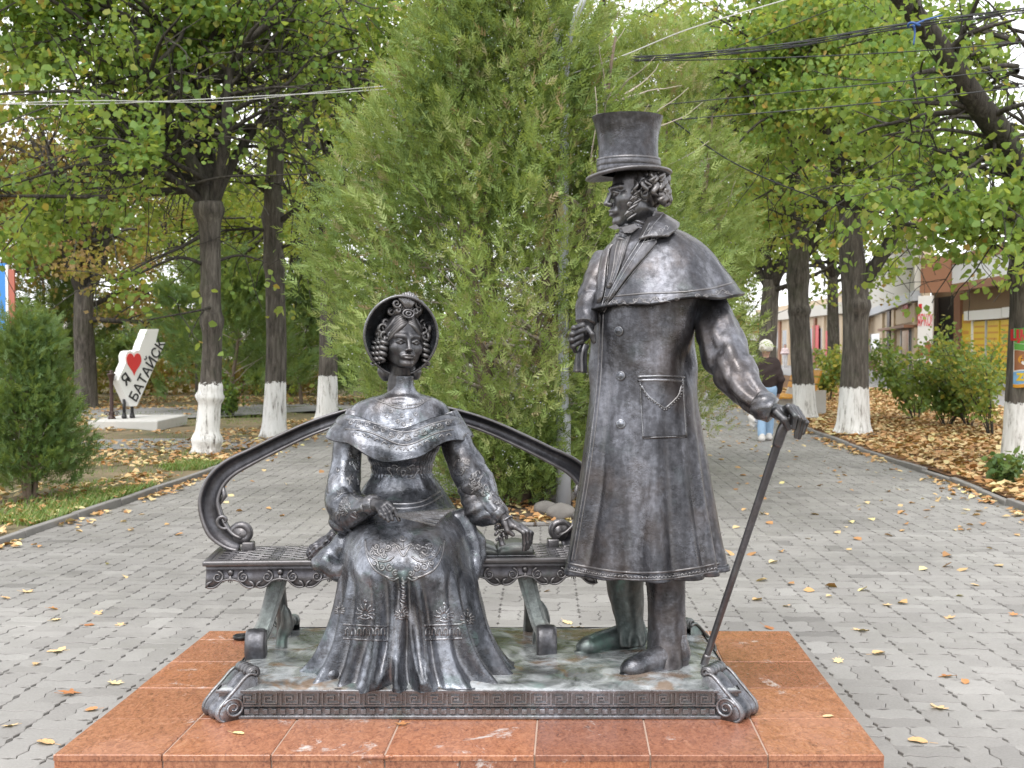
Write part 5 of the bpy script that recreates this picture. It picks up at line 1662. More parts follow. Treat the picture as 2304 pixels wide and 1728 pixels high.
rh = hand_mesh(w(838, 1134, 4.65), w(856, 1140, 4.615),
    [[w(872, 1133, 4.595), w(886, 1146, 4.575), w(898, 1170, 4.565)], [w(866, 1138, 4.588), w(877, 1153, 4.566), w(883, 1169, 4.556)],
     [w(860, 1143, 4.585), w(868, 1158, 4.562), w(874, 1172, 4.552)], [w(853, 1147, 4.588), w(858, 1158, 4.566), w(866, 1166, 4.556)]],
    [w(862, 1131, 4.62), w(880, 1138, 4.60), w(890, 1150, 4.59)], .0096, palm_r=(.026, .022))
put('hand', rh, M['bronze_skin'], lady)
lh = hand_mesh(w(1126, 1158, 4.88), w(1146, 1180, 4.875),
    [[w(1160, 1186, 4.852), w(1178, 1198, 4.845), w(1180, 1222, 4.862), w(1178, 1238, 4.868)], [w(1166, 1184, 4.868), w(1186, 1196, 4.862), w(1187, 1220, 4.874), w(1182, 1237, 4.878)],
     [w(1170, 1182, 4.884), w(1193, 1198, 4.880), w(1193, 1220, 4.888), w(1187, 1234, 4.890)], [w(1170, 1181, 4.90), w(1196, 1200, 4.898), w(1195, 1216, 4.902)]],
    [w(1136, 1176, 4.855), w(1142, 1194, 4.845), w(1154, 1203, 4.848)], .0096, palm_r=(.025, .021))
put('hand', lh, M['bronze_skin'], lady)
put('bracelet', tube([tuple(W(1140 + 11 * math.cos(a) - 3 * math.sin(a), 1171 - 9 * math.cos(a) - 2 * math.sin(a), 4.876 - .030 * math.sin(a))) for a in np.linspace(0, 2 * np.pi, 26)], .005, 7, False), M['bronze_dress'], lady)

# ---- what she holds and what lies beside her
f0 = W(884, 1160, 4.575)
fan = thing('fan', 'bronze half-open folding fan held on her lap by the seated woman', 'fan', tuple(f0))
e0, e1 = W(1024, 1147, 4.64), W(984, 1183, 4.45)
for k in range(13):
    t = k / 12
    e = e0.lerp(e1, t) + Vector((0, 0, .010 * math.sin(math.pi * t)))
    d = (e - f0); sd_ = d.cross(Vector((0, 0, 1))).normalized()
    z = .0030 * (k % 2)
    Vv = []
    for q, wd in ((.02, .005), (.5, .0085), (1.0, .0125)):
        c = f0 + d * q
        for s in (-1, 1):
            for up in (0, .006): Vv.append((c + sd_ * wd * s + Vector((0, 0, up + z)))[:])
    F = []
    for q in (0, 4):
        F += [(q, q + 4, q + 5, q + 1), (q + 2, q + 3, q + 7, q + 6), (q + 1, q + 5, q + 7, q + 3), (q, q + 2, q + 6, q + 4)]
    F += [(0, 1, 3, 2), (8, 10, 11, 9)]
    put('fan_stick', fixn((np.array(Vv), F)), M['bronze_dress'], fan, False)
put('fan_pivot', sdf_mesh(lambda P: d_ell(P, f0, (.010, .010, .008)), np.array(f0) - .02, np.array(f0) + .02, .003), M['bronze_dress'], fan)

bk = thing('book', 'open bronze book lying on the bench seat under her hand', 'book', tuple(W(1150, 1245, 4.98)))
bz = SEAT + .003
def bk_map(x, y, z): return bw(x, y, bz + z)
bx, by = .398, .135                                                               # spine in the bench frame
for s in (-1, 1):
    n = 22
    us = np.linspace(0, 1, n)
    top = .014 + .034 * np.sin(np.pi * np.clip(us * .78 + .06, 0, 1)) ** .8 - .006 * us
    top[0] = .012
    V, F = [], []
    for y in (-.105, .105):
        for i in range(n): V.append(bk_map(bx + s * us[i] * .152, by + y, float(top[i])))
        for i in range(n): V.append(bk_map(bx + s * us[i] * .152, by + y, .004))
    for i in range(n - 1):
        F += [(i, i + 1, 2 * n + i + 1, 2 * n + i), (n + i, 3 * n + i, 3 * n + i + 1, n + i + 1), (i, n + i, n + i + 1, i + 1), (2 * n + i, 2 * n + i + 1, 3 * n + i + 1, 3 * n + i)]
    F += [(n - 1, 2 * n - 1, 4 * n - 1, 3 * n - 1), (0, 2 * n, 3 * n, n)]
    put('page_block', fixn((np.array(V), F)), M['bronze_green'], bk)
    V, F = box(min(0, s * .160), max(0, s * .160), -.113, .113, 0, .0055, .002)
    put('book_cover', (np.array([bk_map(bx + a, by + b, c) for a, b, c in V]), F), M['bronze_dress'], bk)

rt = thing('reticule', 'slender ruffled bronze handbag lying on the bench seat at her right side', 'handbag', tuple(W(725, 1245, 4.9)))
P = catmull([tuple(W(*q)) for q in ((694, 1254, 4.93), (712, 1240, 4.93), (738, 1220, 4.92), (758, 1204, 4.91))], 40)
put('bag_body', tube(P, [.016, .030, .033, .030, .026, .032], 36, True, disp=lambda v, th: .0045 * np.sin(13 * th + 6 * v) + .004 * fbm(3 * np.cos(th), 3 * np.sin(th), v * 14, 3)), M['bronze_bench'], rt)
for o_ in (0, 8):
    put('cord', tube(catmull([tuple(W(*q)) for q in ((757, 1204 + o_, 4.91), (778, 1188 + o_ * .6, 4.86), (806, 1172, 4.80))], 16), .0042, 6), M['bronze_bench'], rt)

wp = thing('wrist_purse', 'small knobbly bronze purse hanging from her wrist above the book', 'purse', tuple(W(1130, 1224, 4.885)))
bl = []
for k in range(34):
    q = W(1128 + rr.uniform(-13, 14), rr.uniform(1182, 1214), 4.885 + rr.uniform(-.018, .018))
    bl.append(place(revolve([(.0005, -.0075), (.0055, -.005), (.0078, 0), (.0055, .005), (.0005, .0075)], 8), q))
put('bead_body', joined(bl), M['bronze_bench'], wp)
put('tassel', tube(catmull([tuple(W(*q)) for q in ((1126, 1208, 4.885), (1128, 1218, 4.885), (1131, 1227, 4.885))], 10), [.013, .011, .015], 12, disp=lambda v, th: .002 * np.sin(6 * th)), M['bronze_bench'], wp)
put('cord', tube(catmull([tuple(W(*q)) for q in ((1136, 1172, 4.862), (1130, 1178, 4.872), (1127, 1188, 4.885))], 10), .0035, 6), M['bronze_bench'], wp)
# ================================================================== TREES
def leaf_cards(C, size, rnd=None, seed=0, droop=.5, far=False):
    """one small folded leaf (4 triangles, far off 2) at each point C"""
    g = np.random.default_rng(seed)
    n = len(C)
    ax = g.normal(size=(n, 3)); ax[:, 2] -= droop; ax /= np.linalg.norm(ax, axis=1)[:, None]
    u = g.normal(size=(n, 3)); u[:, 2] *= .6; u -= (u * ax).sum(1)[:, None] * ax; u /= np.linalg.norm(u, axis=1)[:, None]
    nn = np.cross(ax, u)
    s = size * g.uniform(.65, 1.25, n)[:, None]
    f = (g.uniform(.05, .35, n))[:, None]
    r = rnd if rnd is not None else g.random(n)
    if far:
        V = np.stack([C, C + s * (.5 * ax + .46 * u), C + s * 1.12 * ax + s * f * nn, C + s * (.5 * ax - .46 * u)], 1).reshape(-1, 3)
        return V, np.arange(n * 4).reshape(-1, 4), np.repeat(r, 4).astype(np.float32)
    v0 = C; v1 = C + s * (.35 * ax + .48 * u + f * .5 * nn); v2 = C + s * (.85 * ax + .30 * u + f * .35 * nn); v3 = C + s * 1.12 * ax
    v4 = C + s * (.85 * ax - .30 * u + f * .35 * nn); v5 = C + s * (.35 * ax - .48 * u + f * .5 * nn)
    V = np.stack([v0, v1, v2, v3, v4, v5], 1).reshape(-1, 3)
    b = (np.arange(n) * 6)[:, None]
    F = np.concatenate([b + np.array([[0, 1, 2, 3]]), b + np.array([[0, 3, 4, 5]])], 0)
    return V, F, np.repeat(r, 6).astype(np.float32)
def leaf_object(name, parent, C, size, mat, seed=0, rnd=None, droop=.5, far=False):
    V, F, r = leaf_cards(np.asarray(C), size, rnd, seed, droop, far)
    V = V - np.array(parent['_base'])
    me = new_mesh(name, V, F, False)
    me.attributes.new('rnd', 'FLOAT', 'POINT').data.foreach_set('value', r)
    o = link(name, me, M[mat], parent)
    return o
def bez(p0, d0, L, bend, n, g, jit=.08):
    """a wandering limb: starts at p0 in direction d0, pulled by bend"""
    P = [np.array(p0, float)]
    d = np.array(d0, float); d /= np.linalg.norm(d)
    for k in range(n):
        d = d + np.array(bend) / n + g.normal(size=3) * jit
        d /= np.linalg.norm(d)
        P.append(P[-1] + d * L / n)
    return np.array(P)
class Tree:
    def __init__(s, name, label, group, base, seed, wash=.8, mat='bark_washed'):
        s.g = np.random.default_rng(seed); s.seed = seed
        s.root = thing(name, label, 'tree', base, group)
        s.base = np.array(base); s.limbs = []; s.twigs = []; s.C = []; s.tips = []
        s.wash = wash; s.mat = mat; s.trunk_vf = []
    def trunk(s, P, r, lumps=()):
        P = resample(catmull(P, 60), 70); s.P = P
        g = s.g; ph = g.uniform(0, 6)
        rr = np.interp(np.linspace(0, 1, 70), np.linspace(0, 1, len(r)), r)
        def dd(v, th):
            d = .035 * rr[:, None] * np.sin(3 * th + ph) + .05 * rr[:, None] * fbm(2 * np.cos(th) + ph, 2 * np.sin(th), v * 7, s.seed, 3)
            d = d + .25 * rr[:, None] * np.exp(-v / .022) * (1 + .6 * np.sin(4 * th + ph))            # root flare
            for lv, lt, la, lw in lumps:
                d = d + la * np.exp(-((v - lv) / lw) ** 2) * (np.clip(np.cos(th - lt), 0, 1) ** .5 if lt is not None else 1) * (1 + .3 * fbm(6 * np.cos(th), 6 * np.sin(th), v * 50, s.seed + 5, 2))
            return d
        s.trunk_vf.append(tube(P, rr, 28, True, (0, -1, 0), 1, dd))
        return P
    def limb(s, P, r0, r1, twigs=True, depth=0):
        P = np.asarray(P)
        s.limbs.append(tube(P, np.linspace(r0, r1, 6).tolist(), 8 if r0 > .06 else 5 if r0 > .016 else 3, False))
        if twigs: s.tips.append((P, r0, depth))
    def auto_limb(s, p0, d0, L, r0, bend=(0, 0, .3), jit=.07, kids=5, depth=0):
        g = s.g
        nn = (10, 7, 5)[min(depth, 2)]
        P = bez(p0, d0, L, bend, nn, g, jit)
        s.limb(P, r0, max(r0 * .28, .006), True, depth)
        if depth < 2:
            for k in range(kids):
                t = g.uniform(.3, 1.0)
                i = int(t * (nn - 1))
                d = P[min(i + 1, nn)] - P[i]; d /= np.linalg.norm(d)
                o = g.normal(size=3); o -= o.dot(d) * d; o /= np.linalg.norm(o)
                s.auto_limb(P[i], d * .6 + o * .8, L * g.uniform(.35, .6), r0 * .34, (0, 0, -.15 if depth else .15), jit * 1.3, max(2, kids - 2), depth + 1)
    def leaves(s, n, spread=.28, size=.07, mat='linden_leaf', box=None, yellow=.0, droop=.6, bias=None):
        g = s.g
        segs, wts = [], []
        for P, r0, d in s.tips:
            for i in range(len(P) // 3, len(P) - 1):
                segs.append((P[i], P[i + 1])); wts.append((.4 if r0 > .05 else 1.0) * np.linalg.norm(P[i + 1] - P[i]))
        A = np.array([a for a, b in segs]); B = np.array([b for a, b in segs]); w_ = np.array(wts); w_ /= w_.sum()
        ncl = max(1, n // 14)                                                   # leaves come in sprays, sprays gather on some twigs and leave others bare
        dens = fbm(A[:, 0] * .9, A[:, 1] * .9, A[:, 2] * .9, s.seed, 2)
        w_ = w_ * np.clip(.42 + 1.5 * dens, .02, None); w_ /= w_.sum()
        i = g.choice(len(A), ncl, p=w_)
        c = A[i] + (B[i] - A[i]) * g.random((ncl, 1)) + g.normal(size=(ncl, 3)) * spread * np.array((1, 1, .75))
        c[:, 2] -= .3 * spread
        C = (c[:, None, :] + g.normal(size=(ncl, 14, 3)) * np.array((.105, .105, .055)) * (size / .07)).reshape(-1, 3)
        cr = np.clip(g.random(ncl) * .75 + .1, 0, 1)
        r = np.clip(np.repeat(cr, 14) * .8 + g.random(len(C)) * .35 - .08 + yellow, 0, 1)
        hot = g.random(len(C)) < .035 + yellow * .3
        r[hot] = g.uniform(.86, 1.0, hot.sum())
        if box is not None:
            k = box(C); C, r = C[k], r[k]
        leaf_object('crown', s.root, C, size, mat, s.seed + 1, r, droop, s.base[1] > 27)
    def done(s):
        o = put('trunk', joined(s.trunk_vf), M[s.mat], s.root)
        o['wash'] = float(s.wash)
        if s.limbs: put('branches', joined(s.limbs), M['bark'], s.root)

def seen(*bare, dmin=7.0):
    """leaves stay out of the open space before the statues, and thin out in the bare middle of a crown (boxes of photograph pixels in front of a depth)"""
    def f(C):
        k = C[:, 1] > dmin
        g = np.random.default_rng(len(C))
        sx = 1152 + C[:, 0] / C[:, 1] * FPX; sy = 775 - (C[:, 2] - CAM_Z) / C[:, 1] * FPX
        for x0, y0, x1, y1, Y, keep in bare:
            m = (sx > x0) & (sx < x1) & (sy > y0) & (sy < y1) & (C[:, 1] < Y)
            k &= ~(m & (g.random(len(C)) > keep))
        return k
    return f

# ---- left row of lindens
LG, RG = 'whitewashed lindens left of the alley', 'whitewashed lindens right of the alley'
def up(*q): return [tuple(W(*p)) for p in q]
b = G(463, 1024, .02)                                                             # nearest on the left: knobbly foot, fork at head height and above
Y1 = b.y
t = Tree('linden_tree', 'knobbly whitewashed linden forking into many limbs behind the bench, left', LG, tuple(b), 101, (1024 - 862) * Y1 / FPX)
t.trunk(up((464, 1022, Y1), (468, 960, Y1), (474, 880, Y1), (478, 760, Y1), (475, 640, Y1), (473, 520, Y1), (470, 455, Y1)), [.185, .165, .145, .140, .138, .145, .165],
        lumps=((.06, None, .050, .02), (.23, None, .055, .018), (.27, 0.3, .045, .015), (.53, None, .035, .03), (.66, 0, .03, .02), (.97, None, .06, .04)))
top = np.array(W(470, 470, Y1))
for q, r0 in ((((470, 470, 0), (448, 395, -.1), (405, 320, -.3), (372, 262, -.5), (330, 180, -.8), (300, 60, -1.0)), .115), (((472, 470, 0), (470, 380, .1), (463, 300, .2), (460, 200, .2), (452, 60, .3), (450, -80, .3)), .125),
              (((476, 470, 0), (498, 380, -.1), (508, 300, -.2), (512, 220, -.2), (520, 150, -.3), (560, 90, -.4), (640, 30, -.5)), .10), (((478, 465, 0), (510, 390, .3), (565, 300, .6), (620, 240, .8), (700, 190, 1.0), (800, 160, 1.2)), .085),
              (((462, 462, 0), (420, 425, -.2), (370, 390, -.4), (330, 370, -.6)), .075), (((466, 468, 0), (445, 330, .4), (440, 240, .7), (435, 140, .9)), .08)):
    P = resample(catmull([tuple(W(a, c, Y1 + d)) for a, c, d in q], 40), 22)
    t.limb(P, r0, r0 * .45)
    for k in range(9):
        i = t.g.integers(6, 21); d = P[min(i + 1, 21)] - P[i]; d /= np.linalg.norm(d); o_ = t.g.normal(size=3); o_[2] *= .5
        t.auto_limb(P[i], d * .7 + o_ * .7, t.g.uniform(.8, 1.9), r0 * .34, (0, 0, -.2), .10, 3, 1)
for q, r0 in ((((472, 520, 0), (400, 560, -.2), (330, 590, -.5), (250, 640, -.8)), .035), (((470, 600, 0), (400, 580, -.3), (300, 620, -.6), (200, 640, -1.0)), .03), (((478, 690, 0), (440, 700, -.6), (330, 720, -1.1)), .025), (((480, 590, 0), (540, 575, .2), (600, 590, .3)), .030)):
    P = resample(catmull([tuple(W(a, c, Y1 + d)) for a, c, d in q], 30), 18)
    t.limb(P, r0, .008)
    for k in range(5):
        i = t.g.integers(4, 17); o_ = t.g.normal(size=3); t.auto_limb(P[i], P[min(i + 1, 17)] - P[i] + o_ * .12, t.g.uniform(.4, .9), .010, (0, 0, -.4), .10, 2, 2)
for k in range(16):                                                                # outer crown to the left and above
    a = t.g.uniform(R(120), R(290)); t.auto_limb(top + np.array((0, 0, t.g.uniform(.2, 1.6))), (math.cos(a), math.sin(a) * .8, t.g.uniform(.0, .5)), t.g.uniform(2.0, 3.8), .045, (0, 0, -.25), .08, 5, 0)
for k in range(9):
    a = t.g.uniform(R(140), R(260)); t.auto_limb(top + np.array((-.3, -.2, t.g.uniform(1.4, 3.0))), (math.cos(a), math.sin(a) * .6, t.g.uniform(.1, .5)), t.g.uniform(2.4, 4.0), .045, (0, 0, -.25), .08, 5, 0)
for k in range(10):
    a = t.g.uniform(R(-60), R(60)); t.auto_limb(top + np.array((0, 0, t.g.uniform(.8, 2.4))), (math.cos(a), math.sin(a) * .8, t.g.uniform(.3, .9)), t.g.uniform(1.4, 2.6), .045, (0, 0, -.15), .08, 5, 0)
t.leaves(26000, .20, .092, 'linden_leaf', seen((370, 150, 600, 560, Y1 + .6, .18), (560, 60, 840, 620, 21.5, .20), (330, 480, 700, 900, Y1 + 3, .22)), .0)
t.done()

b = G(617, 990, .02); Y2 = b.y                                                    # second on the left: straight trunk
t = Tree('linden_tree', 'straight-trunked whitewashed linden, second from the bench on the left', LG, tuple(b), 102, (990 - 860) * Y2 / FPX)
t.trunk(up((617, 988, Y2), (620, 900, Y2), (622, 760, Y2), (618, 640, Y2), (614, 520, Y2), (618, 400, Y2), (622, 280, Y2), (618, 120, Y2)), [.195, .178, .165, .160, .160, .148, .135, .12, .09], lumps=((.46, None, .03, .02), (.58, None, .035, .02), (.63, 0, .04, .02)))
for q, r0 in ((((618, 505, 0), (668, 470, -.2), (710, 440, -.4), (765, 412, -.6)), .055), (((600, 430, 0), (560, 400, -.2), (520, 372, -.3), (505, 350, -.4)), .06), (((628, 300, 0), (650, 260, -.2), (690, 210, -.3), (740, 180, -.4), (830, 150, -.5)), .07), (((625, 560, 0), (670, 545, -.1), (700, 560, -.2)), .035), (((606, 520, 0), (560, 515, -.1), (500, 520, 0)), .035),
              (((625, 220, 0), (600, 120, .2), (580, 0, .4), (570, -90, .5)), .08), (((630, 330, 0), (690, 270, .4), (740, 130, .7), (770, 0, 1.0)), .08)):
    P = resample(catmull([tuple(W(a, c, Y2 + d)) for a, c, d in q], 40), 20)
    t.limb(P, r0, r0 * .45)
    for k in range(7):
        i = t.g.integers(5, 19); d = P[min(i + 1, 19)] - P[i]; d /= np.linalg.norm(d); o_ = t.g.normal(size=3); o_[2] *= .5
        t.auto_limb(P[i], d * .7 + o_ * .7, t.g.uniform(.7, 1.8), r0 * .36, (0, 0, -.1), .10, 3, 1)
for k in range(16):
    a = t.g.uniform(0, 6.28); t.auto_limb(np.array(W(620, t.g.uniform(20, 260), Y2)), (math.cos(a), math.sin(a), t.g.uniform(.0, .6)), t.g.uniform(1.6, 3.4), .05, (0, 0, -.1), .08, 5, 0)
t.leaves(14000, .20, .092, 'linden_leaf', seen((330, 120, 640, 560, Y1 + .6, .16), (560, 160, 840, 620, Y2 + 1.0, .18)), .04)
t.done()

b = G(735, 950, .02); Y3 = b.y
t = Tree('linden_tree', 'whitewashed linden, third from the bench on the left, half behind the juniper', LG, tuple(b), 103, (950 - 845) * Y3 / FPX)
t.trunk(up((735, 948, Y3), (738, 820, Y3), (738, 700, Y3), (740, 560, Y3)), [.22, .195, .18, .17, .155])
for q, r0 in ((((738, 565, 0), (712, 480, -.1), (706, 400, -.2), (700, 300, -.2), (690, 150, -.3)), .11), (((742, 560, 0), (760, 470, .2), (790, 330, .3), (800, 200, .3), (815, 60, .4)), .11), (((735, 560, 0), (680, 500, -.2), (650, 440, -.3), (610, 360, -.3)), .07), (((742, 560, 0), (760, 520, 0), (800, 480, .2)), .06)):
    P = resample(catmull([tuple(W(a, c, Y3 + d)) for a, c, d in q], 40), 20)
    t.limb(P, r0, r0 * .5)
    for k in range(7):
        i = t.g.integers(6, 19); d = P[min(i + 1, 19)] - P[i]; d /= np.linalg.norm(d); o_ = t.g.normal(size=3)
        t.auto_limb(P[i], d * .7 + o_ * .7, t.g.uniform(.9, 2.0), r0 * .36, (0, 0, 0), .10, 4, 1)
for k in range(14):
    a = t.g.uniform(0, 6.28); t.auto_limb(np.array(W(740, t.g.uniform(100, 480), Y3)), (math.cos(a), math.sin(a), t.g.uniform(.1, .7)), t.g.uniform(1.6, 3.4), .05, (0, 0, -.1), .08, 5, 0)
t.leaves(9500, .26, .09, 'golden_leaf', seen((640, 80, 850, 640, Y3 + 1.5, .25)), -.05)
t.done()

# ---- right row of lindens
b = G(2292, 1062, .03); Y0r = b.y                                                  # at the right edge, with posters; a long limb leans over the alley
t = Tree('linden_tree', 'whitewashed linden at the right edge with circus posters and a leaning limb', RG, tuple(b), 201, (1062 - 905) * Y0r / FPX)
t.trunk(up((2296, 1060, Y0r), (2300, 900, Y0r), (2304, 760, Y0r), (2306, 620, Y0r), (2302, 500, Y0r), (2296, 430, Y0r)), [.25, .215, .195, .18, .175, .175, .17], lumps=((.70, None, .03, .03), (.86, None, .03, .03)))
for q, r0 in ((((2300, 440, 0), (2268, 330, -.4), (2190, 220, -.8), (2110, 100, -1.1), (2040, 10, -1.3), (1960, -90, -1.5)), .185), (((2300, 440, 0), (2330, 300, .1), (2340, 150, .2), (2345, 0, .2)), .12), (((2290, 440, 0), (2200, 440, -.5), (2130, 440, -.8), (2010, 425, -1.0), (1900, 445, -1.2)), .032), (((2250, 320, -.4), (2170, 350, -.2), (2110, 400, 0)), .045), (((2240, 290, -.5), (2235, 400, -.7), (2232, 500, -.8), (2240, 560, -.8)), .022)):
    P = resample(catmull([tuple(W(a, c, Y0r + d)) for a, c, d in q], 40), 22)
    t.limb(P, r0, r0 * .5)
    for k in range(10):
        i = t.g.integers(5, 21); d = P[min(i + 1, 21)] - P[i]; d /= np.linalg.norm(d); o_ = t.g.normal(size=3); o_[2] = abs(o_[2]) * .4 - .2
        t.auto_limb(P[i], d * .5 + o_ * .8, t.g.uniform(.7, 1.8), max(.012, r0 * .25), (0, 0, -.5), .10, 3, 1)
for k in range(12):
    a = t.g.uniform(R(90), R(270)); t.auto_limb(np.array(W(2290, t.g.uniform(20, 420), Y0r - .3)), (math.cos(a), math.sin(a) * .7, t.g.uniform(-.1, .5)), t.g.uniform(1.4, 3.0), .035, (0, 0, -.5), .08, 4, 0)
t.leaves(10500, .18, .088, 'linden_leaf', seen((1960, -40, 2320, 430, Y0r, .30), (1560, 690, 1880, 1100, 99, .03), (1880, 690, 2010, 1100, 99, .10), (2010, 620, 2290, 1100, 99, .5)), .0, 1.0)
t.done()
ROOT_R0 = t.root; BR0 = b

b = G(1918, 980, .03); Y1r = b.y
t = Tree('linden_tree', 'stout forked whitewashed linden on the right beyond the walking stick', RG, tuple(b), 202, (980 - 872) * Y1r / FPX)
t.trunk(up((1920, 978, Y1r), (1922, 880, Y1r), (1925, 760, Y1r), (1924, 660, Y1r), (1916, 560, Y1r), (1912, 480, Y1r)), [.285, .25, .225, .215, .225, .21, .18], lumps=((.58, 0.2, .06, .03),))
for q, r0 in ((((1914, 500, 0), (1890, 420, 0), (1882, 330, .1), (1880, 200, .2), (1870, 60, .3)), .15), (((1918, 500, 0), (1940, 420, .1), (1950, 330, .2), (1965, 180, .4), (1985, 20, .5)), .14), (((1938, 640, -.05), (1975, 590, -.1), (2015, 520, -.2), (2040, 460, -.3), (2080, 360, -.4), (2110, 250, -.5)), .125), (((1885, 330, .1), (1800, 230, -.2), (1720, 170, -.4), (1660, 160, -.6), (1600, 175, -.8)), .085), (((1720, 170, -.4), (1690, 130, -.4), (1670, 60, -.5)), .05)):
    P = resample(catmull([tuple(W(a, c, Y1r + d)) for a, c, d in q], 40), 22)
    t.limb(P, r0, r0 * .5)
    for k in range(9):
        i = t.g.integers(7, 21); d = P[min(i + 1, 21)] - P[i]; d /= np.linalg.norm(d); o_ = t.g.normal(size=3); o_[2] *= .6
        t.auto_limb(P[i], d * .5 + o_ * .8, t.g.uniform(1.0, 2.4), max(.014, r0 * .28), (0, 0, -.4), .10, 4, 1)
for k in range(16):
    a = t.g.uniform(0, 6.28); t.auto_limb(np.array(W(1900, t.g.uniform(0, 460), Y1r)), (math.cos(a), math.sin(a) * .8, t.g.uniform(-.1, .6)), t.g.uniform(2.0, 3.8), .05, (0, 0, -.4), .08, 5, 0)
t.leaves(23000, .26, .092, 'linden_leaf', seen((1850, 440, 2060, 900, Y1r + 1, .10), (1560, 690, 1880, 1100, 99, .03), (1880, 690, 2010, 1100, 99, .10), (2010, 620, 2290, 1100, 99, .5)), .05, .9)
t.done()

b = G(1808, 945, .03); Y2r = b.y
t = Tree('linden_tree', 'whitewashed linden beside the yellow bench on the right', RG, tuple(b), 203, (945 - 864) * Y2r / FPX)
t.trunk(up((1810, 943, Y2r), (1806, 860, Y2r), (1800, 760, Y2r), (1795, 660, Y2r), (1797, 560, Y2r), (1800, 500, Y2r)), [.245, .225, .215, .215, .22, .19], lumps=((.72, None, .03, .04), (.55, 0, .06, .02)))
for q, r0 in ((((1796, 540, 0), (1790, 420, 0), (1780, 300, 0), (1775, 150, 0)), .14), (((1805, 590, 0), (1830, 545, 0), (1850, 500, 0), (1860, 400, 0)), .10), (((1795, 520, 0), (1740, 400, 0), (1690, 300, .2), (1650, 180, .3)), .10)):
    P = resample(catmull([tuple(W(a, c, Y2r + d)) for a, c, d in q], 40), 20)
    t.limb(P, r0, r0 * .5)
    for k in range(7):
        i = t.g.integers(5, 19); o_ = t.g.normal(size=3); t.auto_limb(P[i], P[min(i + 1, 19)] - P[i] + o_ * .3, t.g.uniform(1.0, 2.6), .035, (0, 0, -.3), .10, 4, 1)
for k in range(12):
    a = t.g.uniform(0, 6.28); t.auto_limb(np.array(W(1795, t.g.uniform(60, 500), Y2r)), (math.cos(a), math.sin(a), t.g.uniform(-.2, .6)), t.g.uniform(2.0, 3.8), .05, (0, 0, -.4), .08, 5, 0)
t.leaves(13000, .28, .10, 'linden_leaf', seen((1740, 560, 1860, 900, Y2r + 1, .10), (1560, 690, 1880, 1100, 99, .03), (1880, 690, 2010, 1100, 99, .10), (2010, 620, 2290, 1100, 99, .5)), .14, .9)
t.done()

def plain_tree(label, group, x, y, h, fork, r, seed, n, mat, size, name='linden_tree', wash=.9, spread=1.0, yellow=0.0, droop=.6, low=0.0):
    t = Tree(name, label, group, (x, y, .02), seed, wash)
    g = t.g
    lean = g.normal(size=2) * .12
    t.trunk([(x, y, 0), (x + lean[0] * .3, y, fork * .35), (x + lean[0], y + lean[1], fork * .7), (x + lean[0] * 1.6, y + lean[1], fork)], [r * 1.15, r, r * .92, r * .85])
    topp = np.array((x + lean[0] * 1.6, y + lean[1], fork))
    for k in range(5):
        a = k * 1.26 + g.uniform(-.3, .3)
        t.auto_limb(topp + np.array((0, 0, -g.uniform(0, .3))), (math.cos(a) * .5, math.sin(a) * .5, 1), (h - fork) * g.uniform(.7, 1.0), r * .55, (0, 0, .2), .09, 5, 0)
    for k in range(9):
        a = g.uniform(0, 6.28)
        t.auto_limb(topp + np.array((0, 0, g.uniform(-low, (h - fork) * .5))), (math.cos(a), math.sin(a), g.uniform(-.1, .5)), (h - fork) * g.uniform(.35, .62) * spread, r * .3, (0, 0, -.25), .09, 3, 1)
    t.leaves(n, .34, size, mat, seen((1560, 690, 1880, 1100, 99, .03), (1880, 690, 2010, 1100, 99, .10), (2010, 620, 2290, 1100, 99, .5)), yellow, droop)
    t.done()
plain_tree('whitewashed linden with a dark trunk behind the walking passer-by', RG, 7.0, 33, 9.0, 3.4, .27, 204, 11000, 'golden_leaf', .12, yellow=-.12, low=1.2)
plain_tree('slim whitewashed linden far along the right of the alley', RG, 7.6, 42, 9.5, 3.2, .27, 205, 10000, 'golden_leaf', .13, yellow=-.05, low=1.2)
plain_tree('whitewashed linden far up the alley on the left, behind the juniper', LG, -2.9, 32, 12.5, 3.2, .25, 206, 10000, 'golden_leaf', .12, low=.6)
plain_tree('tall green linden far behind the left-hand row', LG, -1.5, 44, 17, 3.2, .26, 207, 10000, 'linden_leaf', .18, yellow=.15, low=1.0)

# ---- park trees further back
PG = 'park trees in the background on the left'
for lab, x, y, h, fk, r, sd_, n, mt, sz, yl in (
    ('dark-trunked park tree with brown leaves left of the white sign', -10.6, 29.5, 8.5, 3.0, .26, 301, 12000, 'rusty_leaf', .11, -.05),
    ('thick park tree with thin rusty foliage at the far left edge', -14.6, 30.0, 9.5, 3.2, .24, 302, 12000, 'rusty_leaf', .12, -.1),
    ('yellow-green park tree between the two nearest left lindens', -7.2, 38, 10.5, 2.6, .2, 303, 13000, 'golden_leaf', .13, -.12),
    ('golden park tree far behind the second left linden', -10.5, 46, 11.5, 2.6, .2, 304, 12000, 'golden_leaf', .15, 0.0),
    ('pale green park tree far behind the knobbly linden', -16.5, 44, 11.5, 2.4, .22, 305, 12000, 'linden_leaf', .15, .22),
    ('broad green park tree behind the sign at the far left', -20.0, 38, 10.5, 2.6, .24, 306, 12000, 'linden_leaf', .14, .1),
    ('slim park tree with bare lower trunk behind the white sign', -8.9, 34, 8.0, 2.9, .14, 307, 6000, 'golden_leaf', .11, -.05)):
    plain_tree(lab, PG, x, y, h, fk, r, sd_, n, mt, sz, 'park_tree', 0.0, 1.15, yl, .6, .9)
BGr = 'trees beyond the right-hand lindens'
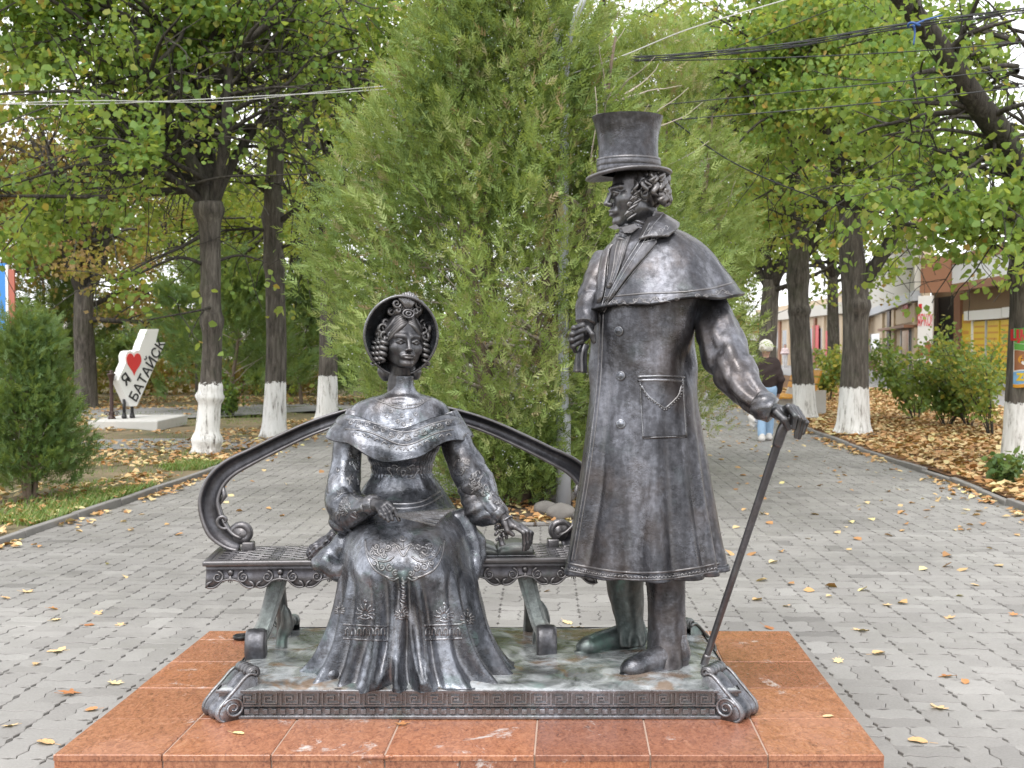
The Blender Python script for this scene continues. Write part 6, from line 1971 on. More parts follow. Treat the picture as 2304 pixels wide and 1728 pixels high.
for lab, x, y, h, fk, r, sd_, n, mt, sz, yl in (
    ('green street tree far up the alley behind the hat', 3.2, 46, 19, 3.4, .28, 311, 13000, 'linden_leaf', .20, .1),
    ('yellow-green street tree at the far end of the alley', 9.5, 56, 20, 3.4, .28, 312, 12000, 'golden_leaf', .21, -.1),
    ('tall green street tree rising behind the shop canopy', 13.5, 50, 13, 4.5, .25, 313, 10000, 'linden_leaf', .17, .15)):
    plain_tree(lab, BGr, x, y, h, fk, r, sd_, n, mt, sz, 'street_tree', 0.0, 1.1, yl, .6, .3)

# ------------------------------------------------------------------ conifers
def sprays(C, D, L, seed, nb=7):
    """feathery juniper sprays: a fan of narrow blades along direction D"""
    g = np.random.default_rng(seed)
    n = len(C)
    Vs, Fs = [], []
    D = D / (np.linalg.norm(D, axis=1)[:, None] + 1e-9)
    u = g.normal(size=(n, 3)); u -= (u * D).sum(1)[:, None] * D; u /= np.linalg.norm(u, axis=1)[:, None]
    w = np.cross(D, u)
    L = L * g.uniform(.6, 1.3, n)[:, None]
    for k in range(nb):
        t = k / (nb - 1)
        s = 1 if k % 2 else -1
        st_ = C + D * L * (.75 * t)
        if k == nb - 1: di = D
        else: di = D * .75 + u * s * (.62 - .2 * t) + w * g.uniform(-.35, .35, (n, 1))
        ln = L * (.50 - .15 * t)
        wd = ln * .135
        side = np.cross(di, w + .3 * u); side /= np.linalg.norm(side, axis=1)[:, None]
        Vs.append(np.stack([st_ - side * wd, st_ + di * ln * .12 + side * wd, st_ + di * ln], 1))
    V = np.stack(Vs, 1).reshape(-1, 3)
    F = np.arange(n * nb * 3).reshape(-1, 3)
    return V, F, nb * 3
def juniper(name, label, group, base, h, rx, ry, n, seed, shape, sz=.13, twigs=60, berries=0, stems=3, bare=.2, mat='juniper_leaf'):
    g = np.random.default_rng(seed)
    rt = thing(name, label, 'juniper' if 'juniper' in name else 'tree', base, group)
    B = np.array(base)
    st_, br_ = [], []
    for k in range(stems):
        a = g.uniform(0, 6.28); q = rx * .22
        P = bez(B + np.array((q * .25 * math.cos(a), q * .25 * math.sin(a), -.03)), (math.cos(a) * .13, math.sin(a) * .13, 1), h * g.uniform(.70, .92), (0, 0, .6), 14, g, .035)
        st_.append(tube(P, [.05 * h / 3, .035 * h / 3, .010], 8))
        for j in range(int(twigs / stems)):
            i = g.integers(2, 13); aa = g.uniform(0, 6.28)
            z = (P[i][2] - B[2]) / h
            ln = shape(z) * g.uniform(.5, .95)
            Q = bez(P[i], (math.cos(aa) * 1.0, math.sin(aa) * 1.0, .35), ln * rx, (0, 0, g.uniform(.1, .7)), 9, g, .11)
            br_.append(tube(Q, [.013 * h / 3, .007, .003], 5))
    put('trunk', joined(st_), M['juniper_bark'], rt)
    put('branches', joined(br_), M['dead_twig'], rt)
    # foliage: tufts in clumps near the outside of the crown, with gaps
    nc = max(20, n // 26)
    z = g.uniform(bare, 1.0, nc) ** .92
    a = g.uniform(0, 2 * np.pi, nc)
    rad = np.array([shape(q) for q in z]) * (g.uniform(.12, 1.0, nc) ** .42) * (1 + .16 * np.sin(3 * a + z * 7) + .30 * fbm(1.6 * np.cos(a), 1.6 * np.sin(a), z * h * .9, seed, 2) + g.normal(0, .09, nc))
    cc = np.stack([rx * rad * np.cos(a), ry * rad * np.sin(a), z * h], 1)
    cl = cc[:, None, :] + g.normal(size=(nc, 26, 3)) * np.array((sz * .85, sz * .85, sz * 1.15))
    out = np.repeat(np.stack([np.cos(a), np.sin(a), 0 * a], 1), 26, 0).reshape(nc, 26, 3)
    Dv = out * .75 + np.array((0, 0, .62)) + g.normal(size=cl.shape) * .45
    C = cl.reshape(-1, 3) + B; D = Dv.reshape(-1, 3)
    k = C[:, 2] > B[2] + bare * h * .6
    gap = fbm(cc[:, 0] * 1.7 + seed, cc[:, 1] * 1.7, cc[:, 2] * 1.7, seed + 9, 3)        # holes where old wood shows
    k &= np.repeat(gap > -.42, 26)
    C, D = C[k], D[k]
    tone = np.clip(.44 + .42 * fbm(cc[:, 0] * 2.3, cc[:, 1] * 2.3, cc[:, 2] * 2.3, seed + 4, 2) + g.normal(0, .13, nc), 0, .84)
    tone[g.random(nc) < .05] = .93
    rn = np.clip(np.repeat(tone, 26)[k] + g.normal(0, .07, len(C)), 0, 1)
    pl_c, pl_d = [], []
    for q in range(int(rx * 34)):                                                         # plumes that break the outline
        zz = g.uniform(.12, .97); aa = g.uniform(0, 6.28); r0 = shape(zz) * .92
        p0 = B + np.array((rx * r0 * math.cos(aa), ry * r0 * math.sin(aa), zz * h)); dd_ = np.array((math.cos(aa) * .8, math.sin(aa) * .8, g.uniform(.35, 1.1)))
        t_ = g.random(44)
        pl_c.append(p0 + dd_ * (t_ * g.uniform(.3, .6) * min(1, rx))[:, None] + g.normal(size=(44, 3)) * (.075 * (1.1 - t_))[:, None]); pl_d.append(dd_ + g.normal(size=(44, 3)) * .4)
    pc, pd = np.concatenate(pl_c), np.concatenate(pl_d)
    C, D = np.concatenate([C, pc]), np.concatenate([D, pd])
    rn = np.concatenate([rn, np.clip(g.normal(.62, .14, len(pc)), 0, .9)])
    V, F, m = sprays(C, D, sz, seed + 3)
    me = new_mesh('crown', V - B, F, False)
    me.attributes.new('rnd', 'FLOAT', 'POINT').data.foreach_set('value', np.repeat(rn, m).astype(np.float32))
    link('crown', me, M[mat], rt)
    if berries:
        gi = g.choice(len(cc), berries // 9)
        bc = (cc[gi][:, None, :] + g.normal(size=(len(gi), 9, 3)) * .07).reshape(-1, 3) + B
        r_ = g.uniform(.005, .0095, len(bc))[:, None]
        o = np.array([(1, 0, 0), (-1, 0, 0), (0, 1, 0), (0, -1, 0), (0, 0, 1), (0, 0, -1)], float)
        V = (bc[:, None, :] + r_[:, None, :] * o[None]).reshape(-1, 3) - B
        fo = np.array([(0, 2, 4), (2, 1, 4), (1, 3, 4), (3, 0, 4), (2, 0, 5), (1, 2, 5), (3, 1, 5), (0, 3, 5)])
        F = ((np.arange(len(bc)) * 6)[:, None, None] + fo[None]).reshape(-1, 3)
        ob = link('berries', new_mesh('berries', V, F, False), M['berry_blue'], rt); ob['kind'] = 'stuff'
    return rt
def sh_big(z): return max(.02, (1 - z) ** .55 * (.55 + .75 * min(1, z * 3.2)) * .95)
def sh_col(z): return max(.03, min(1, .45 + 2.2 * z) * (1 - max(0, z - .25) / .78) ** .7)
juniper('juniper', 'large feathery light green juniper filling the middle behind the bronze couple', None, (-.02, 12.2, 0), 6.5, 1.92, 1.65, 62000, 41,
        lambda z: float(np.interp(z, (0, .05, .11, .17, .25, .36, .52, .66, .78, .92, 1), (.18, .30, .48, .74, .98, .96, .76, .54, .36, .19, .03))), .145, 170, 6300, 5, .012)
juniper('juniper', 'second feathery juniper right of the hat, behind the man', None, (1.85, 15.4, 0), 5.6, 1.12, 1.1, 18000, 42, lambda z: max(.02, (1 - .6 * z) * (.6 + .8 * min(1, z * 2.6))), .14, 60, 1500, 3, .10)
juniper('juniper_bush', 'small upright dark juniper bush at the left edge by the kerb', None, tuple(G(68, 1130, .02)), 1.80, .50, .46, 9500, 43, lambda z: max(.05, min(1, .62 + 1.3 * z) * (1 - max(0, z - .30) / .74) ** .75), .105, 70, 0, 8, .13, 'dark_leaf')
juniper('conifer', 'dark green spreading conifer behind the white sign', None, (-6.6, 27.2, 0), 3.6, 1.75, 1.5, 5000, 44, lambda z: max(.05, min(1, .5 + 2 * z) * (1 - z) ** .6 * 1.25), .26, 20, 0, 1, .24, 'dark_leaf')
juniper('conifer', 'dark conifer half hidden behind the knobbly linden', None, (-5.4, 31, 0), 3.2, 1.4, 1.2, 3400, 45, lambda z: max(.05, min(1, .5 + 2 * z) * (1 - z) ** .6 * 1.2), .28, 20, 0, 1, .15, 'dark_leaf')
juniper('conifer', 'low round dark conifer right of the second left linden', None, (-3.95, 33.5, 0), 1.7, .95, .9, 2200, 46, lambda z: max(.05, (1 - z ** 2) ** .5), .2, 20, 0, 2, .2, 'dark_leaf')
juniper('conifer', 'dark conifer behind the golden park trees at the left', None, (-13.0, 34, 0), 5.0, 1.7, 1.5, 4000, 47, lambda z: max(.05, min(1, .5 + 2 * z) * (1 - z) ** .7 * 1.25), .3, 20, 0, 1, .1, 'dark_leaf')
# ================================================================== SHOPS along the right-hand side
def onplane(sx, sy, A, B):
    """where the sight line meets the upright plane through A and B (plan points)"""
    d = ray(sx, sy)
    n = Vector((B[1] - A[1], A[0] - B[0], 0))
    k = (Vector((A[0], A[1], 0)) - Vector((0, 0, CAM_Z))).dot(n) / d.dot(n)
    return Vector((0, 0, CAM_Z)) + d * k
def slab_on(A, B, sx0, sx1, z0, z1, out, t):
    """a real slab on the plane A-B between two sight lines, from z0 to z1, standing out by out, t thick"""
    p, q = onplane(sx0, 700, A, B), onplane(sx1, 700, A, B)
    d = Vector((B[0] - A[0], B[1] - A[1], 0)).normalized()
    n = Vector((-d.y, d.x, 0))
    if n.x > 0: n = -n                                                      # towards the alley
    c = []
    for o in (out, out - t):
        for r in (p, q): c.append((r.x + n.x * o, r.y + n.y * o))
    V = [(x, y, z) for z in (z0, z1) for x, y in c]
    return fixn((np.array(V), [(0, 1, 3, 2), (4, 5, 7, 6), (0, 1, 5, 4), (2, 3, 7, 6), (0, 2, 6, 4), (1, 3, 7, 5)]))
def text_mesh(s, size, depth=.01, bold=0.0):
    cu = bpy.data.curves.new('text', 'FONT'); cu.body = s; cu.size = size; cu.extrude = depth; cu.offset = bold
    cu.align_x = 'CENTER'; cu.align_y = 'CENTER'
    o = bpy.data.objects.new('text', cu); COL.objects.link(o)
    dg = bpy.context.evaluated_depsgraph_get(); dg.update()
    me = bpy.data.meshes.new_from_object(o.evaluated_get(dg))
    v = np.array([q.co[:] for q in me.vertices]); f = [tuple(p.vertices) for p in me.polygons]
    bpy.data.objects.remove(o); bpy.data.curves.remove(cu); bpy.data.meshes.remove(me)
    return v, f
def text_on(s, A, B, sx, sy, size, out, sxs=1.0, rotz=0.0, bold=0.0):
    v, f = text_mesh(s, size, .012, bold)
    if len(v) == 0: return v, f
    d = Vector((B[0] - A[0], B[1] - A[1], 0)).normalized()
    if d.y > 0: d = -d                                                      # reads from far to near, left to right for someone in the alley
    n = Vector((-d.y, d.x, 0))
    if n.x > 0: n = -n
    c = onplane(sx, sy, A, B) + n * out
    ca_, sa_ = math.cos(rotz), math.sin(rotz)
    x, y = v[:, 0] * sxs, v[:, 1]
    x, y = x * ca_ - y * sa_, x * sa_ + y * ca_
    P = np.array(c)[None] + x[:, None] * np.array(d)[None] + y[:, None] * np.array((0, 0, 1))[None] + v[:, 2][:, None] * np.array(n)[None]
    return P, f

A1, B1 = (16.25, 33.0), (16.95, 44.5)                                          # wall of the near shop, set back under its canopy
C1, D1 = (15.35, 33.0), (16.25, 44.0)                                          # front of the canopy
shop = thing('shop_building', 'low brown and white shop building with deep canopy behind the right-hand trees', 'building', (17, 39, .05))
put('wall', slab_on(A1, B1, 2095, 2420, 0, 4.6, 0, .3), M['tan_wall'], shop, False)
put('canopy', slab_on(C1, D1, 2138, 2420, 3.60, 4.85, -.03, 1.2), M['tan_wall'], shop, False)
put('canopy_trim', slab_on(C1, D1, 2137, 2420, 3.56, 3.84, .02, .10), M['brown_trim'], shop, False)
put('canopy_trim', slab_on(C1, D1, 2137, 2420, 4.56, 4.88, .03, .14), M['brown_trim'], shop, False)
for a, b_ in ((2138, 2176), (2177, 2222), (2223, 2280), (2281, 2420)):
    put('fascia_panel', slab_on(C1, D1, a, b_, 3.845, 4.555, -.005, .05), M['white_panel'], shop, False)
E0, E1 = (15.45, 45.2), (16.25, 44.0)                                          # brown end of the canopy, turned to the path
put('end_panel', slab_on(E0, E1, 2071, 2138, 3.84, 4.9, 0, .12), M['brown_trim'], shop, False)
put('end_trim', slab_on(E0, E1, 2070, 2139, 3.56, 3.835, .03, .14), M['brown_trim'], shop, False)
put('doorway', slab_on(A1, B1, 2104, 2152, .05, 3.5, .03, .06), M['dark_opening'], shop, False)
put('door_jamb', slab_on(A1, B1, 2152, 2166, .05, 3.55, .10, .18), M['brown_trim'], shop, False)
put('door_jamb', slab_on(A1, B1, 2109, 2114, .05, 3.5, .08, .06), M['rust_brown'], shop, False)
put('shutter_box', slab_on(A1, B1, 2181, 2266, 2.50, 2.84, .20, .22), M['white_paint'], shop, False)
put('shutter_box', slab_on(A1, B1, 2268, 2400, 2.52, 2.86, .20, .22), M['white_paint'], shop, False)
for a, b_ in ((2194, 2222), (2225, 2252), (2255, 2290), (2300, 2390)):
    w_ = put('window', slab_on(A1, B1, a, b_, .75, 2.45, .05, .06), M['yellow_sign'], shop, False)
    k = 0
    for z in np.arange(.9, 2.4, .22):
        put('price_line', slab_on(A1, B1, a + 1.5, b_ - 1.5 - (k * 7 % 5), z, z + .07, .055, .006), M['orange_paint'], w_, False); k += 1
put('window_frame', slab_on(A1, B1, 2191, 2194, .70, 2.48, .09, .1), M['white_paint'], shop, False)
put('window_frame', slab_on(A1, B1, 2222.3, 2224.7, .70, 2.48, .09, .1), M['grey_panel'], shop, False)
put('yellow_board', slab_on(A1, B1, 2169, 2190, .5, 2.75, .06, .05), M['yellow_sign'], shop, False)
for k in range(5):
    put('price_line', slab_on(A1, B1, 2171, 2188 - k % 2 * 4, .8 + k * .4, .93 + k * .4, .066, .006), M['orange_paint'], shop, False)
put('plinth_course', slab_on(A1, B1, 2150, 2420, 0, .55, .07, .1), M['grey_panel'], shop, False)
# tall advertising panel between the two shops
F0, F1 = (15.5, 45.0), (16.15, 44.2)
ad = thing('advert_panel', 'tall white advertising panel with pink lettering beside the dark shop doorway', 'sign', tuple(onplane(2084, 850, F0, F1)))
put('board', slab_on(F0, F1, 2067, 2100, .15, 3.45, .05, .08), M['poster_white'], ad, False)
put('red_badge', slab_on(F0, F1, 2068.5, 2076, 2.85, 3.15, .06, .012), M['red_sign'], ad, False)
put('lettering', text_on('ЯРКО!', F0, F1, 2083, 722, .62, .058, .34, 0, .004), M['poster_pink'], ad, False)
for k, (a, b_, z0, z1, mt) in enumerate(((2068, 2082, 1.15, 1.6, 'poster_brown'), (2083, 2099, 1.05, 1.75, 'poster_brown'), (2086, 2096, .35, 1.05, 'poster_pink'), (2070, 2082, .55, .72, 'poster_white'))):
    p, q = onplane(a, 700, F0, F1), onplane(b_, 700, F0, F1)
    c = (p + q) / 2; u_ = (q - p) / 2
    nn = Vector((-u_.y, u_.x, 0)).normalized()
    if nn.y > 0: nn = -nn
    V = [(c + u_ * math.cos(t) * (1 + .15 * math.sin(3 * t)) + Vector((0, 0, (z0 + z1) / 2 - c.z + (z1 - z0) / 2 * math.sin(t))) + nn * .062)[:] for t in np.linspace(0, 2 * np.pi, 20, endpoint=False)]
    V2 = [(Vector(v_) - nn * .01)[:] for v_ in V]
    put('picture', fixn((np.array(V + V2), [tuple(range(20)), tuple(range(39, 19, -1))] + [(i, (i + 1) % 20, 20 + (i + 1) % 20, 20 + i) for i in range(20)])), M[mt], ad, False)

# the farther, cream-coloured row of shops
A2, B2 = (15.9, 46.0), (19.6, 62.0)
far = thing('far_shop_building', 'pale cream shop building with red lettering further up the alley', 'building', (18, 54, .05))
put('wall', slab_on(A2, B2, 1880, 2075, 0, 6.2, 0, .3), M['cream_wall'], far, False)
put('upper_wall', slab_on(A2, B2, 1890, 2072, 3.75, 6.4, .25, .3), M['pale_wall'], far, False)
put('lintel', slab_on(A2, B2, 1888, 2072, 3.35, 3.74, .30, .32), M['grey_panel'], far, False)
put('roof_trim', slab_on(A2, B2, 1888, 2072, 6.41, 6.6, .35, .5), M['brown_trim'], far, False)
put('sign_board', slab_on(A2, B2, 2018, 2066, 2.55, 3.25, .06, .05), M['cream_wall'], far, False)
put('sign_lettering', text_on('Гинкго', A2, B2, 2044, 697, .78, .13, .92, 0, .012), M['red_sign'], far, False)
put('awning', slab_on(A2, B2, 2000, 2066, 2.30, 2.42, .55, .55), M['brown_trim'], far, False)
for a, b_, mt in ((2030, 2048, 'dark_glass'), (2049, 2058, 'dark_opening'), (1961, 1982, 'dark_glass'), (1922, 1948, 'dark_glass'), (1896, 1914, 'dark_glass')):
    w_ = put('window', slab_on(A2, B2, a, b_, .6 if a < 2000 else .1, 2.25, .03, .05), M[mt], far, False)
    put('window_frame', joined([slab_on(A2, B2, a - 1, a, .5, 2.3, .06, .07), slab_on(A2, B2, b_, b_ + 1, .5, 2.3, .06, .07)]), M['white_paint'], w_, False)
for a in (2002, 2012, 2060, 1985, 1952, 1917):
    put('pillar', slab_on(A2, B2, a, a + 6, 0, 3.3, .14, .16), M['cream_wall' if a != 2002 else 'rust_brown'], far, False)
put('plinth_course', slab_on(A2, B2, 1890, 2030, 0, .55, .05, .06), M['brown_trim'], far, False)

A3, B3 = (19.9, 63.0), (21.5, 110.0)
row = thing('distant_shop_row', 'distant row of pale shopfronts at the end of the right-hand pavement', 'building', (23, 80, .05))
put('wall', slab_on(A3, B3, 1700, 1900, 0, 4.6, 0, .3), M['cream_wall'], row, False)
put('cornice', slab_on(A3, B3, 1700, 1900, 3.5, 4.2, .3, .3), M['pale_wall'], row, False)
for k, a in enumerate(range(1722, 1890, 20)):
    put('window', slab_on(A3, B3, a, a + 11, .2, 2.7, .04, .06), M['dark_glass'], row, False)
    put('pillar', slab_on(A3, B3, a + 13, a + 17, 0, 3.4, .15, .16), M[('cream_wall', 'brown_trim')[k % 2]], row, False)
for a, b_, z0, z1 in ((1832, 1846, 1.3, 2.9), (1862, 1874, .9, 2.5)):
    put('poster', slab_on(A3, B3, a, b_, z0, z1, .12, .03), M['poster_pink'], row, False)
# kiosk and a board at the very end of the alley
c = G(1688, 826, 0)
kio = thing('kiosk', 'white kiosk with a red sign far behind the raised arm', 'kiosk', (c.x, c.y, 0))
put('body', box(c.x - 1.3, c.x + .9, c.y - 1, c.y + 2, 0, 2.4), M['white_paint'], kio, False)
put('red_sign', box(c.x - 1.4, c.x + 1.0, c.y - 1.15, c.y - 1.02, 2.42, 3.1), M['red_sign'], kio, False)
put('sign_mark', joined([box(c.x - .9 + k * .45, c.x - .65 + k * .45, c.y - 1.18, c.y - 1.155, 2.58, 2.94) for k in range(4)]), M['poster_white'], kio, False)
put('window', box(c.x - .9, c.x + .5, c.y - 1.03, c.y - 1.005, .9, 1.9), M['dark_glass'], kio, False)
c = G(1745, 820, 0)
bdv = thing('notice_board', 'dark grey folding board standing beside the distant person', 'board', (c.x, c.y, 0))
put('panel', box(c.x - .6, c.x + 1.3, c.y + 1, c.y + 1.06, .1, 2.0, .01), M['grey_panel'], bdv, False)
put('leg', place(box(-.04, .04, -.03, .03, 0, 2.1), (c.x - .65, c.y + .9, 0), (0, .18, 0)), M['white_paint'], bdv, False)
put('leg', place(box(-.04, .04, -.03, .03, 0, 2.0), (c.x + 1.2, c.y + 1.1, 0), (0, -.05, 0)), M['white_paint'], bdv, False)
# long pale building and hedge far behind the park, closing the view between the trunks
pk_ = thing('park_pavilion', 'long low pale building far behind the park trees on the left', 'building', (-18, 72, 0))
put('wall', box(-34, -6, 72, 80, 0, 3.4), M['pale_wall'], pk_, False)
put('roof', box(-34.4, -5.6, 71.6, 80.4, 3.41, 3.8), M['brown_trim'], pk_, False)
for k in range(9):
    put('window', box(-33 + k * 3.0, -31.4 + k * 3.0, 71.95, 71.99, .9, 2.5), M['dark_glass'], pk_, False)
def hedge(name, label, x0, x1, y0, y1, h, n, mat, seed, size=.16):
    g = np.random.default_rng(seed)
    rt = thing(name, label, 'hedge', ((x0 + x1) / 2, (y0 + y1) / 2, 0))
    C = np.stack([g.uniform(x0, x1, n), g.uniform(y0, y1, n), g.random(n) ** .7 * h], 1)
    C[:, 2] *= .75 + .25 * np.sin(C[:, 0] * 1.7) * np.cos(C[:, 0] * .6)
    leaf_object('foliage', rt, C, size, mat, seed, far=True)
    put('stems', joined([tube(bez((x, (y0 + y1) / 2, 0), (0, 0, 1), h * .8, (0, 0, 0), 5, g, .15), .02, 5) for x in np.arange(x0, x1, .7)]), M['bark'], rt)
hedge('hedge', 'rusty brown hedge far across the park on the left', -24, -6, 37, 39, 1.5, 9000, 'rusty_leaf', 71)
hedge('hedge', 'dark green hedge at the back of the park', -52, -2, 52, 55, 2.9, 20000, 'dark_leaf', 72, .22)
hedge('hedge', 'golden green hedge at the far end of the alley', -2, 14, 70, 73, 4.5, 14000, 'golden_leaf', 73, .26)

# ================================================================== WHITE TOWN SIGN on its concrete plinth
cp = thing('concrete_plinth', 'low pale concrete plinth under the white town sign', 'plinth', (-7.2, 23.1, 0))
put('block', box(-7.87, -6.58, 22.05, 24.1, 0, .19, .012), M['pale_concrete'], cp, False)
put('cap', box(-7.85, -6.60, 22.07, 24.08, .185, .197, .004), M['pale_concrete'], cp, False)
PH = R(55)
so = W(180 + 650 * .1808, 700 + 1185 * .1808, 22.95)
ts = thing('town_sign', 'white lettered town sign with red heart on black boots', 'sign', (so.x, so.y, .197))
ea, en = np.array((math.cos(PH), math.sin(PH), 0)), np.array((math.sin(PH), -math.cos(PH), 0))
ks = .1808 * 22.95 / FPX
def sgn(zx, zy, out=0.0):
    return np.array(so) + ea * ((zx - 650) * ks / math.cos(PH)) + np.array((0, 0, (1185 - zy) * ks)) + en * out
def plate(poly, o0, o1):
    n = len(poly)
    V = [sgn(a, b_, o1) for a, b_ in poly] + [sgn(a, b_, o0) for a, b_ in poly]
    return fixn((np.array(V), [tuple(range(n)), tuple(range(2 * n - 1, n - 1, -1))] + [(i, n + i, n + (i + 1) % n, (i + 1) % n) for i in range(n)]))
outl = [(632, 1185), (535, 855), (548, 800), (600, 640), (596, 560), (612, 505), (640, 492), (668, 515), (690, 486), (716, 490), (722, 450), (742, 372), (758, 330), (765, 290), (786, 224), (890, 218), (872, 320), (862, 390), (945, 388), (690, 1185)]
ts_o = put('body', plate(outl, -.21, 0), M['white_paint'], ts, False)
hp = []
for t_ in np.linspace(0, 2 * np.pi, 40, endpoint=False):
    x = 16 * math.sin(t_) ** 3; y = 13 * math.cos(t_) - 5 * math.cos(2 * t_) - 2 * math.cos(3 * t_) - math.cos(4 * t_)
    hp.append((668 + x * 3.9, 640 - y * 9.6 * (1 if y > 0 else 1.0)))
put('heart', plate(hp, -.002, .012), M['red_paint'], ts_o, False)
def letters(s, zx, zy, size, rot, parent):
    v, f = text_mesh(s, size, .006, .002)
    ca_, sa_ = math.cos(rot), math.sin(rot)
    c = sgn(zx, zy, .008)
    x, y = v[:, 0] * ca_ - v[:, 1] * sa_, v[:, 0] * sa_ + v[:, 1] * ca_
    P = c[None] + x[:, None] * ea[None] + y[:, None] * np.array((0, 0, 1))[None] + v[:, 2][:, None] * en[None]
    put('lettering', (P, f), M['black_paint'], parent, False)
letters('Я', 603, 850, .30, R(38), ts_o)
letters('БАТАЙСК', 786, 742, .285, R(58), ts_o)
for zx, ln in ((606, 1095), (674, 1190)):
    a, b_ = sgn(zx, ln, -.09), sgn(zx, 1300, -.09)
    b_[2] = .197 + .05
    put('boot', joined([tube([a, b_], .032, 10), place(sdf_mesh(lambda P: np.maximum(smin(d_cap(P, (0, 0, .03), (.0, -.13, .03), .045, .05), d_cap(P, (0, 0, .03), (0, 0, .10), .045, .034), .03), -P[:, 2]), (-.1, -.22, -.01), (.1, .1, .14), .01), (b_[0], b_[1], .197), (0, 0, R(20)))]), M['black_paint'], ts)
cpx = W(180 + 395 * .1808, 940, 22.7)
dp = thing('ornamental_post', 'dark rusty ornamental post standing on the concrete plinth beside the white sign', 'post', (cpx.x, cpx.y, .197))
put('shaft', revolve([(.001, 0), (.075, .0), (.07, .03), (.045, .05), (.038, .10), (.036, .55), (.036, .72), (.050, .75), (.055, .80), (.075, .84), (.08, .86), (.07, .87), (.03, .88), (.03, .93), (.001, .935)], 18, (cpx.x, cpx.y, .197)), M['rust_brown'], dp)
for k in range(4):
    a = k * math.pi / 2 + .4
    P = [(cpx.x + math.cos(a) * r_, cpx.y + math.sin(a) * r_, .197 + z) for r_, z in [(.05 + q[0], .10 + q[1]) for q in spiral(.03, 0, .055, 1.4, 0, 1, 22)]]
    put('scroll', tube(P, .010, 6), M['rust_brown'], dp)
    put('arm', tube([(cpx.x, cpx.y, .197 + .89), (cpx.x + math.cos(a) * .10, cpx.y + math.sin(a) * .10, .197 + .915)], .008, 6), M['rust_brown'], dp)
# banner board at the left edge
bx0 = W(-70, 700, 26).x
bb_ = thing('banner_board', 'tall blue and red banner board at the far left edge', 'board', (bx0 + .5, 26, 0))
put('blue_panel', box(W(-70, 700, 26).x, W(13, 700, 26).x, 26, 26.08, W(0, 745, 26).z, W(0, 592, 26).z), M['blue_board'], bb_, False)
put('white_strip', box(W(13.5, 700, 26).x, W(19, 700, 26).x, 25.99, 26.07, .3, W(0, 596, 26).z), M['white_paint'], bb_, False)
put('red_panel', box(W(20, 700, 26).x, W(33, 700, 26).x, 26.0, 26.06, W(0, 738, 26).z, W(0, 606, 26).z), M['red_board'], bb_, False)
put('post', box(W(5, 700, 26).x, W(11, 700, 26).x, 26.1, 26.2, 0, W(0, 600, 26).z), M['lamp_grey'], bb_, False)

# ================================================================== STREET LAMP behind the juniper
lx, ly = .508, 11.75
lamp = thing('street_lamp', 'pale grey twin-armed street lamp rising behind the juniper', 'street lamp', (lx, ly, 0))
zt = W(1268, 175, ly).z
put('pole', tube([(lx, ly, -.05), (lx, ly, .9), (lx, ly, 1.0), (lx, ly, 3.2), (lx, ly, zt)], [.075, .075, .055, .050, .045], 14), M['lamp_grey'], lamp)
for s_, q in ((-1, ((1266, 178), (1262, 120), (1245, 60), (1222, 0), (1190, -60), (1120, -110))), (1, ((1272, 178), (1278, 110), (1292, 50), (1315, 0), (1360, -60), (1430, -110)))):
    P = catmull([tuple(W(a, b_, ly - .1)) for a, b_ in q], 30)
    put('arm', tube(P, [.036, .032, .028], 10), M['lamp_grey'], lamp)
    e = P[-1]
    put('lamp_head', place(sdf_mesh(lambda Q: d_ell(Q, (0, 0, 0), (.32, .14, .09)), (-.36, -.18, -.13), (.36, .18, .13), .03), (e[0] + s_ * .25, e[1], e[2])), M['lamp_grey'], lamp)
for z in (zt - .05, zt - .32, zt - .8):
    put('clamp', revolve([(.046, -.02), (.056, -.018), (.056, .018), (.046, .02)], 14, (lx, ly, z)), M['cable_black'], lamp)

# ================================================================== OVERHEAD CABLES
def cable(label, pts, r, mat, n=1, spread=0.0, group=None):
    P0 = catmull([tuple(W(*q)) for q in pts], 40)
    rt = thing('overhead_cable', label, 'cable', tuple(P0[0]), group)
    for k in range(n):
        ph = k * 2 * np.pi / max(1, n)
        t_ = np.linspace(0, 1, 40)
        off = np.stack([0 * t_, spread * np.cos(ph + t_ * 9), spread * np.sin(ph + t_ * 9)], 1)
        put('strand', tube(P0 + off, r, 5), M[mat], rt)
cable('thick bundle of black cables crossing the upper right towards the lamp', [(1330, 132, 12.4), (1480, 130, 12.8), (1760, 104, 12.6), (2010, 62, 12.2), (2330, 20, 11.8)], .0062, 'cable_black', 6, .026)
cable('black cable just below the thick bundle at the upper right', [(1490, 137, 12.9), (1750, 130, 12.6), (2060, 115, 12.3), (2330, 92, 12.0)], .0062, 'cable_black')
cable('black cable crossing the right-hand foliage level with the hat top', [(1450, 240, 13.2), (1800, 205, 12.9), (2100, 176, 12.5), (2330, 150, 12.2)], .0062, 'cable_black')
cable('long black cable running right from beside the hat crown', [(1512, 270, 13.2), (1800, 247, 12.9), (2100, 218, 12.5), (2330, 192, 12.2)], .0075, 'cable_black')
cable('black cable sloping down to the right behind the hat brim', [(1512, 270, 13.2), (1640, 360, 13.4), (1800, 432, 13.6), (2030, 506, 14.0), (2300, 552, 14.6)], .0085, 'cable_black')
cable('thin pale wire rising to the right above the hat', [(1268, 172, 11.7), (1400, 126, 11.9), (1560, 62, 12.0), (1800, -10, 12.2)], .0065, 'cable_pale')
cable('pair of pale wires crossing the left-hand trees', [(-20, 234, 13.8), (230, 230, 14.4), (470, 226, 15.0), (700, 210, 15.6), (960, 190, 16.3)], .006, 'cable_pale', 2, .02)
cable('thin black wire through the upper right leaves', [(1440, 168, 16.0), (1640, 110, 15.2), (1900, 10, 14.4)], .006, 'cable_black')
p = W(2056, 56, 12.1)
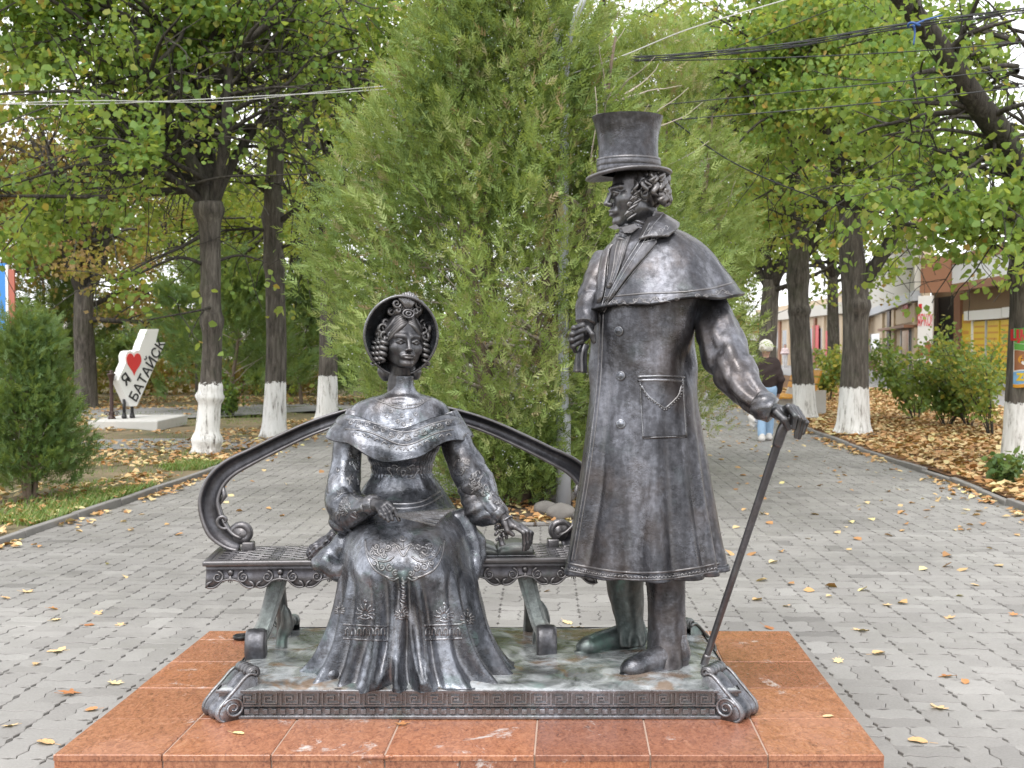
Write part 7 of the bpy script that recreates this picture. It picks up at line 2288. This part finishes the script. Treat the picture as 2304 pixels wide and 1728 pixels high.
bt = thing('blue_tie', 'blue strap tied round the cable bundle at the upper right', 'strap', tuple(p))
put('loop', tube([tuple(p + Vector((.055 * math.cos(a), .05 * math.sin(a), .045 * math.sin(a * 2) * .3))) for a in np.linspace(0, 2 * np.pi, 20)], .013, 6, False), M['cable_blue'], bt)
put('tail', tube(catmull([tuple(p), tuple(p + Vector((.012, 0, -.08))), tuple(p + Vector((.0, 0, -.20)))], 10), [.014, .010, .008], 6), M['cable_blue'], bt)
put('tail', tube(catmull([tuple(p), tuple(p + Vector((.12, 0, .05))), tuple(p + Vector((.28, -.02, .09)))], 10), [.012, .010, .008], 6), M['cable_blue'], bt)

# ================================================================== POSTERS on the right-hand trunk
TX = W(2304, 800, Y0r).x
pst = thing('circus_poster', 'torn colourful circus posters with a lion wrapped round the right-edge trunk', 'poster', (TX, Y0r - .22, W(2300, 870, Y0r).z))
def wrap(s0, s1, y0, y1, r_, out, mat, name):
    z0, z1 = W(2300, y1, Y0r).z, W(2300, y0, Y0r).z
    a0, a1 = -math.pi / 2 + (s0 - 2304) * .0125, -math.pi / 2 + (s1 - 2304) * .0125
    n = 14
    V = [(TX + (r_ + o) * math.cos(a), Y0r + (r_ + o) * math.sin(a), z + .008 * math.sin(5 * a + z * 9)) for o in (out, out - .006) for z in (z0, z1) for a in np.linspace(a0, a1, n)]
    F = []
    for i in range(n - 1):
        F += [(i, i + 1, n + i + 1, n + i), (2 * n + i, 3 * n + i, 3 * n + i + 1, 2 * n + i + 1), (i, 2 * n + i, 2 * n + i + 1, i + 1), (n + i, n + i + 1, 3 * n + i + 1, 3 * n + i)]
    F += [(0, n, 3 * n, 2 * n), (n - 1, 3 * n - 1, 4 * n - 1, 2 * n - 1)]
    put(name, fixn((np.array(V), F)), M[mat], pst, False)
RT = .205
wrap(2225, 2385, 738, 870, RT, .012, 'poster_white', 'sheet')
wrap(2228, 2380, 738, 772, RT, .016, 'green_paint', 'print')
wrap(2228, 2380, 773, 788, RT, .016, 'green_paint', 'print')
wrap(2230, 2370, 789, 832, RT, .016, 'poster_brown', 'print')
wrap(2226, 2380, 835, 862, RT, .016, 'poster_blue', 'print')
wrap(2226, 2380, 863, 870, RT, .016, 'orange_paint', 'print')
for s_, q in (('ЦИРК', 756), ('ZOO', 848)):                                       # bold red and yellow lettering
    v, f = text_mesh(s_, .17 if q < 800 else .12, .004, .008)
    z = W(2300, q, Y0r).z
    a = -math.pi / 2 + v[:, 0] / RT * .9 - .15
    rr_ = RT + .020 + v[:, 2]
    put('lettering', (np.stack([TX + rr_ * np.cos(a), Y0r + rr_ * np.sin(a), z + v[:, 1]], 1), f), M['red_sign' if q < 800 else 'yellow_sign'], pst, False)
for da, dz, r1, r2, mt in ((-.35, .015, .075, .062, 'orange_paint'), (-.35, -.025, .038, .026, 'poster_white'), (-.35, -.005, .016, .011, 'black_paint'), (-.52, .025, .010, .007, 'black_paint'), (-.18, .025, .010, .007, 'black_paint')):
    z = W(2300, 811, Y0r).z + dz
    V = [(TX, 0, 0)]
    ring_ = [(da + r1 / RT * math.cos(t_), r2 * math.sin(t_)) for t_ in np.linspace(0, 2 * np.pi, 20, endpoint=False)]
    o_ = RT + (.018 if mt == 'orange_paint' else .020 if mt == 'poster_white' else .022)
    V = [(TX + (o_ - k) * math.cos(-math.pi / 2 + a), Y0r + (o_ - k) * math.sin(-math.pi / 2 + a), z + b_) for k in (0, .004) for a, b_ in ring_]
    put('picture', fixn((np.array(V), [tuple(range(20)), tuple(range(39, 19, -1))] + [(i, (i + 1) % 20, 20 + (i + 1) % 20, 20 + i) for i in range(20)])), M[mt], pst, False)

# ================================================================== PARK BENCH with concrete ends
pb_ = thing('park_bench', 'yellow slatted park bench with pale concrete ends by the right-hand linden', 'bench', (6.35, 27.4, .03))
for y in (26.3, 28.4):
    prof = [(5.80, 0), (6.95, 0), (6.95, .60), (6.62, .60), (6.55, .42), (5.80, .40)]
    put('concrete_end', fixn(prism(prof, .14, 'y', y)), M['pale_concrete'], pb_, False)
for k in range(4):
    put('slat', box(5.78 + k * .19, 5.94 + k * .19, 26.1, 28.7, .425, .46, .006), M['orange_paint'], pb_, False)
for k in range(3):
    put('slat', place(box(-.02, .02, 26.1, 28.7, 0, .13, .006), (6.66 + k * .05, 0, .60 + k * .16), (0, .28, 0)), M['orange_paint'], pb_, False)

# ================================================================== PASSERS-BY
def person(label, loc, h, yaw, top, trousers, shoes, hat=None, stride=.12, arm=0.0, fold=False, res=.014):
    """a standing or walking figure: one continuous body, clothes as parts"""
    rt = thing('person', label, 'person', loc)
    k = h / 1.70
    T = oriented((k, k, k), yaw, 0, 0, loc)
    def body(P):
        d = d_ell(P, (0, 0, 1.585), (.075, .095, .115))
        d = smin(d, d_ell(P, (0, -.075, 1.545), (.05, .04, .05)), .03)
        d = smin(d, d_ell(P, (0, -.10, 1.575), (.012, .02, .018)), .01)
        d = smin(d, d_cap(P, (0, .01, 1.50), (0, .01, 1.36), .05, .06), .03)
        d = smin(d, d_ell(P, (0, 0, 1.18), (.16, .10, .26)), .06)
        for s in (-1, 1):
            d = smin(d, d_chain(P, [(s * .09, 0, .92), (s * .085, s * stride * .5, .50), (s * .08, s * stride, .10)], [.085, .058, .042], .04), .04)
            d = smin(d, d_cap(P, (s * .08, s * stride + .03, .05), (s * .085, s * stride - .13, .035), .036, .03), .03)
            hand = (s * .05, -.20, 1.10) if fold else (s * .23, -.06 + s * arm, .78)
            elb = (s * .23, -.02, 1.07) if fold else (s * .235, .04, 1.08)
            d = smin(d, d_chain(P, [(s * .17, 0, 1.36), elb, hand], [.055, .042, .030], .03), .03)
            hx, hy, hz = hand
            for q in range(4): d = smin(d, d_chain(P, [(hx, hy + .02 - q * .014, hz), (hx + s * .006, hy + .018 - q * .014, hz - .05), (hx - s * .004, hy + .012 - q * .014, hz - .085 + abs(q - 1.5) * .006)], [.012, .010, .008], .005), .008)
            d = smin(d, d_chain(P, [(hx, hy - .03, hz), (hx, hy - .055, hz - .03), (hx, hy - .062, hz - .055)], [.012, .011, .009], .005), .008)
        return d
    v, f = sdf_mesh(body, (-.34, -.36, -.02), (.34, .36, 1.74), res)
    put('body', (T(v), f), M['skin_tone'], rt)
    def coat_f(P):
        d = d_ell(P, (0, .01, 1.14), (.205, .145, .33))
        d = smin(d, d_cap(P, (-.14, 0, 1.36), (.14, 0, 1.36), .085), .06)
        d = smax(d, -(P[:, 2] - .80), .03)
        for s in (-1, 1):
            hand = (s * .07, -.19, 1.10) if fold else (s * .235, -.03 + s * arm * .8, .86)
            elb = (s * .245, -.02, 1.07) if fold else (s * .25, .04, 1.08)
            d = smin(d, d_chain(P, [(s * .165, 0, 1.36), elb, hand], [.078, .066, .052], .03), .03)
        return d + .004 * np.sin(P[:, 2] * 40 + 20 * P[:, 0])
    v, f = sdf_mesh(coat_f, (-.36, -.32, .70), (.36, .30, 1.52), res)
    put('jacket', (T(v), f), M[top], rt)
    def tr_f(P):
        d = d_ell(P, (0, .005, .90), (.175, .125, .14))
        for s in (-1, 1):
            d = smin(d, d_chain(P, [(s * .09, 0, .90), (s * .087, s * stride * .5, .50), (s * .083, s * stride, .13)], [.105, .080, .068], .04), .04)
        return smax(d, P[:, 2] - .98, .02)
    v, f = sdf_mesh(tr_f, (-.25, -.28, .03), (.25, .28, 1.05), res)
    put('trousers', (T(v), f), M[trousers], rt)
    for s in (-1, 1):
        v, f = sdf_mesh(lambda P: np.maximum(smin(d_cap(P, (s * .08, s * stride + .04, .05), (s * .088, s * stride - .15, .035), .050, .042), d_cap(P, (s * .08, s * stride + .03, .06), (s * .08, s * stride + .03, .11), .05, .048), .03), -P[:, 2]), (s * .08 - .1, s * stride - .25, -.01), (s * .08 + .1, s * stride + .15, .18), res * .8)
        put('shoe', (T(v), f), M[shoes], rt)
    if hat:
        v, f = sdf_mesh(lambda P: smax(d_ell(P, (0, .01, 1.635), (.125, .135, .135)), -(P[:, 2] - 1.555), .03) + .004 * np.sin(P[:, 0] * 60) * np.sin(P[:, 2] * 70), (-.16, -.17, 1.5), (.16, .18, 1.79), res * .8)
        put('hat', (T(v), f), M[hat], rt)
    else:
        v, f = sdf_mesh(lambda P: smax(d_ell(P, (0, .015, 1.60), (.088, .108, .122)), -(P[:, 1] + .05 + .4 * np.clip(P[:, 2] - 1.60, -.2, .2)), .02), (-.12, -.13, 1.46), (.12, .15, 1.74), res * .8)
        put('hair', (T(v), f), M['rust_brown'], rt)
    return rt
fp = G(1722, 992, 0)
person('person in white fur hat, dark jacket and pale jeans walking away behind the statue', (fp.x, fp.y, 0), 1.64, R(176), 'brown_coat', 'jeans_blue', 'shoe_white', 'fur_white', .13, .05)
bgp = W(1698, 950, fp.y - .05)
bag = thing('carrier_bag', 'white and grey carrier bag in the hand of the walking person', 'bag', (bgp.x, bgp.y, .22))
bv, bf = sdf_mesh(lambda P: d_ell(P, (0, 0, .15), (.115, .075, .17)) + .012 * np.sin(P[:, 0] * 40 + P[:, 2] * 25) * np.cos(P[:, 2] * 30), (-.16, -.12, -.05), (.16, .12, .36), .014)
put('bag_body', (bv + np.array((bgp.x, bgp.y, .24)), bf), M['shoe_white'], bag)
put('bag_panel', (bv * np.array((.72, 1.06, .62)) + np.array((bgp.x + .012, bgp.y, .27)), bf), M['bag_grey'], bag)
put('bag_handle', tube(catmull([(bgp.x - .05, bgp.y, .54), (bgp.x - .01, bgp.y, .70), (bgp.x + .04, bgp.y, .54)], 14), .010, 6), M['shoe_white'], bag)
fp2 = G(1766, 829, .02)
person('distant person in pale clothes standing with folded arms by the shops', (fp2.x, fp2.y, 0), 1.62, R(-15), 'pale_cloth', 'grey_cloth', 'grey_cloth', None, .02, 0, True, .022)
# ================================================================== SHRUBS AND SMALL PLANTS
def shrub(name, label, base, h, w_, n, seed, mat, size=.06, stems=9, blooms=0, group=None, yellow=0.0, lean=.25):
    g = np.random.default_rng(seed)
    rt = thing(name, label, 'shrub', tuple(base), group)
    B = np.array(base); st_, C = [], []
    for k in range(stems):
        a = g.uniform(0, 6.28)
        P = bez(B + np.array((math.cos(a) * .05, math.sin(a) * .05, -.02)), (math.cos(a) * lean, math.sin(a) * lean, 1), h * g.uniform(.6, 1.0), (math.cos(a) * w_ * .5, math.sin(a) * w_ * .5, 0), 10, g, .09)
        st_.append(tube(P, [.010, .007, .003], 5))
        for j in range(5):
            i = g.integers(3, 10); Q = bez(P[i], P[min(i + 1, 10)] - P[i] + g.normal(size=3) * .09, h * g.uniform(.15, .35), (0, 0, .1), 6, g, .12)
            st_.append(tube(Q, [.005, .002], 4)); C.append(Q)
        C.append(P[3:])
    A = np.concatenate(C)
    L = A[g.integers(0, len(A), n)] + g.normal(size=(n, 3)) * .055 * (h / 1.2) ** .5
    put('stems', joined(st_), M['bark'], rt)
    leaf_object('leaves', rt, L, size, mat, seed + 1, np.clip(g.random(n) * .8 + yellow, 0, 1), .3)
    for k in range(blooms):
        p = A[g.integers(0, len(A))] + np.array((0, -.05, h * .12))
        put('bloom', place(sdf_mesh(lambda P: d_ell(P, (0, 0, 0), (.035, .035, .03)) + .006 * np.sin(P[:, 0] * 160) * np.sin(P[:, 2] * 140), (-.05, -.05, -.05), (.05, .05, .05), .009), p), M['red_sign'], rt)
    return rt
SG = 'shrubs on the leafy verge at the right'
shrub('rose_bush', 'green rose bush with a red bloom right of the forked linden', G(2062, 948, .03), 1.9, 1.1, 1500, 81, 'shrub_leaf', .085, 12, 2, SG)
shrub('rose_bush', 'dense green rose bush below the dark shop doorway', G(2130, 962, .03), 1.75, 1.2, 1900, 82, 'shrub_leaf', .085, 14, 0, SG)
shrub('tall_shrub', 'tall yellow-green shrub left of the poster trunk', G(2232, 985, .03), 2.1, .9, 1500, 83, 'shrub_leaf', .07, 12, 0, SG, .30)
shrub('tall_shrub', 'thin yellow-green shrub in front of the yellow shop windows', G(2180, 965, .03), 1.9, .9, 1300, 84, 'shrub_leaf', .075, 10, 0, SG, .25)
shrub('young_shrub', 'pale yellowing shrub between the two right-hand lindens', G(1862, 905, .03), 1.5, 1.0, 900, 85, 'shrub_leaf', .10, 9, 0, SG, .35)
shrub('young_shrub', 'small golden shrub behind the yellow bench', G(1900, 890, .03), 1.7, 1.0, 800, 86, 'golden_leaf', .11, 9, 0, SG, .1)
shrub('leafy_plant', 'low broad-leaved plant at the foot of the poster trunk', G(2262, 1090, .03), .42, .5, 420, 87, 'dark_leaf', .075, 10, 0, None)
shrub('leafy_plant', 'tiny green plant on the leafy verge', G(2072, 935, .03), .35, .4, 200, 88, 'shrub_leaf', .07, 6, 0, None)
shrub('leafy_plant', 'tuft of green leaves in front of the rose bushes', G(2120, 925, .03), .5, .6, 260, 89, 'dark_leaf', .09, 8, 0, None)
shrub('young_conifer', 'small pale green sapling right of the knobbly linden', G(518, 938, .03), .95, .5, 420, 90, 'shrub_leaf', .07, 8, 0, None)
shrub('young_shrub', 'small grey-green shrub behind the town sign boots', (-6.3, 26, .03), .7, .6, 300, 91, 'shrub_leaf', .08, 8, 0, None)

# stones round the juniper foot
for k, (sx, sy, r_) in enumerate(((1252, 1115, .17), (1230, 1140, .11), (1262, 1150, .12))):
    p = G(sx, sy + 18, .0)
    v, f = sdf_mesh(lambda P: d_ell(P, (0, 0, r_ * .5), (r_, r_ * .8, r_ * .75)) + .02 * np.sin(P[:, 0] * 25 + k) * np.sin(P[:, 2] * 22), (-r_ * 1.4, -r_ * 1.2, -.02), (r_ * 1.4, r_ * 1.2, r_ * 1.6), r_ / 11)
    single('stone', (v + np.array((p.x, p.y, 0)), f), M['stone_rubble'], ('large grey stone under the juniper right of the book', 'grey stone below the large one beneath the juniper', 'grey stone nearest the bench back scroll under the juniper')[k], 'stone', (p.x, p.y, 0), 'stones under the juniper')

# ------------------------------------------------------------------ grass
def grass(name, label, n, sampler, h, seed, mat='grass_blade'):
    g = np.random.default_rng(seed)
    C = sampler(g, n); n = len(C)
    a = g.uniform(0, 6.28, n); d = np.stack([np.cos(a), np.sin(a), 0 * a], 1); hh = h * g.uniform(.5, 1.3, n)[:, None]
    s = np.stack([-np.sin(a), np.cos(a), 0 * a], 1) * .0045
    ln = d * hh * g.uniform(.2, .8, (n, 1)); z = np.array((0, 0, 1.0))
    V = np.stack([C - s, C + s, C + ln * .4 + z * hh * .65 + s * .7, C + ln + z * hh], 1).reshape(-1, 3)
    F = np.arange(n * 4).reshape(-1, 4)
    me = new_mesh(name, V, F, False)
    me.attributes.new('rnd', 'FLOAT', 'POINT').data.foreach_set('value', np.repeat(np.clip(g.random(n), 0, 1), 4).astype(np.float32))
    o = link(name, me, M[mat]); o['kind'] = 'stuff'
    return tag(o, label, 'grass')
def strip_l(g, n):
    y = g.uniform(8.8, 17.0, n); off = np.abs(g.normal(0, .38, n)) + .09
    k = fbm(y * 1.3, off * 2, 0 * y, 31, 2) > .0
    x = kx(KERB_L, y) - off
    return np.stack([x, y, np.full(n, .03)], 1)[k]
grass('verge_grass', 'short green grass along the left kerb', 12000, strip_l, .075, 61)
def lawn_l(g, n):
    y = g.uniform(9, 36, n); x = kx(KERB_L, y) - g.uniform(.2, 9, n)
    k = fbm(x * .5, y * .5, 0 * y, 33, 3) > .1
    return np.stack([x, y, np.full(n, .04)], 1)[k]
grass('lawn_grass', 'thin patchy grass on the left lawn', 26000, lawn_l, .045, 62)

# ------------------------------------------------------------------ fallen leaves
def fallen(n, sampler, size, seed):
    g = np.random.default_rng(seed)
    C = sampler(g, n); n = len(C)
    a = g.uniform(0, 6.28, n); ax = np.stack([np.cos(a), np.sin(a), g.normal(0, .18, n)], 1); u = np.stack([-np.sin(a), np.cos(a), g.normal(0, .22, n)], 1)
    s = size * g.uniform(.5, 1.25, n)[:, None]; up_ = np.array((0, 0, 1.0)); c = g.uniform(.02, .28, n)[:, None]
    v0 = C - ax * s * .5; v3 = C + ax * s * .55
    V = np.stack([v0, C - ax * s * .1 + u * s * .42 + up_ * s * c, C + ax * s * .3 + u * s * .28 + up_ * s * c * .8, v3, C + ax * s * .3 - u * s * .28 + up_ * s * c * .8, C - ax * s * .1 - u * s * .42 + up_ * s * c], 1).reshape(-1, 3)
    b = (np.arange(n) * 6)[:, None]
    F = np.concatenate([b + np.array([[0, 1, 2, 3]]), b + np.array([[0, 3, 4, 5]])], 0)
    return V, F, np.repeat(g.random(n), 6).astype(np.float32)
def litter(name, label, n, sampler, size, seed):
    V, F, r = fallen(n, sampler, size, seed)
    me = new_mesh(name, V, F, False)
    me.attributes.new('rnd', 'FLOAT', 'POINT').data.foreach_set('value', r)
    o = link(name, me, M['fallen_leaf']); o['kind'] = 'stuff'
    return tag(o, label, 'leaves')
def s_right(g, n):
    y = 8 + g.random(n) ** 1.2 * 34; x = kx(KERB_R, y) + .1 + g.random(n) * 6.2
    return np.stack([x, y, .055 + g.random(n) * .045], 1)
litter('leaf_litter', 'thick carpet of orange-brown fallen leaves on the right-hand verge', 32000, s_right, .11, 51)
def s_left(g, n):
    y = 9.5 + g.random(n) ** 1.1 * 26; x = kx(KERB_L, y) - .1 - g.random(n) ** 1.2 * 12
    k = fbm(x * .35, y * .35, 0 * x, 35, 3) > -.35
    return np.stack([x, y, .05 + g.random(n) * .03], 1)[k]
litter('lawn_leaves', 'pale dry fallen leaves scattered over the left lawn', 17000, s_left, .092, 52)
def s_path(g, n):
    y = 10 + g.random(n) * 30; w0, w1 = kx(KERB_L, y), kx(KERB_R, y)
    t_ = np.where(g.random(n) < .62, 1 - np.abs(g.normal(0, .17, n)), np.where(g.random(n) < .4, np.abs(g.normal(0, .10, n)), g.random(n)))
    x = w0 + (w1 - w0) * np.clip(t_, .005, .995)
    k = ((x - BED[0]) / 1.1) ** 2 + ((y - BED[1]) / 1.4) ** 2 > 1
    return np.stack([x, y, np.full(n, .006)], 1)[k]
litter('path_leaves', 'small dry leaves scattered over the far paving', 620, s_path, .07, 53)
def s_kerb(g, n):
    y = 7 + g.random(n) ** 1.3 * 26; right = g.random(n) < .6
    off = np.abs(g.normal(0, .11, n)) + .03
    k = fbm(y * 1.1, right * 5.0, 0 * y, 77, 2) > -.25
    return np.stack([np.where(right, kx(KERB_R, y) - off, kx(KERB_L, y) + off), y, .008 + g.random(n) * .012], 1)[k]
litter('kerb_leaves', 'dry leaves drifted along both kerbs of the paving', 1500, s_kerb, .08, 56)
def s_bed(g, n):
    a = g.random(n) * 6.28; r_ = g.random(n) ** .5
    return np.stack([BED[0] + BED[2] * r_ * np.cos(a), BED[1] + BED[3] * r_ * np.sin(a), .012 + g.random(n) * .02], 1)
litter('bed_leaves', 'brown dead leaves on the soil under the juniper', 500, s_bed, .08, 54)
# the near leaves one can point to: lobed, curled, each its own object
def lobed(seed, lobes):
    g = np.random.default_rng(seed)
    n = 22
    th_ = np.linspace(0, 2 * np.pi, n, endpoint=False)
    r_ = (.72 + .28 * np.cos(lobes * th_)) * (1 + .1 * g.normal(size=n)) if lobes else .75 + .15 * np.cos(th_)
    x, y = r_ * np.cos(th_), r_ * np.sin(th_) * (.85 if lobes else .62)
    cur = g.uniform(.10, .32)
    z = cur * (y ** 2) * 1.0 + .18 * g.normal() * x * x + .03 * g.normal(size=n)
    V = [(0, 0, .0)] + list(zip(x, y, z - min(z.min(), 0)))
    F = [(0, i + 1, (i + 1) % n + 1) for i in range(n)]
    st_ = tube([(-.7, 0, .03), (-1.0, .06, .05), (-1.35, .12, .09)], .022, 4)
    V, F = joined([(np.array(V), F), st_])
    me = new_mesh('fallen_leaf', V, F, False)
    me.attributes.new('rnd', 'FLOAT', 'POINT').data.foreach_set('value', np.full(len(V), g.random(), dtype=np.float32))
    me.materials.append(M['fallen_leaf'])
    return me
leaf_meshes = [lobed(k, (0, 5, 0, 5, 7, 0, 3)[k % 7]) for k in range(12)]
spots_ = [(x * .3545, 1140 + y * .3545) for x, y in ((255, 255), (175, 540), (340, 650), (350, 718), (560, 750), (365, 915), (1135, 178), (685, 365), (795, 447), (730, 1120), (440, 1185), (585, 1290), (300, 1498), (600, 118), (230, 1000), (765, 748), (620, 680), (35, 580), (60, 1390), (900, 50), (1410, 215), (1790, 60), (1705, 15))]
spots_ += [(1600 + x * .3785, 1100 + y * .3785) for x, y in ((370, 437), (715, 583), (700, 640), (445, 695), (275, 660), (1045, 690), (1140, 680), (1800, 750), (895, 840), (990, 978), (755, 1022), (1400, 1115), (1355, 1300), (1240, 1500), (345, 825), (1490, 483), (1655, 355), (1405, 400), (1390, 460), (750, 262), (575, 295), (870, 300), (415, 375), (110, 388), (150, 230), (1125, 100), (1130, 145), (830, 200), (580, 605), (300, 545), (475, 565), (1570, 572), (1480, 635), (1415, 765), (900, 600), (1260, 480), (820, 360), (1710, 455), (1510, 1150), (240, 390), (330, 150), (615, 150))]
spots_ += [(1290, 1412), (1230, 1330), (1275, 1400), (1080, 1180)]
ORD = ['lowest', 'second lowest', 'third lowest', 'fourth lowest', 'fifth lowest', 'sixth lowest', 'seventh lowest', 'eighth lowest', 'ninth lowest', 'tenth lowest', 'eleventh lowest', 'twelfth lowest', 'thirteenth lowest', 'fourteenth lowest']
far_spots = []
for left in (True, False):
    mine = sorted([q for q in spots_ if (q[0] < 1100) == left], key=lambda q: -q[1])
    for k, (sx, sy) in enumerate(mine):
        p = G(sx, sy, .004)
        if kx(KERB_L, p.y) - .02 > p.x or p.x > kx(KERB_R, p.y): continue
        if k >= 14:
            far_spots.append((p.x, p.y, .006)); continue
        me = leaf_meshes[k % 12]
        v_ = me.attributes['rnd'].data[0].value
        tone = 'reddish brown' if v_ < .3 else 'orange-brown' if v_ < .6 else 'tan' if v_ < .85 else 'pale yellow'
        o = bpy.data.objects.new('fallen_leaf', me); COL.objects.link(o)
        s_ = random.uniform(.036, .056)
        o.location = p; o.scale = (s_, s_, s_); o.rotation_euler = (random.gauss(0, .12), random.gauss(0, .12), random.uniform(0, 6.28))
        tag(o, tone + ' fallen leaf, ' + ORD[k] + ' of those on the paving ' + ('left of the plinth' if left else 'right of the plinth'), 'leaf', 'single leaves on the paving')
litter('paving_leaves', 'few dry leaves scattered on the paving further from the plinth', len(far_spots), lambda g, n: np.array(far_spots), .085, 55)
for k, (sx, sy, lab) in enumerate(((534, 1649, 'pale yellow fallen leaf on the red plinth in front of the bronze base'), (1861, 1612, 'curled dry leaf on the right side of the red plinth'), (905, 1628, 'orange leaf tucked against the front of the bronze base'))):
    p = G(sx, sy, SL_TOP + .003)
    o = bpy.data.objects.new('fallen_leaf', leaf_meshes[(0, 2, 1)[k]].copy()); COL.objects.link(o)
    o.data.attributes['rnd'].data.foreach_set('value', np.full(len(o.data.vertices), (.97, .8, .3)[k], dtype=np.float32))
    o.location = p; o.scale = (.032, .026, .02); o.rotation_euler = (0, 0, random.uniform(-.4, .4))
    tag(o, lab, 'leaf')
